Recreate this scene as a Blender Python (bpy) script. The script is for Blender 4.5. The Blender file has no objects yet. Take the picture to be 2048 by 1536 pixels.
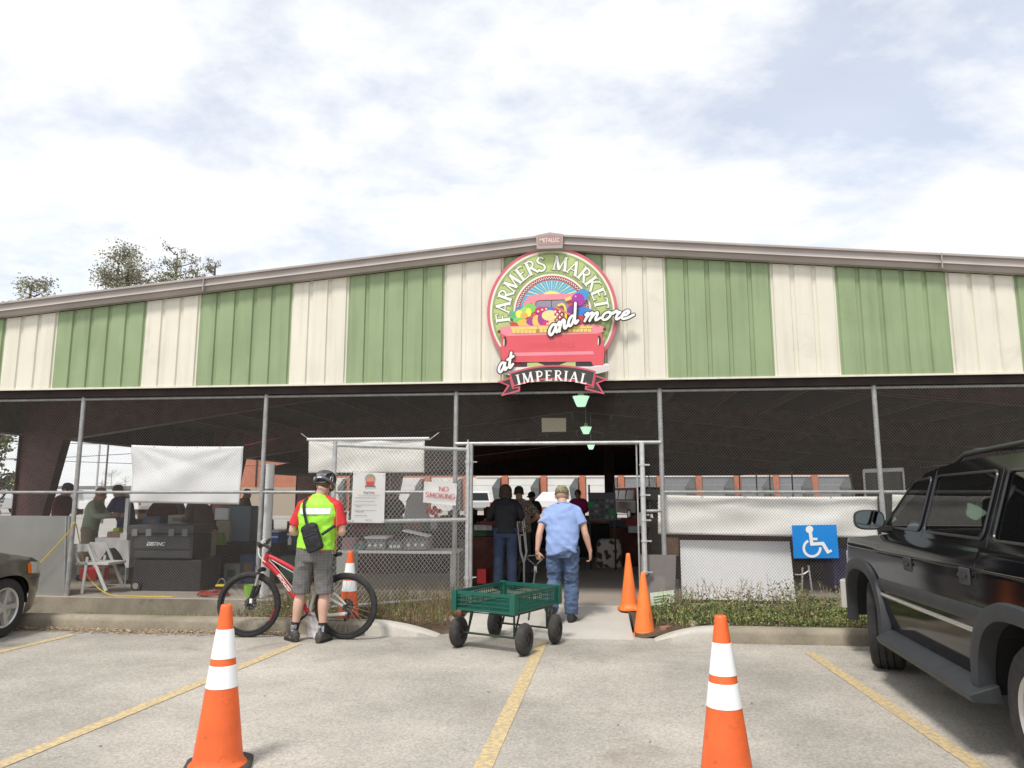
import bpy, bmesh, math, random
from mathutils import Vector, Matrix, noise, Euler
from mathutils.geometry import tessellate_polygon
R=math.radians; PI=math.pi
sc=bpy.context.scene
COL=sc.collection
# ------------------------------------------------------------------ camera
cam_d=bpy.data.cameras.new('camera'); cam=bpy.data.objects.new('camera',cam_d); COL.objects.link(cam)
YAW=R(6.2); PITCH=math.atan(222/1470.0); FPX=1470.0
cam.location=(0,0,1.55); cam.rotation_euler=(PI/2+PITCH,0,YAW)
cam_d.sensor_width=36; cam_d.lens=36*FPX/2048; cam_d.clip_end=2000; cam_d.clip_start=0.05
sc.camera=cam
# ------------------------------------------------------------------ world, sun, exposure
SUN_EL=R(58); SUN_AZ=R(-158)      # azimuth measured from +Y towards +X: behind the camera, a little to its left
w=bpy.data.worlds.new('World'); sc.world=w; w.use_nodes=True
nt=w.node_tree; nt.nodes.clear()
def wn(t,**k):
    n=nt.nodes.new(t)
    for a,b in k.items(): setattr(n,a,b)
    return n
out=wn('ShaderNodeOutputWorld'); bg=wn('ShaderNodeBackground'); bg.inputs['Strength'].default_value=0.14
sky=wn('ShaderNodeTexSky',sky_type='NISHITA',sun_disc=False); sky.sun_elevation=SUN_EL; sky.sun_rotation=SUN_AZ
sky.air_density=1.0; sky.dust_density=0.7; sky.ozone_density=2.5
tc=wn('ShaderNodeTexCoord'); sep=wn('ShaderNodeSeparateXYZ'); nt.links.new(tc.outputs['Generated'],sep.inputs[0])
def wm(op,a,b=None,clamp=False):
    n=wn('ShaderNodeMath',operation=op); n.use_clamp=clamp
    for i,v in enumerate((a,b)):
        if v is None: continue
        if isinstance(v,(int,float)): n.inputs[i].default_value=v
        else: nt.links.new(v,n.inputs[i])
    return n.outputs[0]
zz=wm('ADD',wm('MAXIMUM',sep.outputs['Z'],0.0),0.22)
cmb=wn('ShaderNodeCombineXYZ'); nt.links.new(wm('DIVIDE',sep.outputs['X'],zz),cmb.inputs[0]); nt.links.new(wm('DIVIDE',sep.outputs['Y'],zz),cmb.inputs[1])
mp=wn('ShaderNodeMapping'); nt.links.new(cmb.outputs[0],mp.inputs[0]); mp.inputs['Rotation'].default_value=(0,0,R(-38)); mp.inputs['Scale'].default_value=(1.0,1.25,1)
mp.inputs['Location'].default_value=(7.1,4.6,2.0)
n1=wn('ShaderNodeTexNoise'); n1.inputs['Scale'].default_value=2.1; n1.inputs['Detail'].default_value=8; n1.inputs['Roughness'].default_value=0.6; n1.inputs['Distortion'].default_value=0.1
nt.links.new(mp.outputs[0],n1.inputs['Vector'])
cr=wn('ShaderNodeValToRGB'); cr.color_ramp.elements[0].position=0.37; cr.color_ramp.elements[0].color=(0.55,0.55,0.55,1)
cr.color_ramp.elements[1].position=0.55; cr.color_ramp.elements[1].color=(1,1,1,1)
nt.links.new(n1.outputs[0],cr.inputs[0])
n2=wn('ShaderNodeTexNoise'); n2.inputs['Scale'].default_value=3.4; n2.inputs['Detail'].default_value=5
nt.links.new(mp.outputs[0],n2.inputs['Vector'])
cr2=wn('ShaderNodeValToRGB'); cr2.color_ramp.elements[0].position=0.35; cr2.color_ramp.elements[0].color=(5.05,5.12,5.24,1)
cr2.color_ramp.elements[1].position=0.58; cr2.color_ramp.elements[1].color=(5.5,5.55,5.6,1)
nt.links.new(n2.outputs[0],cr2.inputs[0])
mx=wn('ShaderNodeMixRGB'); nt.links.new(cr.outputs[0],mx.inputs[0]); nt.links.new(sky.outputs[0],mx.inputs[1]); nt.links.new(cr2.outputs[0],mx.inputs[2])
nt.links.new(mx.outputs[0],bg.inputs[0]); nt.links.new(bg.outputs[0],out.inputs[0])
sd=bpy.data.lights.new('sun','SUN'); sd.energy=2.2; sd.angle=R(11); sd.color=(1,0.96,0.9)
sun=bpy.data.objects.new('sun',sd); COL.objects.link(sun)
sdir=Vector((math.sin(SUN_AZ)*math.cos(SUN_EL),math.cos(SUN_AZ)*math.cos(SUN_EL),math.sin(SUN_EL)))
sun.rotation_euler=sdir.to_track_quat('Z','Y').to_euler(); sun.location=(0,-5,12)
sc.view_settings.view_transform='Standard'; sc.view_settings.look='None'; sc.view_settings.exposure=0.52; sc.view_settings.gamma=1
# ------------------------------------------------------------------ pixel helpers (photo pixels 2048x1536)
_c=Vector((0,0,1.55)); _R=Vector((math.cos(YAW),math.sin(YAW),0)); _Fh=Vector((-math.sin(YAW),math.cos(YAW),0)); _Z=Vector((0,0,1))
_F=_Fh*math.cos(PITCH)+_Z*math.sin(PITCH); _U=-_Fh*math.sin(PITCH)+_Z*math.cos(PITCH)
def ray(x,y): return _F+_R*((x-1024)/FPX)+_U*((768-y)/FPX)
def atY(x,y,Y): r=ray(x,y); return _c+r*(Y/r.y)
def atZ(x,y,z): r=ray(x,y); return _c+r*((z-1.55)/r.z)
def atP(x,y,p,n): r=ray(x,y); return _c+r*((p-_c).dot(n)/r.dot(n))
# ------------------------------------------------------------------ materials
MATS={}
def M(name,col,rough=0.6,metal=0.0,var=0.0,vs=8.0,bump=0.0,bs=60.0,spec=None,coat=0.0,emis=None,es=1.0,col2=None,alpha=None,trans=None,detail=4):
    if name in MATS: return MATS[name]
    m=bpy.data.materials.new(name); m.use_nodes=True; t=m.node_tree; b=t.nodes['Principled BSDF']
    b.inputs['Base Color'].default_value=(*col,1); b.inputs['Roughness'].default_value=rough; b.inputs['Metallic'].default_value=metal
    if spec is not None: b.inputs['Specular IOR Level'].default_value=spec
    if coat: b.inputs['Coat Weight'].default_value=coat; b.inputs['Coat Roughness'].default_value=0.04
    if emis: b.inputs['Emission Color'].default_value=(*emis,1); b.inputs['Emission Strength'].default_value=es
    if alpha is not None: b.inputs['Alpha'].default_value=alpha
    if trans is not None: b.inputs['Transmission Weight'].default_value=trans
    c=t.nodes.new('ShaderNodeTexCoord')
    if var>0 or col2:
        n=t.nodes.new('ShaderNodeTexNoise'); n.inputs['Scale'].default_value=vs; n.inputs['Detail'].default_value=detail; t.links.new(c.outputs['Object'],n.inputs['Vector'])
        r=t.nodes.new('ShaderNodeValToRGB'); r.color_ramp.elements[0].position=0.32; r.color_ramp.elements[1].position=0.68
        a=col2 if col2 else tuple(max(0,x*(1-var)) for x in col); z=col if col2 else tuple(min(1,x*(1+var)) for x in col)
        r.color_ramp.elements[0].color=(*a,1); r.color_ramp.elements[1].color=(*z,1)
        t.links.new(n.outputs[0],r.inputs[0]); t.links.new(r.outputs[0],b.inputs['Base Color'])
    if bump>0:
        n=t.nodes.new('ShaderNodeTexNoise'); n.inputs['Scale'].default_value=bs; n.inputs['Detail'].default_value=5; t.links.new(c.outputs['Object'],n.inputs['Vector'])
        bb=t.nodes.new('ShaderNodeBump'); bb.inputs['Strength'].default_value=bump; bb.inputs['Distance'].default_value=0.01
        t.links.new(n.outputs[0],bb.inputs['Height']); t.links.new(bb.outputs[0],b.inputs['Normal'])
    MATS[name]=m; return m
def grime(m,col,scale,lo,hi,amt,coord='Object',sc3=(1,1,1)):
    t=m.node_tree; b=t.nodes['Principled BSDF']; L=t.links.new; i=b.inputs['Base Color']
    c=t.nodes.new('ShaderNodeTexCoord'); mp_=t.nodes.new('ShaderNodeMapping'); mp_.inputs['Scale'].default_value=sc3; L(c.outputs[coord],mp_.inputs[0])
    n=t.nodes.new('ShaderNodeTexNoise'); n.inputs['Scale'].default_value=scale; n.inputs['Detail'].default_value=7; n.inputs['Roughness'].default_value=0.65; L(mp_.outputs[0],n.inputs['Vector'])
    r=t.nodes.new('ShaderNodeValToRGB'); r.color_ramp.elements[0].position=lo; r.color_ramp.elements[1].position=hi; r.color_ramp.elements[0].color=(0,0,0,1); r.color_ramp.elements[1].color=(amt,amt,amt,1); L(n.outputs[0],r.inputs[0])
    x=t.nodes.new('ShaderNodeMixRGB'); L(r.outputs[0],x.inputs[0]); x.inputs[2].default_value=(*col,1)
    if i.is_linked: L(i.links[0].from_socket,x.inputs[1])
    else: x.inputs[1].default_value=i.default_value
    L(x.outputs[0],i)
# ------------------------------------------------------------------ mesh builder
def basis(d):
    d=d.normalized(); a=Vector((0,0,1)) if abs(d.z)<0.95 else Vector((1,0,0))
    u=d.cross(a).normalized(); return u,d.cross(u).normalized()
class MB:
    def __init__(s): s.v=[]; s.f=[]; s.mi=[]; s.cur=0
    def add(s,vs,fs,):
        o=len(s.v); s.v+= [Vector(x) for x in vs]; s.f+=[tuple(i+o for i in f) for f in fs]; s.mi+=[s.cur]*len(fs); return s
    def box(s,c,size,rot=None,taper=1.0):
        c=Vector(c); hx,hy,hz=[k/2 for k in size]; vs=[]
        for z,t in ((-hz,1),(hz,taper)):
            for x,y in ((-hx,-hy),(hx,-hy),(hx,hy),(-hx,hy)):
                p=Vector((x*t,y*t,z))
                if rot is not None: p=rot@p
                vs.append(c+p)
        return s.add(vs,[(0,3,2,1),(4,5,6,7),(0,1,5,4),(1,2,6,5),(2,3,7,6),(3,0,4,7)])
    def bb(s,a,b): return s.box([(a[i]+b[i])/2 for i in range(3)],[abs(b[i]-a[i]) for i in range(3)])
    def bar(s,p0,p1,wd,h,up=(0,0,1)):
        p0=Vector(p0);p1=Vector(p1);d=(p1-p0); L=d.length; d.normalize(); x=d.cross(Vector(up))
        if x.length<1e-4: x=d.cross(Vector((1,0,0)))
        x.normalize(); y=x.cross(d); m=Matrix((x,d,y)).transposed()
        return s.box((p0+p1)/2,(wd,L,h),m)
    def cyl(s,p0,p1,r0,r1=None,n=12,caps=True):
        p0=Vector(p0);p1=Vector(p1); r1=r0 if r1 is None else r1; u,v=basis(p1-p0); vs=[];fs=[]
        for p,r in ((p0,r0),(p1,r1)):
            for i in range(n): a=2*PI*i/n; vs.append(p+(u*math.cos(a)+v*math.sin(a))*r)
        for i in range(n): j=(i+1)%n; fs.append((i,j,n+j,n+i))
        if caps: fs+= [tuple(range(n))[::-1],tuple(range(n,2*n))]
        return s.add(vs,fs)
    def tube(s,pts,r,n=8,closed=False,flat=None):
        pts=[Vector(p) for p in pts]; k=len(pts); vs=[];fs=[]
        rr=r if isinstance(r,(list,tuple)) else [r]*k
        pu=None
        for i,p in enumerate(pts):
            if closed: d=pts[(i+1)%k]-pts[i-1]
            else: d=pts[min(i+1,k-1)]-pts[max(i-1,0)]
            if d.length<1e-9: d=Vector((0,0,1))
            d.normalize()
            if pu is None: u,_=basis(d)
            else:
                u=pu-d*pu.dot(d)
                if u.length<1e-5: u,_=basis(d)
                u.normalize()
            v=d.cross(u); pu=u
            for j in range(n): a=2*PI*j/n; vs.append(p+(u*math.cos(a)+v*math.sin(a)*(flat or 1))*rr[i])
        m=k if closed else k-1
        for i in range(m):
            for j in range(n):
                a=i*n+j;b=i*n+(j+1)%n;c=((i+1)%k)*n+(j+1)%n;d=((i+1)%k)*n+j; fs.append((a,b,c,d))
        if not closed: fs+=[tuple(range(n))[::-1],tuple(range((k-1)*n,k*n))]
        return s.add(vs,fs)
    def loft(s,rings,caps=True,closed=True):
        n=len(rings[0]); vs=[Vector(p) for r in rings for p in r]; fs=[]
        for i in range(len(rings)-1):
            for j in range(n if closed else n-1):
                a=i*n+j;b=i*n+(j+1)%n; fs.append((a,b,b+n,a+n))
        if caps: fs+=[tuple(range(n))[::-1],tuple(range((len(rings)-1)*n,len(rings)*n))]
        return s.add(vs,fs)
    def lathe(s,prof,n=24,c=(0,0,0),axis='Z',caps=True):
        c=Vector(c); rings=[]
        for r,h in prof:
            ring=[]
            for i in range(n):
                a=2*PI*i/n; x,y=r*math.cos(a),r*math.sin(a)
                p=Vector((x,y,h)) if axis=='Z' else (Vector((h,x,y)) if axis=='X' else Vector((y,h,x)))
                ring.append(c+p)
            rings.append(ring)
        return s.loft(rings,caps)
    def sph(s,c,r,n=12,m=8,rot=None):
        c=Vector(c); r=Vector((r,r,r)) if isinstance(r,(int,float)) else Vector(r); rings=[]
        for i in range(m+1):
            t=PI*(i+0.02*(1 if i==0 else (-1 if i==m else 0)))/m; ring=[]
            for j in range(n):
                a=2*PI*j/n; p=Vector((r.x*math.sin(t)*math.cos(a),r.y*math.sin(t)*math.sin(a),-r.z*math.cos(t)))
                if rot is not None: p=rot@p
                ring.append(c+p)
            rings.append(ring)
        return s.loft(rings)
    def poly(s,pts,fn,th=0.0,both=False):
        """2D outline -> fn(x,y,depth) ; th>0 extrudes"""
        tri=tessellate_polygon([[Vector((p[0],p[1],0)) for p in pts]])
        n=len(pts); vs=[fn(p[0],p[1],0) for p in pts]; fs=[tuple(t) for t in tri]
        if th:
            vs+=[fn(p[0],p[1],th) for p in pts]; fs+=[tuple(i+n for i in t[::-1]) for t in tri]
            fs+=[(i,(i+1)%n,n+(i+1)%n,n+i) for i in range(n)]
        return s.add(vs,fs)
    def grid(s,fn,nu,nv):
        vs=[fn(i/nu,j/nv) for i in range(nu+1) for j in range(nv+1)]; fs=[]
        for i in range(nu):
            for j in range(nv): a=i*(nv+1)+j; fs.append((a,a+nv+1,a+nv+2,a+1))
        return s.add(vs,fs)
    def mesh(s,name,mats):
        me=bpy.data.meshes.new(name); me.from_pydata([tuple(v) for v in s.v],[],s.f); me.update()
        for m in (mats if isinstance(mats,(list,tuple)) else [mats]): me.materials.append(m)
        if any(s.mi): me.polygons.foreach_set('material_index',s.mi)
        bm=bmesh.new(); bm.from_mesh(me); bmesh.ops.recalc_face_normals(bm,faces=bm.faces); bm.to_mesh(me); bm.free()
        return me
def obj(name,mb,mat,parent=None,smooth=False,world=True,bevel=0.0,ang=35):
    me=mb.mesh(name,mat) if isinstance(mb,MB) else mb
    if not isinstance(mb,MB) and mat is not None:
        me.materials.clear(); [me.materials.append(m) for m in (mat if isinstance(mat,(list,tuple)) else [mat])]
    o=bpy.data.objects.new(name,me); COL.objects.link(o)
    if parent is not None:
        o.parent=parent
        if world: me.transform(MW(parent).inverted())
    if smooth:
        me.polygons.foreach_set('use_smooth',[True]*len(me.polygons))
        try: me.set_sharp_from_angle(angle=R(ang))
        except Exception: pass
    if bevel:
        b=o.modifiers.new('bevel','BEVEL'); b.width=bevel; b.segments=2; b.limit_method='ANGLE'; b.angle_limit=R(40)
    me.update(); return o
def MW(o):
    m=Matrix.LocRotScale(o.location,o.rotation_euler,o.scale)
    return (MW(o.parent)@m) if o.parent else m
def tag(o,label=None,cat=None,group=None,kind=None):
    if label: o['label']=label
    if cat: o['category']=cat
    if group: o['group']=group
    if kind: o['kind']=kind
    return o
def thing(name,label,cat,loc=(0,0,0),rz=0,group=None):
    o=bpy.data.objects.new(name,None); COL.objects.link(o); o.location=loc; o.rotation_euler=(0,0,rz); o.empty_display_size=0.2
    return tag(o,label,cat,group)
def struct(name,mb,mat,**k):
    o=obj(name,mb,mat,**k); o['kind']='structure'; return o
def dup(root,loc,rz,label,group=None):
    def cp(o,par):
        c=o.copy(); COL.objects.link(c); c.parent=par
        for ch in [x for x in bpy.data.objects if x.parent==o and x!=c]: cp(ch,c)
        return c
    kids=[x for x in bpy.data.objects if x.parent==root]
    r=root.copy(); COL.objects.link(r); r.location=loc; r.rotation_euler=(0,0,rz); r['label']=label
    if group: r['group']=group
    for k in kids: cp(k,r)
    return r
def text(name,s,mat,mtx,size,parent,ext=0.002,align='CENTER',shear=0.0,sx=1.0,off=0.0,world=True,spacing=1.0,lines=1.0):
    cu=bpy.data.curves.new(name,'FONT'); cu.body=s; cu.size=size; cu.extrude=ext; cu.align_x=align; cu.align_y='CENTER'; cu.shear=shear; cu.offset=off; cu.space_character=spacing; cu.space_line=lines; cu.resolution_u=3
    t=bpy.data.objects.new(name+'_tmp',cu); COL.objects.link(t)
    dg=bpy.context.evaluated_depsgraph_get(); me=bpy.data.meshes.new_from_object(t.evaluated_get(dg)); me.name=name
    bpy.data.objects.remove(t); me.transform(Matrix.Diagonal((sx,1,1,1))); me.transform(mtx)
    return obj(name,me,mat,parent,world=world)
def frame(o,x,y):
    """matrix with origin o, text x-axis x and y-axis y"""
    x=Vector(x).normalized(); y=Vector(y); z=x.cross(y).normalized(); y=z.cross(x)
    return Matrix.Translation(Vector(o))@Matrix((x,y,z)).transposed().to_4x4()
# voxel union of closed shapes -> one continuous skin
def union(mb,name,voxel=0.008,smooth=3,wr=0.0,wf=9.0,seed=0,aniso=(1,1,1)):
    me=mb.mesh(name,[]) if False else bpy.data.meshes.new(name)
    me.from_pydata([tuple(v) for v in mb.v],[],mb.f); me.update()
    bm=bmesh.new(); bm.from_mesh(me); bmesh.ops.recalc_face_normals(bm,faces=bm.faces); bm.to_mesh(me); bm.free()
    o=bpy.data.objects.new('tmp',me); COL.objects.link(o)
    m=o.modifiers.new('r','REMESH'); m.mode='VOXEL'; m.voxel_size=voxel; m.use_smooth_shade=True
    if smooth:
        k=o.modifiers.new('s','SMOOTH'); k.factor=0.5; k.iterations=smooth
    dg=bpy.context.evaluated_depsgraph_get(); r=bpy.data.meshes.new_from_object(o.evaluated_get(dg)); r.name=name
    bpy.data.objects.remove(o)
    if wr:
        off=Vector((seed*7.3,seed*3.1,seed*1.7)); nn=[v.normal.copy() for v in r.vertices]
        for v,nv in zip(r.vertices,nn):
            p=Vector((v.co.x*aniso[0],v.co.y*aniso[1],v.co.z*aniso[2]))*wf+off
            q=noise.noise(p); q2=noise.noise(p*2.3+off)
            v.co+=nv*wr*((1-abs(q)*3)*0.6+q2*0.6)
        r.update()
    return r
# ------------------------------------------------------------------ ground materials
def ground_mat(name,base,fine=0.22,big=0.12,dirt=(0.2,0.15,0.11),dirt_amt=0.35,speck=True,sc1=1.0):
    m=bpy.data.materials.new(name); m.use_nodes=True; t=m.node_tree; b=t.nodes['Principled BSDF']; L=t.links.new
    c=t.nodes.new('ShaderNodeTexCoord')
    def nz(s,d,r=0.5,dist=0):
        n=t.nodes.new('ShaderNodeTexNoise'); n.inputs['Scale'].default_value=s; n.inputs['Detail'].default_value=d; n.inputs['Roughness'].default_value=r; n.inputs['Distortion'].default_value=dist
        L(c.outputs['Object'],n.inputs['Vector']); return n.outputs[0]
    def ramp(i,p0,p1,c0,c1):
        r=t.nodes.new('ShaderNodeValToRGB'); r.color_ramp.elements[0].position=p0; r.color_ramp.elements[1].position=p1
        r.color_ramp.elements[0].color=(*c0,1); r.color_ramp.elements[1].color=(*c1,1); L(i,r.inputs[0]); return r.outputs[0]
    def mix(mode,f,a,bb):
        x=t.nodes.new('ShaderNodeMixRGB'); x.blend_type=mode
        if isinstance(f,(int,float)): x.inputs[0].default_value=f
        else: L(f,x.inputs[0])
        for k,v in ((1,a),(2,bb)):
            if isinstance(v,tuple): x.inputs[k].default_value=(*v,1)
            else: L(v,x.inputs[k])
        return x.outputs[0]
    k=ramp(nz(0.55*sc1,6,0.6),0.35,0.66,tuple(v*(1-big) for v in base),tuple(v*(1+big*0.6) for v in base))
    if speck:
        v=t.nodes.new('ShaderNodeTexVoronoi'); v.inputs['Scale'].default_value=75; L(c.outputs['Object'],v.inputs['Vector'])
        g=t.nodes.new('ShaderNodeRGBToBW'); L(v.outputs['Color'],g.inputs[0])
        k=mix('MULTIPLY',1.0,k,ramp(g.outputs[0],0.15,0.85,(1-fine*1.5,1-fine*1.5,1-fine*1.6),(1+fine,1+fine*0.95,1+fine*0.85)))
    k=mix('MULTIPLY',1.0,k,ramp(nz(38,3,0.7),0.3,0.7,(1-fine,)*3,(1+fine*0.6,)*3))
    k=mix('MIX',mix('MULTIPLY',1.0,ramp(nz(1.7*sc1,5,0.62,0.6),0.57,0.74,(0,0,0),(dirt_amt,)*3),ramp(nz(0.33*sc1,2),0.4,0.6,(0.1,)*3,(1,)*3)),k,dirt)
    L(k,b.inputs['Base Color']); b.inputs['Roughness'].default_value=0.92; b.inputs['Specular IOR Level'].default_value=0.25
    bp=t.nodes.new('ShaderNodeBump'); bp.inputs['Strength'].default_value=0.5; bp.inputs['Distance'].default_value=0.006
    L(nz(70,4,0.7),bp.inputs['Height']); L(bp.outputs[0],b.inputs['Normal'])
    return m
m_asph=ground_mat('asphalt',(0.435,0.402,0.355),fine=0.13,big=0.30,dirt=(0.23,0.185,0.145),dirt_amt=0.75)
m_conc=ground_mat('concrete_walk',(0.50,0.47,0.42),fine=0.07,speck=False,sc1=2)
m_kerb=ground_mat('kerb_concrete',(0.31,0.27,0.205),fine=0.12,big=0.3,speck=False,dirt=(0.11,0.085,0.06),dirt_amt=0.7,sc1=3)
m_kerbn=ground_mat('kerb_new',(0.52,0.49,0.43),fine=0.08,speck=False,sc1=3)
m_floor=ground_mat('market_floor',(0.36,0.31,0.26),fine=0.08,speck=False,dirt_amt=0.5)
m_soil=ground_mat('soil',(0.12,0.085,0.055),fine=0.35,big=0.4,speck=False,dirt=(0.04,0.03,0.02),sc1=4)
m_field=ground_mat('field',(0.14,0.14,0.08),fine=0.2,big=0.3,speck=False,sc1=0.3)
m_yard=ground_mat('yard',(0.36,0.34,0.31),fine=0.15,speck=False)
# worn yellow paint, patchy
def paint_mat():
    m=bpy.data.materials.new('line_paint'); m.use_nodes=True; t=m.node_tree; b=t.nodes['Principled BSDF']; L=t.links.new
    c=t.nodes.new('ShaderNodeTexCoord'); n=t.nodes.new('ShaderNodeTexNoise'); n.inputs['Scale'].default_value=26; n.inputs['Detail'].default_value=6; n.inputs['Roughness'].default_value=0.7
    L(c.outputs['Object'],n.inputs['Vector']); r=t.nodes.new('ShaderNodeValToRGB'); r.color_ramp.elements[0].position=0.44; r.color_ramp.elements[1].position=0.58
    r.color_ramp.elements[0].color=(0.40,0.33,0.22,1); r.color_ramp.elements[1].color=(0.62,0.46,0.22,1); L(n.outputs[0],r.inputs[0]); L(r.outputs[0],b.inputs['Base Color']); b.inputs['Roughness'].default_value=0.85
    return m
m_line=paint_mat()
# ------------------------------------------------------------------ ground, lot, kerbs
XK0,XK1=-1.78,0.92     # driveway gap between the kerbs
g=MB(); g.poly([(-600,-300),(600,-300),(600,900),(-600,900)],lambda x,y,d:Vector((x,y,-0.30))); struct('ground',g,m_field)
g=MB(); g.poly([(-60,-30),(60,-30),(60,8.3),(1.25,8.3),(1.25,8.62),(0.42,8.62),(0.42,8.345),(-1.60,8.345),(-1.60,8.62),(-2.45,8.62),(-2.45,8.3),(-60,8.3)],lambda x,y,d:Vector((x,y,d)),th=-0.25); struct('parking_lot',g,m_asph)
g=MB(); g.poly([(-70,48.3),(70,48.3),(70,130),(-70,130)],lambda x,y,d:Vector((x,y,-0.02+d)),th=-0.2); struct('truck_yard',g,m_yard)
g=MB(); g.poly([(-60,10.1),(-13.75,10.1),(-13.75,48.28),(-60,48.28)],lambda x,y,d:Vector((x,y,-0.06+d)),th=-0.2); struct('side_yard',g,m_yard)
def kerb(x0,x1,n0,n1,mat,name,end=None):
    """extruded kerb with rounded top edge; end=(x,'L'/'R') tapers down to the lot"""
    prof=[(8.285,-0.1),(8.28,0.10),(8.30,0.135),(8.335,0.15),(8.46,0.152),(8.475,0.14),(8.475,-0.15)]
    m=MB(); N=24; rings=[]
    for i in range(N+1):
        x=x0+(x1-x0)*i/N; h=1.0
        if end=='R': h=math.cos(i/N*PI/2)**0.8 if i<N else 0.02
        if end=='L': h=math.sin(i/N*PI/2)**0.8 if i>0 else 0.02
        jy=0.006*noise.noise(Vector((x*1.3,0,0))); rings.append([Vector((x,y+jy,z*h if z>0 else z)) for y,z in prof])
    m.loft(rings); return struct(name,m,mat,smooth=True,ang=50)
kerb(-40,-2.55,0,0,m_kerb,'kerb'); kerb(-2.548,XK0+0.05,0,0,m_kerbn,'kerb',end='R')
kerb(XK1-0.28,1.30,0,0,m_kerbn,'kerb',end='L'); kerb(1.302,40,0,0,m_kerb,'kerb')
# walkway slab from the lot up into the gateway
WX0,WX1=-1.60,0.42
g=MB(); g.loft([[Vector((x,8.34,-0.05)),Vector((x,8.34,0.012)),Vector((x,8.9,0.035)),Vector((x,10.046,0.116)),Vector((x,10.046,-0.05))] for x in (WX0,WX1)]); struct('walkway',g,m_conc,bevel=0.006)
g=MB(); g.bb((-13.7,10.05,-0.35),(17.1,48.28,0.12)); struct('market_floor',g,m_floor,bevel=0.01)
# soil beds
def soil(x0,x1,zf,zb,name):
    m=MB()
    def fn(u,v):
        x=x0+(x1-x0)*u; y=8.47+(10.05-8.47)*v; e=min(u,1-u,v*2,(1-v)*2,0.1)*10
        zz_=zf+(zb-zf)*min(1,v*1.6); near=max(0,1-max(0,(-1.62-x if x<-1 else x-0.44))/0.85)*max(0,1-(y-8.47)/0.7)
        zz_=zz_*(1-near)-0.012*near
        return Vector((x,y,zz_+0.05*noise.noise(Vector((x*2.1,y*3.3,1)))*e+0.02*noise.noise(Vector((x*9,y*9,4)))*e))
    m.grid(fn,int(abs(x1-x0)*14),22); return struct(name,m,m_soil,smooth=True)
soil(-30,-4.3,0.12,-0.17,'planting_bed'); soil(-4.3,-1.62,0.12,0.04,'planting_bed'); soil(0.44,30,0.13,0.10,'planting_bed')
g=MB(); g.bb((-13.7,10.03,-0.34),(-4.25,10.047,0.113)); struct('slab_edge',g,m_kerb)
# stall lines
def line(p0,p1,wd=0.11,z=0.004):
    p0=Vector(p0);p1=Vector(p1); d=(p1-p0).normalized(); s=Vector((d.y,-d.x,0))*wd/2; n=40; L=[];Rr=[]
    m=MB()
    for i in range(n+1):
        p=p0.lerp(p1,i/n); j=0.006*noise.noise(Vector((p.x*3,p.y*9,0))); k=0.006*noise.noise(Vector((p.x*3+9,p.y*9,5)))
        L.append(Vector((p.x,p.y,z))+s*(1+j*8)); Rr.append(Vector((p.x,p.y,z))-s*(1+k*8))
    m.loft([L,Rr],caps=False,closed=False); return struct('parking_line',m,m_line)
line((-3.12,7.78,0),(-3.62,2.2,0)); line((-5.82,8.0,0),(-6.35,2.2,0)); line((-0.56,8.12,0),(-0.71,2.2,0)); line((2.12,7.9,0),(2.24,2.2,0)); line((4.85,7.9,0),(4.95,2.2,0))
# ------------------------------------------------------------------ market building
m_green=M('green_sheet',(0.275,0.355,0.19),rough=0.45,var=0.08,vs=1.5,bump=0.03,bs=3)
m_cream=M('cream_sheet',(0.74,0.70,0.59),rough=0.45,var=0.05,vs=1.2,bump=0.03,bs=3)
def streaks(m,amt):
    t=m.node_tree; b=t.nodes['Principled BSDF']; L=t.links.new; src=b.inputs['Base Color'].links[0].from_socket
    c=t.nodes.new('ShaderNodeTexCoord'); mp_=t.nodes.new('ShaderNodeMapping'); mp_.inputs['Scale'].default_value=(9,9,0.7); L(c.outputs['Object'],mp_.inputs[0])
    n=t.nodes.new('ShaderNodeTexNoise'); n.inputs['Scale'].default_value=1.0; n.inputs['Detail'].default_value=6; L(mp_.outputs[0],n.inputs['Vector'])
    r=t.nodes.new('ShaderNodeValToRGB'); r.color_ramp.elements[0].position=0.30; r.color_ramp.elements[1].position=0.52; r.color_ramp.elements[0].color=(1-amt,1-amt,1-amt*1.15,1); r.color_ramp.elements[1].color=(1,1,1,1); L(n.outputs[0],r.inputs[0])
    x=t.nodes.new('ShaderNodeMixRGB'); x.blend_type='MULTIPLY'; x.inputs[0].default_value=1; L(src,x.inputs[1]); L(r.outputs[0],x.inputs[2]); L(x.outputs[0],b.inputs['Base Color'])
streaks(m_green,0.13); streaks(m_cream,0.11)
grime(m_cream,(0.30,0.26,0.18),1.6,0.58,0.78,0.35); grime(m_green,(0.16,0.17,0.10),1.4,0.58,0.78,0.35)
m_taupe=M('taupe_trim',(0.40,0.35,0.325),rough=0.45,var=0.08,vs=2)
m_taupel=M('taupe_trim_light',(0.54,0.49,0.46),rough=0.4,var=0.06,vs=2)
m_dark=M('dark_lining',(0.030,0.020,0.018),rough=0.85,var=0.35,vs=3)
m_iron=M('red_iron',(0.092,0.034,0.026),rough=0.6,var=0.3,vs=4)
m_roof=M('roof_sheet',(0.5,0.5,0.5),rough=0.35,metal=0.6,var=0.1)
m_galv=M('galvanised',(0.46,0.46,0.45),rough=0.42,metal=0.35,var=0.16,vs=14)
m_galvl=M('galvanised_bright',(0.62,0.62,0.61),rough=0.35,metal=0.35,var=0.12,vs=14)
RX=-0.54; XL,XR=-13.6,17.0; SL=0.09
YF=10.0
bld=thing('market_building','long open-sided metal market shed with green and cream striped gable','building',(RX,YF,0))
def ztop(x,z0=4.95): return z0-SL*abs(x-RX)
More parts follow.
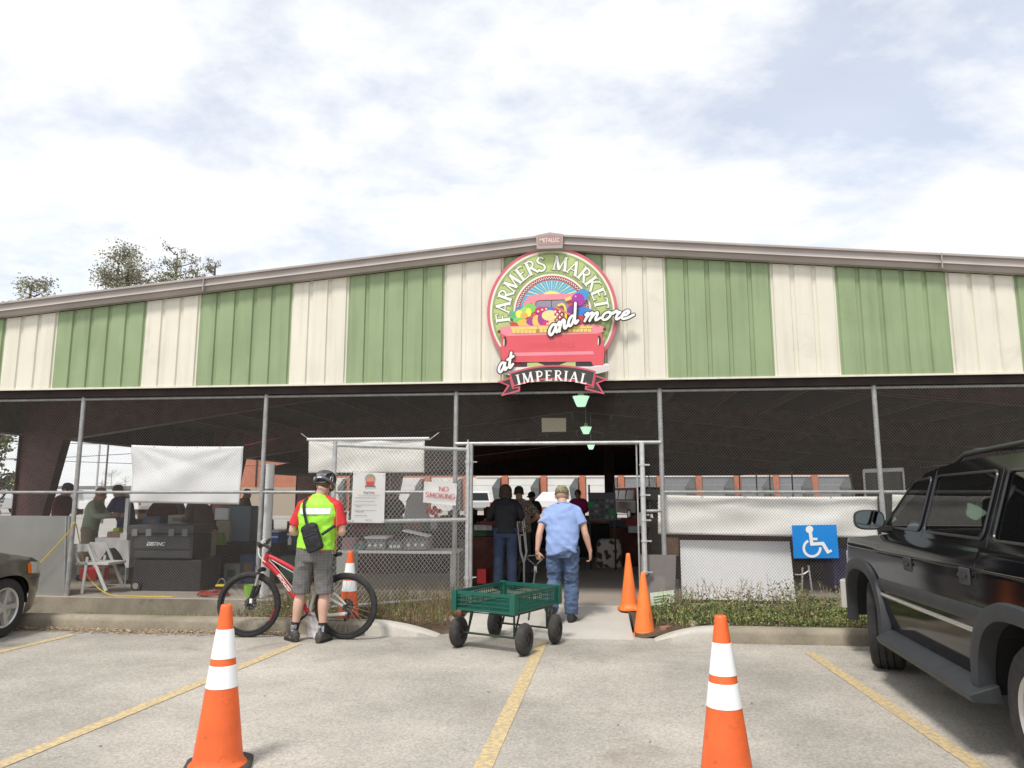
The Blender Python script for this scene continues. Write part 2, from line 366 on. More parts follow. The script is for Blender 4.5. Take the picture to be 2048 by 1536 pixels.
def stripe(x0,npan,mat,nm):
    p=0.282; prof=[]
    for i in range(npan):
        a=x0+i*p; prof+= [(a,0.026),(a+0.022,0.026),(a+0.034,0.0),(a+p-0.034,0.0),(a+p-0.022,0.026)]
    prof.append((x0+npan*p,0.026)); m=MB(); rows=[]
    prof=[(min(max(x,XL),XR),y) for x,y in prof]
    for k in range(9):
        row=[]
        for x,y in prof:
            zt=ztop(x)+ (0.010 if y>0.01 else -0.006); zb=3.12; z=zb+(zt-zb)*k/8
            row.append(Vector((x,YF+y+0.003*noise.noise(Vector((x*1.7,z*2.2,3))),z)))
        rows.append(row)
    m.loft(rows,caps=False,closed=False); obj(nm,m,mat,bld,smooth=True,ang=25)
k=-3
while True:
    x=-7.98+2.256*k
    if x>XR: break
    if x+5*0.282>XL: stripe(max(x,x),5,m_green,'wall_panel')
    if x+8*0.282>XL and x+5*0.282<XR: stripe(x+5*0.282,3,m_cream,'wall_panel')
    k+=1
# screws on the ribs and bottom trim
g=MB(); g.bb((XL,YF-0.012,3.093),(XR,YF+0.035,3.118)); obj('drip_trim',g,m_cream,bld)
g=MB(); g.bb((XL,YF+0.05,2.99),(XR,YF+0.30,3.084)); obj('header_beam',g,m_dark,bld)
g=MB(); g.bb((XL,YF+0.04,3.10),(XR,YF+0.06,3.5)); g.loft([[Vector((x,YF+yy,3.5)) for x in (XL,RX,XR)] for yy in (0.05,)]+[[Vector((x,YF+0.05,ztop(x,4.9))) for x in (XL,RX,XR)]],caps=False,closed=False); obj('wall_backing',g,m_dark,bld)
# rake trim: profile swept along the two slopes
def rake(x0,x1):
    prof=[(-0.02,0.215,0),(-0.165,0.205,0),(-0.165,0.182,1),(-0.13,0.178,1),(-0.13,0.098,1),(-0.15,0.094,0),(-0.15,0.078,0),(-0.115,0.072,1),(-0.09,0.012,1),(-0.01,0.006,1)]
    m=MB(); rings=[]
    for x in (x0,x1): rings.append([Vector((x,YF+y,ztop(x,4.945)+z)) for y,z,_ in prof])
    for i in range(len(prof)-1):
        m.cur=prof[i+1][2]; m.add([rings[0][i],rings[0][i+1],rings[1][i+1],rings[1][i]],[(0,1,2,3)])
    obj('rake_trim',m,[m_taupel,m_taupe],bld)
rake(XL-0.1,-5.602); rake(-5.6,RX-0.17); rake(RX+0.17,4.60); rake(4.602,XR+0.1)
for xj in (-5.6,4.6):
    g=MB(); zz0=ztop(xj,4.945); g.bb((xj-0.006,YF-0.170,zz0+0.005),(xj+0.006,YF-0.02,zz0+0.213)); obj('trim_joint',g,m_taupe,bld)
# ridge badge with lettering
bw=0.19
pts=[(-bw+0.01,4.93),(bw-0.01,4.93),(bw,5.135),(0,5.168),(-bw,5.135)]
g=MB(); g.poly([(x*1.0+RX,z) for x,z in pts],lambda x,z,d:Vector((x,YF-0.20+d,z)),th=0.15); badge=obj('ridge_cap',g,m_taupe,bld,bevel=0.004)
g=MB(); g.poly([(RX-0.158,4.985),(RX+0.158,4.985),(RX+0.165,5.108),(RX,5.135),(RX-0.165,5.108)],lambda x,z,d:Vector((x,YF-0.2035+d,z)),th=0.003); obj('badge_plate',g,M('badge_pink',(0.42,0.25,0.235),rough=0.4),bld)
text('badge_lettering','METALLIC',M('badge_white',(0.75,0.66,0.63),rough=0.5),frame((RX,YF-0.2045,5.047),(1,0,0),(0,0,1)),0.085,bld,ext=0.001,sx=0.72,off=0.001)
# roof, lining, side walls, back gable
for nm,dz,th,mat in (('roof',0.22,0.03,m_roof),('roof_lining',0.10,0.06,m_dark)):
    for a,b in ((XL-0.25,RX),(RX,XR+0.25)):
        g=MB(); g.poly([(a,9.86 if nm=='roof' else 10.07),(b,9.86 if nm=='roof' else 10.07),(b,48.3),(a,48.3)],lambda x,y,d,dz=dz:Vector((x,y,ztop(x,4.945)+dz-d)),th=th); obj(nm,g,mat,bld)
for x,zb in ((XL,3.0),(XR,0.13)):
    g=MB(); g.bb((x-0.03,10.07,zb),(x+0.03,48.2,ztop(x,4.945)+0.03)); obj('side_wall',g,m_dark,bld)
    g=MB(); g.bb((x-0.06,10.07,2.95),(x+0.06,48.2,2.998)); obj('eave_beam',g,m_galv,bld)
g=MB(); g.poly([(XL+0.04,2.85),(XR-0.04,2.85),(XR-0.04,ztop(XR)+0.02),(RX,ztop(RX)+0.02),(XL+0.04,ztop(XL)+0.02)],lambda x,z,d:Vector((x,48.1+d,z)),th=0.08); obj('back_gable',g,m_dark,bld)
g=MB(); g.bb((XL,48.0,2.80),(XR,48.2,2.85)); obj('back_header',g,M('orange_trim',(0.45,0.17,0.09),rough=0.6),bld)
# rigid frames: tapered columns and haunched rafters
def rframe(y,mat=m_iron):
    m=MB(); zr=lambda x: ztop(x,4.945)+0.03
    fn=lambda x,z,d:Vector((x,y+d,z))
    m.poly([(XL+0.05,0.12),(XL+0.62,0.12),(XL+1.18,2.85),(-7,zr(-7)-0.75),(RX,zr(RX)-0.55),(RX,zr(RX)),(XL+0.05,zr(XL))],fn,th=0.09)
    m.poly([(XR-0.05,0.12),(XR-0.62,0.12),(XR-1.18,2.85),(7,zr(7)-0.75),(RX,zr(RX)-0.55),(RX,zr(RX)),(XR-0.05,zr(XR))],fn,th=0.09)
    # flanges
    for s,X in ((1,XL),(-1,XR)):
        m.bar((X+s*0.62,y+0.045,0.12),(X+s*1.18,y+0.045,2.85),0.02,0.26,(0,1,0)); m.bar((X+s*0.05,y+0.045,0.12),(X+s*0.05,y+0.045,zr(X)),0.02,0.26,(0,1,0))
        m.bar((X+s*1.18,y+0.045,2.85),(X+s*6.6,y+0.045,zr(X+s*6.6)-0.76),0.26,0.02); m.bar((X+s*6.6,y+0.045,zr(X+s*6.6)-0.76),(RX,y+0.045,zr(RX)-0.56),0.26,0.02)
    obj('rigid_frame',m,mat,bld)
for y in (16.2,25.3,32.9,40.5,47.8): rframe(y)
g=MB(); g.bb((0.52,32.4,0.12),(0.95,32.7,4.3)); obj('interior_column',g,m_iron,bld)
for i,x in enumerate([XL+1.6*j for j in range(1,19)]):
    if abs(x-RX)<0.2: continue
    g=MB(); g.bb((x-0.03,10.1,ztop(x,4.945)-0.16),(x+0.03,48.0,ztop(x,4.945)+0.02)); obj('purlin',g,m_iron,bld)
# hanging ceiling lamps (lit in the photograph)
m_shade=M('lamp_glow',(0.75,0.95,0.78),rough=0.5,emis=(0.62,1.0,0.70),es=0.75)
def lamp(px_,py_,Y,s,lab):
    p=atY(px_,py_,Y); t=thing('ceiling_lamp',lab,'lamp',p,0,'lit lamps hanging in a row inside the shed')
    m=MB(); m.lathe([(0.17*s,0.10*s),(0.165*s,0.095*s),(0.085*s,-0.10*s),(0.0,-0.105*s)],20,caps=False); obj('lamp_shade',m,m_shade,t,world=False,smooth=True)
    m=MB(); m.lathe([(0.05*s,0.10*s),(0.06*s,0.16*s),(0.05*s,0.22*s)],12); obj('lamp_cap',m,m_galv,t,world=False,smooth=True)
    m=MB(); m.cyl((0,0,0.22*s),(0,0,max(0.3,ztop(p.x,4.945)+0.1-p.z)),0.008); obj('lamp_rod',m,m_galv,t,world=False)
lamp(1162,803,15.4,1.05,'nearest and largest of the glowing green-white lamps, just under the round sign')
lamp(1172,861,21.5,1.0,'middle glowing green-white lamp, right of the pale hanging board')
lamp(1182,894,30.5,0.95,'farthest and smallest glowing lamp, half behind the gateway top rail')
# ------------------------------------------------------------------ chain-link fence
FY=10.12
fence=thing('chain_link_fence','tall galvanised chain-link fence filling the open front of the shed','fence',(RX,FY,0))
m_wire=M('wire',(0.25,0.225,0.205),rough=0.55,metal=0.2)
def wires(m,x0,x1,z0,z1,dx,dz,r,O,ux,uz,n):
    """two crossing families of straight wires, clipped to a rectangle, in the plane O+ux*x+uz*z with normal n"""
    k=dz/dx
    for fam,off in ((1,r),(-1,-r)):
        lo=z0-max(fam*k*x0,fam*k*x1); hi=z1-min(fam*k*x0,fam*k*x1); c=math.floor(lo/dz)*dz
        while c<hi:
            # z = fam*k*x + c
            pts=[]
            xa=(z0-c)/(fam*k); xb=(z1-c)/(fam*k); xl,xh=min(xa,xb),max(xa,xb); xl=max(xl,x0); xh=min(xh,x1)
            if xh-xl>0.01:
                a=O+ux*xl+uz*(fam*k*xl+c)+n*off; b=O+ux*xh+uz*(fam*k*xh+c)+n*off
                d=(b-a).normalized(); s=d.cross(n).normalized()*r; q=n*r
                vs=[a-s,a-q,a+s,a+q,b-s,b-q,b+s,b+q]; m.add(vs,[(0,1,5,4),(1,2,6,5),(2,3,7,6),(3,0,4,7)])
            c+=dz
EX,EZ,EN=Vector((1,0,0)),Vector((0,0,1)),Vector((0,-1,0))
posts=[-13.3,-10.35,-7.52,-4.68,-1.89,0.93,3.73,6.55,9.4,12.2,14.6,16.9]
for x in posts:
    m=MB(); m.cyl((x,FY,0.12 if x<0 else 0.1),(x,FY,3.0),0.032,n=14); obj('post',m,m_galv,fence,smooth=True)
def bay(x0,x1,z0,z1):
    m=MB(); wires(m,x0,x1,z0,z1,0.0395,0.046,0.00115,Vector((0,FY-0.04,0)),EX,EZ,EN); obj('wire_mesh',m,m_wire,fence)
for a,b in zip(posts[:-1],posts[1:]):
    if a==-1.89: continue
    bay(a,b,0.16,2.98)
bay(-1.89,0.93,2.22,2.98); bay(-1.89,-1.65,0.16,2.22); bay(0.66,0.93,0.5,2.22)
def rail(p0,p1,r=0.021,par=fence,mat=m_galv,nm='rail'):
    m=MB(); m.cyl(p0,p1,r,n=12); return obj(nm,m,mat,par,smooth=True)
rail((XL,FY,1.59),(-1.89,FY,1.59)); rail((0.93,FY,1.59),(XR,FY,1.59)); rail((-1.89,FY-0.02,2.255),(0.93,FY-0.02,2.255),0.026); rail((XL,FY,2.96),(XR,FY,2.96),0.02)
rail((-1.665,FY-0.06,0.12),(-1.665,FY-0.06,2.25),0.034,nm='gate_post'); rail((0.665,FY-0.10,0.52),(0.665,FY-0.10,2.25),0.034,mat=m_galvl,nm='gate_post')
rail((0.665,FY-0.08,1.34),(0.93,FY,1.34),0.02); rail((0.60,FY,0.13),(0.60,FY,2.25),0.012)
for z in (0.55,0.95,1.22,1.55,1.95):
    m=MB(); m.cyl((0.665,FY-0.10,z-0.012),(0.665,FY-0.10,z+0.012),0.043,n=14); m.bar((0.69,FY-0.1,z),(0.76,FY-0.08,z),0.03,0.02); obj('hinge_band',m,m_galvl,fence)
# tension tie strip on the top rail
m=MB()
for i in range(0,int((XR-XL)/0.0395)): m.cyl((XL+i*0.0395,FY-0.044,2.985),(XL+i*0.0395+0.012,FY-0.03,3.02),0.003,n=4,caps=False)
obj('tie_wires',m,m_wire,fence)['kind']='stuff'
# open gate leaf, swung out towards the lot
GH=Vector((-1.70,10.02,0)); GE=Vector((-3.20,8.93,0)); gu=(GE-GH).normalized(); gn=Vector((gu.y,-gu.x,0)); 
if gn.y>0: gn=-gn
GW=(GE-GH).length
gate=thing('fence_gate','open chain-link gate leaf swung out towards the parked bicycle','gate',GH)
gz0,gz1=0.20,2.17
def gp(u,z,off=0): return GH+gu*u+Vector((0,0,z))+gn*off
for u in (0.0,GW): rail(gp(u,gz0-0.02),gp(u,gz1+0.05),0.028,par=gate,mat=m_galvl if u==0 else m_galv,nm='stile')
for z in (gz0,1.22,gz1): rail(gp(0,z),gp(GW,z),0.024,par=gate,mat=m_galvl if z>1 else m_galv,nm='gate_rail')
m=MB(); wires(m,0.02,GW-0.02,gz0,gz1,0.057,0.067,0.0019,GH+gn*0.03,gu,EZ,gn); obj('wire_mesh',m,M('wire_bright',(0.46,0.44,0.42),rough=0.5,metal=0.2),gate)
m=MB(); m.cyl(gp(0.0,gz1+0.04),gp(0,gz1+0.14),0.018,0.006,n=10); obj('stile_cap',m,m_galvl,gate,smooth=True)
for z in (0.45,2.0):
    m=MB(); m.cyl(gp(0,z-0.02),gp(0,z+0.02),0.04,n=12); m.cyl(gp(0,z),gp(-0.14,z),0.009,n=8); m.tube([gp(-0.05+0.04*math.cos(a),z+0.03*math.sin(a)) for a in [i*PI/5 for i in range(10)]],0.006,6,closed=True); obj('hinge',m,m_galvl,gate,smooth=True)
# ------------------------------------------------------------------ strokes and lettering
def crom(pts,k=6):
    P=[pts[0]]+list(pts)+[pts[-1]]; o=[]
    for i in range(1,len(P)-2):
        a,b,c,d=P[i-1],P[i],P[i+1],P[i+2]
        for j in range(k):
            t=j/k; o.append(tuple(0.5*((2*b[q])+(-a[q]+c[q])*t+(2*a[q]-5*b[q]+4*c[q]-d[q])*t*t+(-a[q]+3*b[q]-3*c[q]+d[q])*t**3) for q in (0,1)))
    o.append(tuple(P[-2])); return o
def ribbon(m,pts,wd,fn,dep,rnd=True,slope=0.0):
    """flat stroke; fn(x,y,depth)->point"""
    pts=[Vector((p[0],p[1])) for p in pts]; out=[]
    if rnd:
        for s,(a,b) in ((0,(pts[0],pts[1])),(1,(pts[-1],pts[-2]))):
            d=(a-b).normalized(); caps=[]
            for t in (0.97,0.85,0.6,0.3): caps.append((a+d*(wd/2*t),math.sqrt(max(0,1-t*t))))
            if s==0: out+=caps; out+=[(p,1.0) for p in pts]
            else: out+=caps[::-1]
    else: out=[(p,1.0) for p in pts]
    n=len(out); L=[];Rr=[]
    for i,(p,k) in enumerate(out):
        a=out[max(i-1,0)][0]; b=out[min(i+1,n-1)][0]; d=(b-a)
        if d.length<1e-9: d=Vector((1,0))
        d.normalize(); s=Vector((-d.y,d.x))
        # mitre
        if 0<i<n-1:
            d1=(p-a); d2=(b-p)
            if d1.length>1e-9 and d2.length>1e-9:
                c=d1.normalized().dot(d2.normalized()); k=k*min(1.6,1/math.sqrt(max(0.3,(1+c)/2)))
        q=dep+slope*i/n; L.append(fn(p.x+s.x*wd/2*k,p.y+s.y*wd/2*k,q)); Rr.append(fn(p.x-s.x*wd/2*k,p.y-s.y*wd/2*k,q))
    m.loft([L,Rr],caps=False,closed=False)
TK,TN=0.17,0.085
SER={ # letter: (advance, [(points, thick)], [serif centres (x,y,halfwidth)])
'F':(0.62,[([(0.2,0),(0.2,1)],TK),([(0.2,0.96),(0.6,0.96)],TN),([(0.2,0.52),(0.48,0.52)],TN),([(0.585,1.0),(0.585,0.8)],0.05)],[(0.2,0,0.17),(0.14,1,0.1)]),
'A':(0.80,[([(0.1,0),(0.4,1)],TN),([(0.38,1),(0.70,0)],TK),([(0.2,0.34),(0.56,0.34)],TN*0.8)],[(0.1,0,0.13),(0.70,0,0.16)]),
'R':(0.74,[([(0.2,0),(0.2,1)],TK),(crom([(0.2,0.96),(0.45,0.95),(0.58,0.75),(0.45,0.53),(0.2,0.51)],4),0.11),([(0.36,0.5),(0.68,0.0)],0.15)],[(0.2,0,0.16),(0.14,1,0.1),(0.70,0,0.1)]),
'M':(1.0,[([(0.14,0),(0.2,1)],TN),([(0.2,1),(0.48,0.05)],TK),([(0.48,0.05),(0.78,1)],TN),([(0.78,1),(0.85,0)],TK)],[(0.14,0,0.13),(0.85,0,0.15),(0.16,1,0.1),(0.83,1,0.1)]),
'E':(0.66,[([(0.2,0),(0.2,1)],TK),([(0.2,0.96),(0.6,0.96)],TN),([(0.2,0.52),(0.5,0.52)],TN),([(0.2,0.04),(0.62,0.04)],TN),([(0.585,1.0),(0.585,0.82)],0.05),([(0.61,0.0),(0.61,0.2)],0.05)],[(0.14,0,0.1),(0.14,1,0.1)]),
'S':(0.60,[(crom([(0.5,0.82),(0.44,0.94),(0.28,0.97),(0.13,0.84),(0.16,0.66),(0.32,0.53),(0.47,0.38),(0.48,0.17),(0.33,0.04),(0.16,0.06),(0.08,0.2)],4),0.125)],[]),
'K':(0.80,[([(0.2,0),(0.2,1)],TK),([(0.24,0.42),(0.62,1)],TN),([(0.34,0.56),(0.74,0)],0.15)],[(0.2,0,0.16),(0.2,1,0.16),(0.64,1,0.12),(0.74,0,0.13)]),
'T':(0.70,[([(0.35,0),(0.35,1)],TK),([(0.04,0.96),(0.66,0.96)],TN),([(0.055,1.0),(0.055,0.8)],0.05),([(0.645,1.0),(0.645,0.8)],0.05)],[(0.35,0,0.17)]),
'I':(0.36,[([(0.18,0),(0.18,1)],TK)],[(0.18,0,0.16),(0.18,1,0.16)]),
'P':(0.66,[([(0.2,0),(0.2,1)],TK),(crom([(0.2,0.96),(0.45,0.95),(0.59,0.72),(0.45,0.48),(0.2,0.46)],4),0.11)],[(0.2,0,0.16),(0.14,1,0.1)]),
'L':(0.60,[([(0.2,0),(0.2,1)],TK),([(0.2,0.04),(0.58,0.04)],TN),([(0.57,0),(0.57,0.22)],0.05)],[(0.14,0,0.1),(0.2,1,0.16)]),
' ':(0.42,[],[])}
def serif_arc(m,s,cx,cy,r,a0,a1,h,fn,dep,extra=0.0,track=0.0):
    """letters along an arc (angles in degrees, math sense, y up in local 2D)"""
    tot=sum(SER[c][0]+track for c in s); span=a0-a1; x=0.0; wscale=R(span)*r/(tot*h)
    for k,c in enumerate(s):
        adv,st,sf=SER[c]; mid=(x+(adv+track)/2)/tot; ang=R(a0-span*mid)
        def g(u,v,d,adv=adv,ang=ang):
            U=(u-adv/2)*h*min(1.15,wscale); V=(v-0.5)*h
            return fn(cx+math.cos(ang)*(r+V)+math.sin(ang)*U, cy+math.sin(ang)*(r+V)-math.cos(ang)*U,d)
        q=dep
        for pts,tk in st: ribbon(m,pts,tk+extra,g,q,rnd=extra>0); q+=0.0004
        for sx,sy,hw in sf:
            yy=0.025 if sy==0 else 0.975; ribbon(m,[(sx-hw-extra/2,yy),(sx+hw+extra/2,yy)],0.055+extra,g,q,rnd=False); q+=0.0004
        x+=adv+track
SCR={'a':(0.95,[[(0.72,0.86),(0.45,0.98),(0.18,0.72),(0.08,0.32),(0.25,0.04),(0.5,0.2),(0.72,0.6),(0.80,0.92),(0.74,0.4),(0.82,0.06),(1.02,0.2)]]),
'n':(0.95,[[(0.0,0.75),(0.14,0.96),(0.2,0.7),(0.14,0.0)],[(0.16,0.3),(0.36,0.8),(0.56,0.97),(0.66,0.75),(0.6,0.3),(0.7,0.04),(0.95,0.25)]]),
'd':(0.95,[[(0.66,0.84),(0.42,0.96),(0.16,0.7),(0.08,0.3),(0.24,0.04),(0.5,0.25),(0.70,0.8)],[(0.80,2.1),(0.76,1.4),(0.70,0.4),(0.78,0.05),(1.02,0.2)]]),
'm':(1.45,[[(0.0,0.75),(0.14,0.96),(0.2,0.7),(0.14,0.0)],[(0.16,0.3),(0.34,0.8),(0.52,0.97),(0.60,0.7),(0.56,0.0)],[(0.58,0.3),(0.76,0.8),(0.94,0.97),(1.04,0.72),(1.0,0.28),(1.1,0.04),(1.4,0.3)]]),
'o':(0.9,[[(0.5,0.96),(0.2,0.8),(0.1,0.35),(0.3,0.03),(0.6,0.15),(0.74,0.6),(0.55,0.93),(0.62,0.8),(0.95,0.85)]]),
'r':(0.75,[[(0.0,0.7),(0.2,1.05),(0.26,0.85),(0.55,0.86),(0.42,0.5),(0.42,0.12),(0.58,0.03),(0.85,0.3)]]),
'e':(0.85,[[(0.1,0.4),(0.45,0.5),(0.6,0.8),(0.42,0.98),(0.18,0.75),(0.1,0.3),(0.3,0.03),(0.65,0.1),(1.1,0.45)]]),
't':(0.7,[[(0.55,1.65),(0.42,0.9),(0.34,0.3),(0.42,0.04),(0.75,0.3)],[(0.12,1.05),(0.45,1.1),(0.8,1.15)]])}
def script(m,s,x0,y0,ang,h,fn,dep,pen,shear=0.45,st_=1.0):
    ca,sa=math.cos(R(ang)),math.sin(R(ang)); x=0; q=dep
    for c in s:
        adv,st=SCR[c]
        for pts in st:
            P=[]
            for u,v in crom(pts,5):
                X=(x+u)*h*st_+v*shear*h; Y=v*h; P.append((x0+X*ca-Y*sa,y0+X*sa+Y*ca))
            ribbon(m,P,pen*h,fn,q,slope=0.0012); q+=0.0014
        x+=adv
# ------------------------------------------------------------------ round market sign
SY=9.93
def zs(zx,zy): return 940+zx/4.517,480+zy/4.517
def S(zx,zy,d=0):   # zoom coords (y down) -> point on the sign plane; depth towards viewer
    a,b=zs(zx,zy); p=atY(a,b,SY); return Vector((p.x,SY-d,p.z))
def Su(x,y,d): return S(x,-y,d)      # y-up version
sign=thing('market_sign','big round green and red sign with a red truck of produce, on the striped gable','sign',S(745,662))
def flat(c): return M('sign_%02x%02x%02x'%tuple(int(255*v) for v in c),c,rough=0.45,var=0.03,vs=3)
def spoly(nm,pts,c,d,th=0.002,smooth=False):
    m=MB(); m.poly(pts,lambda x,y,t:S(x,y,d-t),th=th); return obj(nm,m,flat(c),sign)
def circ(cx,cy,r,a0=0,a1=360,n=72,ry=None): return [(cx+r*math.cos(R(a0+(a1-a0)*i/n)),cy-(ry or r)*math.sin(R(a0+(a1-a0)*i/n))) for i in range(n+(0 if a1-a0>=360 else 1))]
RED=(0.70,0.10,0.12); PINK=(0.78,0.27,0.32); WHT=(0.80,0.76,0.68); GRN=(0.46,0.56,0.20); GRD=(0.30,0.38,0.14); BLK=(0.035,0.032,0.03); YEL=(0.85,0.62,0.16)
CX,CY=745,662
tr=[(285,985),(290,1060),(300,1140),(215,1150),(250,1210),(380,1235),(395,1330),(1110,1330),(1130,1225),(1255,1195),(1275,1150),(1200,1130),(1212,1000)]
spoly('backing_board',circ(CX,CY,590,-36,216)+[(300,1150),(1200,1130)],(0.62,0.14,0.16),0.012,0.035)
spoly('cream_ring',circ(CX,CY,563,-33,213),WHT,0.0145)
spoly('green_disc',circ(CX,CY,545,-32,212),GRD,0.017)
spoly('lime_band',circ(CX,CY,526,-31,211),GRN,0.0195)
spoly('green_edge',circ(CX,CY,372,-20,200),GRD,0.022)
spoly('inner_cream_ring',circ(CX,CY,352,-18,198),WHT,0.0245)
spoly('checker_ring',circ(CX,CY,335,-18,198),(0.5,0.08,0.09),0.027)
m=MB(); 
for row,(ra,rb) in enumerate(((306,315),(315,324))):
    for i in range(104):
        a=198-216*i/104; 
        m.cur=(i+row)%2; m.add([S(CX+r*math.cos(R(t)),CY-r*math.sin(R(t)),0.0282) for r,t in ((ra,a),(rb,a),(rb,a-216/104*0.96),(ra,a-216/104*0.96))],[(0,1,2,3)])
obj('checker_squares',m,[flat(WHT),flat(BLK)],sign)
spoly('sky_disc',circ(CX,CY,292,-10,190),(0.10,0.42,0.66),0.0295)
m=MB()
for i in range(19):
    a=R(6+168*i/18); c=(740,530); w0=0.010+0.016*(i%2)
    # ray end on the inner circle
    def hit(t):
        dx,dy=math.cos(t),-math.sin(t); ox,oy=c[0]-CX,c[1]-CY; b=ox*dx+oy*dy; cc=ox*ox+oy*oy-290**2; k=-b+math.sqrt(b*b-cc); return (c[0]+dx*k,c[1]+dy*k)
    p,q=hit(a-w0),hit(a+w0); m.add([S(c[0],c[1],0.0322),S(*p,0.0322),S(*q,0.0322)],[(0,1,2)])
obj('sun_rays',m,flat((0.75,0.78,0.35)),sign)
spoly('sun',circ(740,530,95,0,180,20,ry=62),(0.86,0.74,0.2),0.0340)
# letters on the lime band
m=MB(); serif_arc(m,'FARMERS MARKET',CX,-CY,449,192,4,128,Su,0.0215,extra=0.10); obj('lettering_outline',m,flat((0.25,0.29,0.14)),sign)  # grey-green outline, wider strokes printed behind the letters
m=MB(); serif_arc(m,'FARMERS MARKET',CX,-CY,449,192,4,128,Su,0.0275); obj('lettering',m,flat((0.86,0.87,0.80)),sign)
# truck cab
spoly('truck_cab',[(478,640),(483,590),(500,545),(530,512),(590,498),(960,488),(1000,515),(1035,580),(1075,780),(450,790)],PINK,0.036)
spoly('cab_back',[(510,640),(520,590),(560,572),(590,650),(880,640),(885,560),(960,565),(1020,780),(500,785)],RED,0.0385)
spoly('cab_window',[(598,566),(620,556),(875,549),(890,600),(890,650),(600,655)],(0.30,0.27,0.34),0.041)
m=MB(); ribbon(m,[(738,-553),(738,-640)],5,Su,0.0425,rnd=False); ribbon(m,[(597,-655),(597,-568),(622,-554),(878,-547)],5,Su,0.0429,rnd=False); obj('window_frame',m,flat(BLK),sign)
# produce heap
rng=random.Random(5)
prod=[((455,648,46,40),(0.12,0.22,0.5)),((420,690,60,40),(0.12,0.45,0.2)),((545,625,60,42),(0.22,0.6,0.12)),((500,660,50,48),(0.35,0.66,0.15)),((450,735,58,38),(0.2,0.6,0.15)),((445,675,30,36),(0.86,0.8,0.12)),((532,662,26,40),(0.86,0.8,0.12)),((492,690,34,28),(0.85,0.42,0.1)),((400,770,34,22),(0.6,0.06,0.05)),((492,760,60,36),(0.88,0.5,0.1)),((560,745,50,34),(0.36,0.06,0.3)),((610,740,44,55),(0.85,0.55,0.12)),((640,645,52,34),(0.62,0.03,0.2)),((690,640,40,30),(0.62,0.03,0.2)),((740,650,60,36),(0.05,0.2,0.55)),((655,720,42,60),(0.35,0.05,0.25)),((722,690,72,48),(0.86,0.68,0.3)),((700,770,46,36),(0.62,0.03,0.2)),((760,760,50,40),(0.84,0.62,0.3)),((800,640,44,30),(0.6,0.05,0.2)),((960,640,80,50),(0.22,0.05,0.35)),((1020,660,70,50),(0.05,0.22,0.6)),((1000,740,70,50),(0.6,0.06,0.08)),((1075,665,36,36),(0.1,0.25,0.6))]
q=0.043
for (x,y,a,b),c in prod:
    spoly('produce',circ(x,y,a,n=22,ry=b),c,q,0.0015); q+=0.0006
m=MB(); 
for x,y in ((655,640),(690,632),(618,655),(700,765)): m.cur=0; m.poly(circ(x,y,9,n=12),lambda a,b,t:S(a,b,0.0592))
obj('flower_centres',m,flat((0.88,0.8,0.3)),sign)
m=MB()
for i in range(4):
    for j in range(4):
        cx,cy=772+i*20+(j%2)*0,655+j*26; m.cur=(i+j)%2; m.add([S(cx,cy-14,0.0595),S(cx+11,cy,0.0595),S(cx,cy+14,0.0595),S(cx-11,cy,0.0595)],[(0,1,2,3)])
obj('checkered_cloth',m,[flat(WHT),flat((0.5,0.05,0.06))],sign)
m=MB(); ribbon(m,crom([(800,-600),(835,-590),(860,-620),(868,-700),(860,-770)]),20,Su,0.0605); obj('saxophone',m,flat((0.86,0.68,0.1)),sign)
m=MB(); ribbon(m,[(770,-618),(850,-655),(930,-695)],16,Su,0.0612); obj('guitar_neck',m,flat((0.6,0.25,0.12)),sign)
spoly('blue_balloon',circ(1022,505,50,ry=55),(0.06,0.30,0.62),0.0615,0.002); spoly('purple_balloon',circ(978,550,58,ry=60),(0.40,0.04,0.36),0.0635,0.002)
spoly('balloon_glint',circ(955,520,8),(0.7,0.4,0.6),0.0648,0.001); spoly('price_tag',[(856,540),(910,515),(918,545),(868,565)],YEL,0.062,0.002)
# bed, tailgate, baskets
spoly('bed_rail',[(256,830),(290,795),(375,786),(1115,768),(1175,775),(1218,805),(1205,835),(1140,860),(350,885),(300,860)],PINK,0.048+0.014,0.003)
for x0,x1 in ((375,612),(620,850),(878,1108)):
    dy=-(x0-375)*0.022; mm=MB(); mm.poly([(x0,794+dy),(x1,790+dy),(x1-3,818+dy),(x0+5,822+dy)],lambda x,y,t:S(x,y,0.0655-t),th=0.002)
    w5=(x1-x0-22)/6
    for i in range(6):
        a=x0+12+i*w5; mm.poly([(a,823+dy),(a+w5-4,822+dy),(a+w5-5,848+dy),(a+1,850+dy)],lambda x,y,t:S(x,y,0.0645-t),th=0.0015)
    obj('produce_basket',mm,flat((0.86,0.60,0.18)),sign)
spoly('basket_shade',[(384,818),(1098,800),(1090,845),(396,852)],(0.45,0.25,0.06),0.0634,0.0008)
spoly('tailgate',[(262,848),(300,862),(350,878),(1140,855),(1185,845),(1195,880),(1208,940),(1213,1000),(1206,1140),(1112,1140),(1095,1106),(345,1112),(300,1145),(285,985),(292,890)],RED,0.067,0.004)
spoly('tailgate_lip',[(350,862),(1135,842),(1138,856),(347,877)],PINK,0.0685,0.001)
spoly('tailgate_strip',[(385,1027),(1110,1013),(1123,1041),(366,1059)],PINK,0.0685,0.001)
for x,y in ((320,925),(1166,918)):
    spoly('tail_light',circ(x,y,17,ry=46,n=24),BLK,0.0688,0.0012); spoly('tail_light_glint',circ(x-8,y+8,5,ry=36,n=16),WHT,0.0698,0.0008)
for x,y in ((268,838),(1215,815)): spoly('rail_end',circ(x,y,14,n=16),(0.12,0.03,0.02),0.0688,0.0012)
c_,s_=S(745,960,0.0690),None
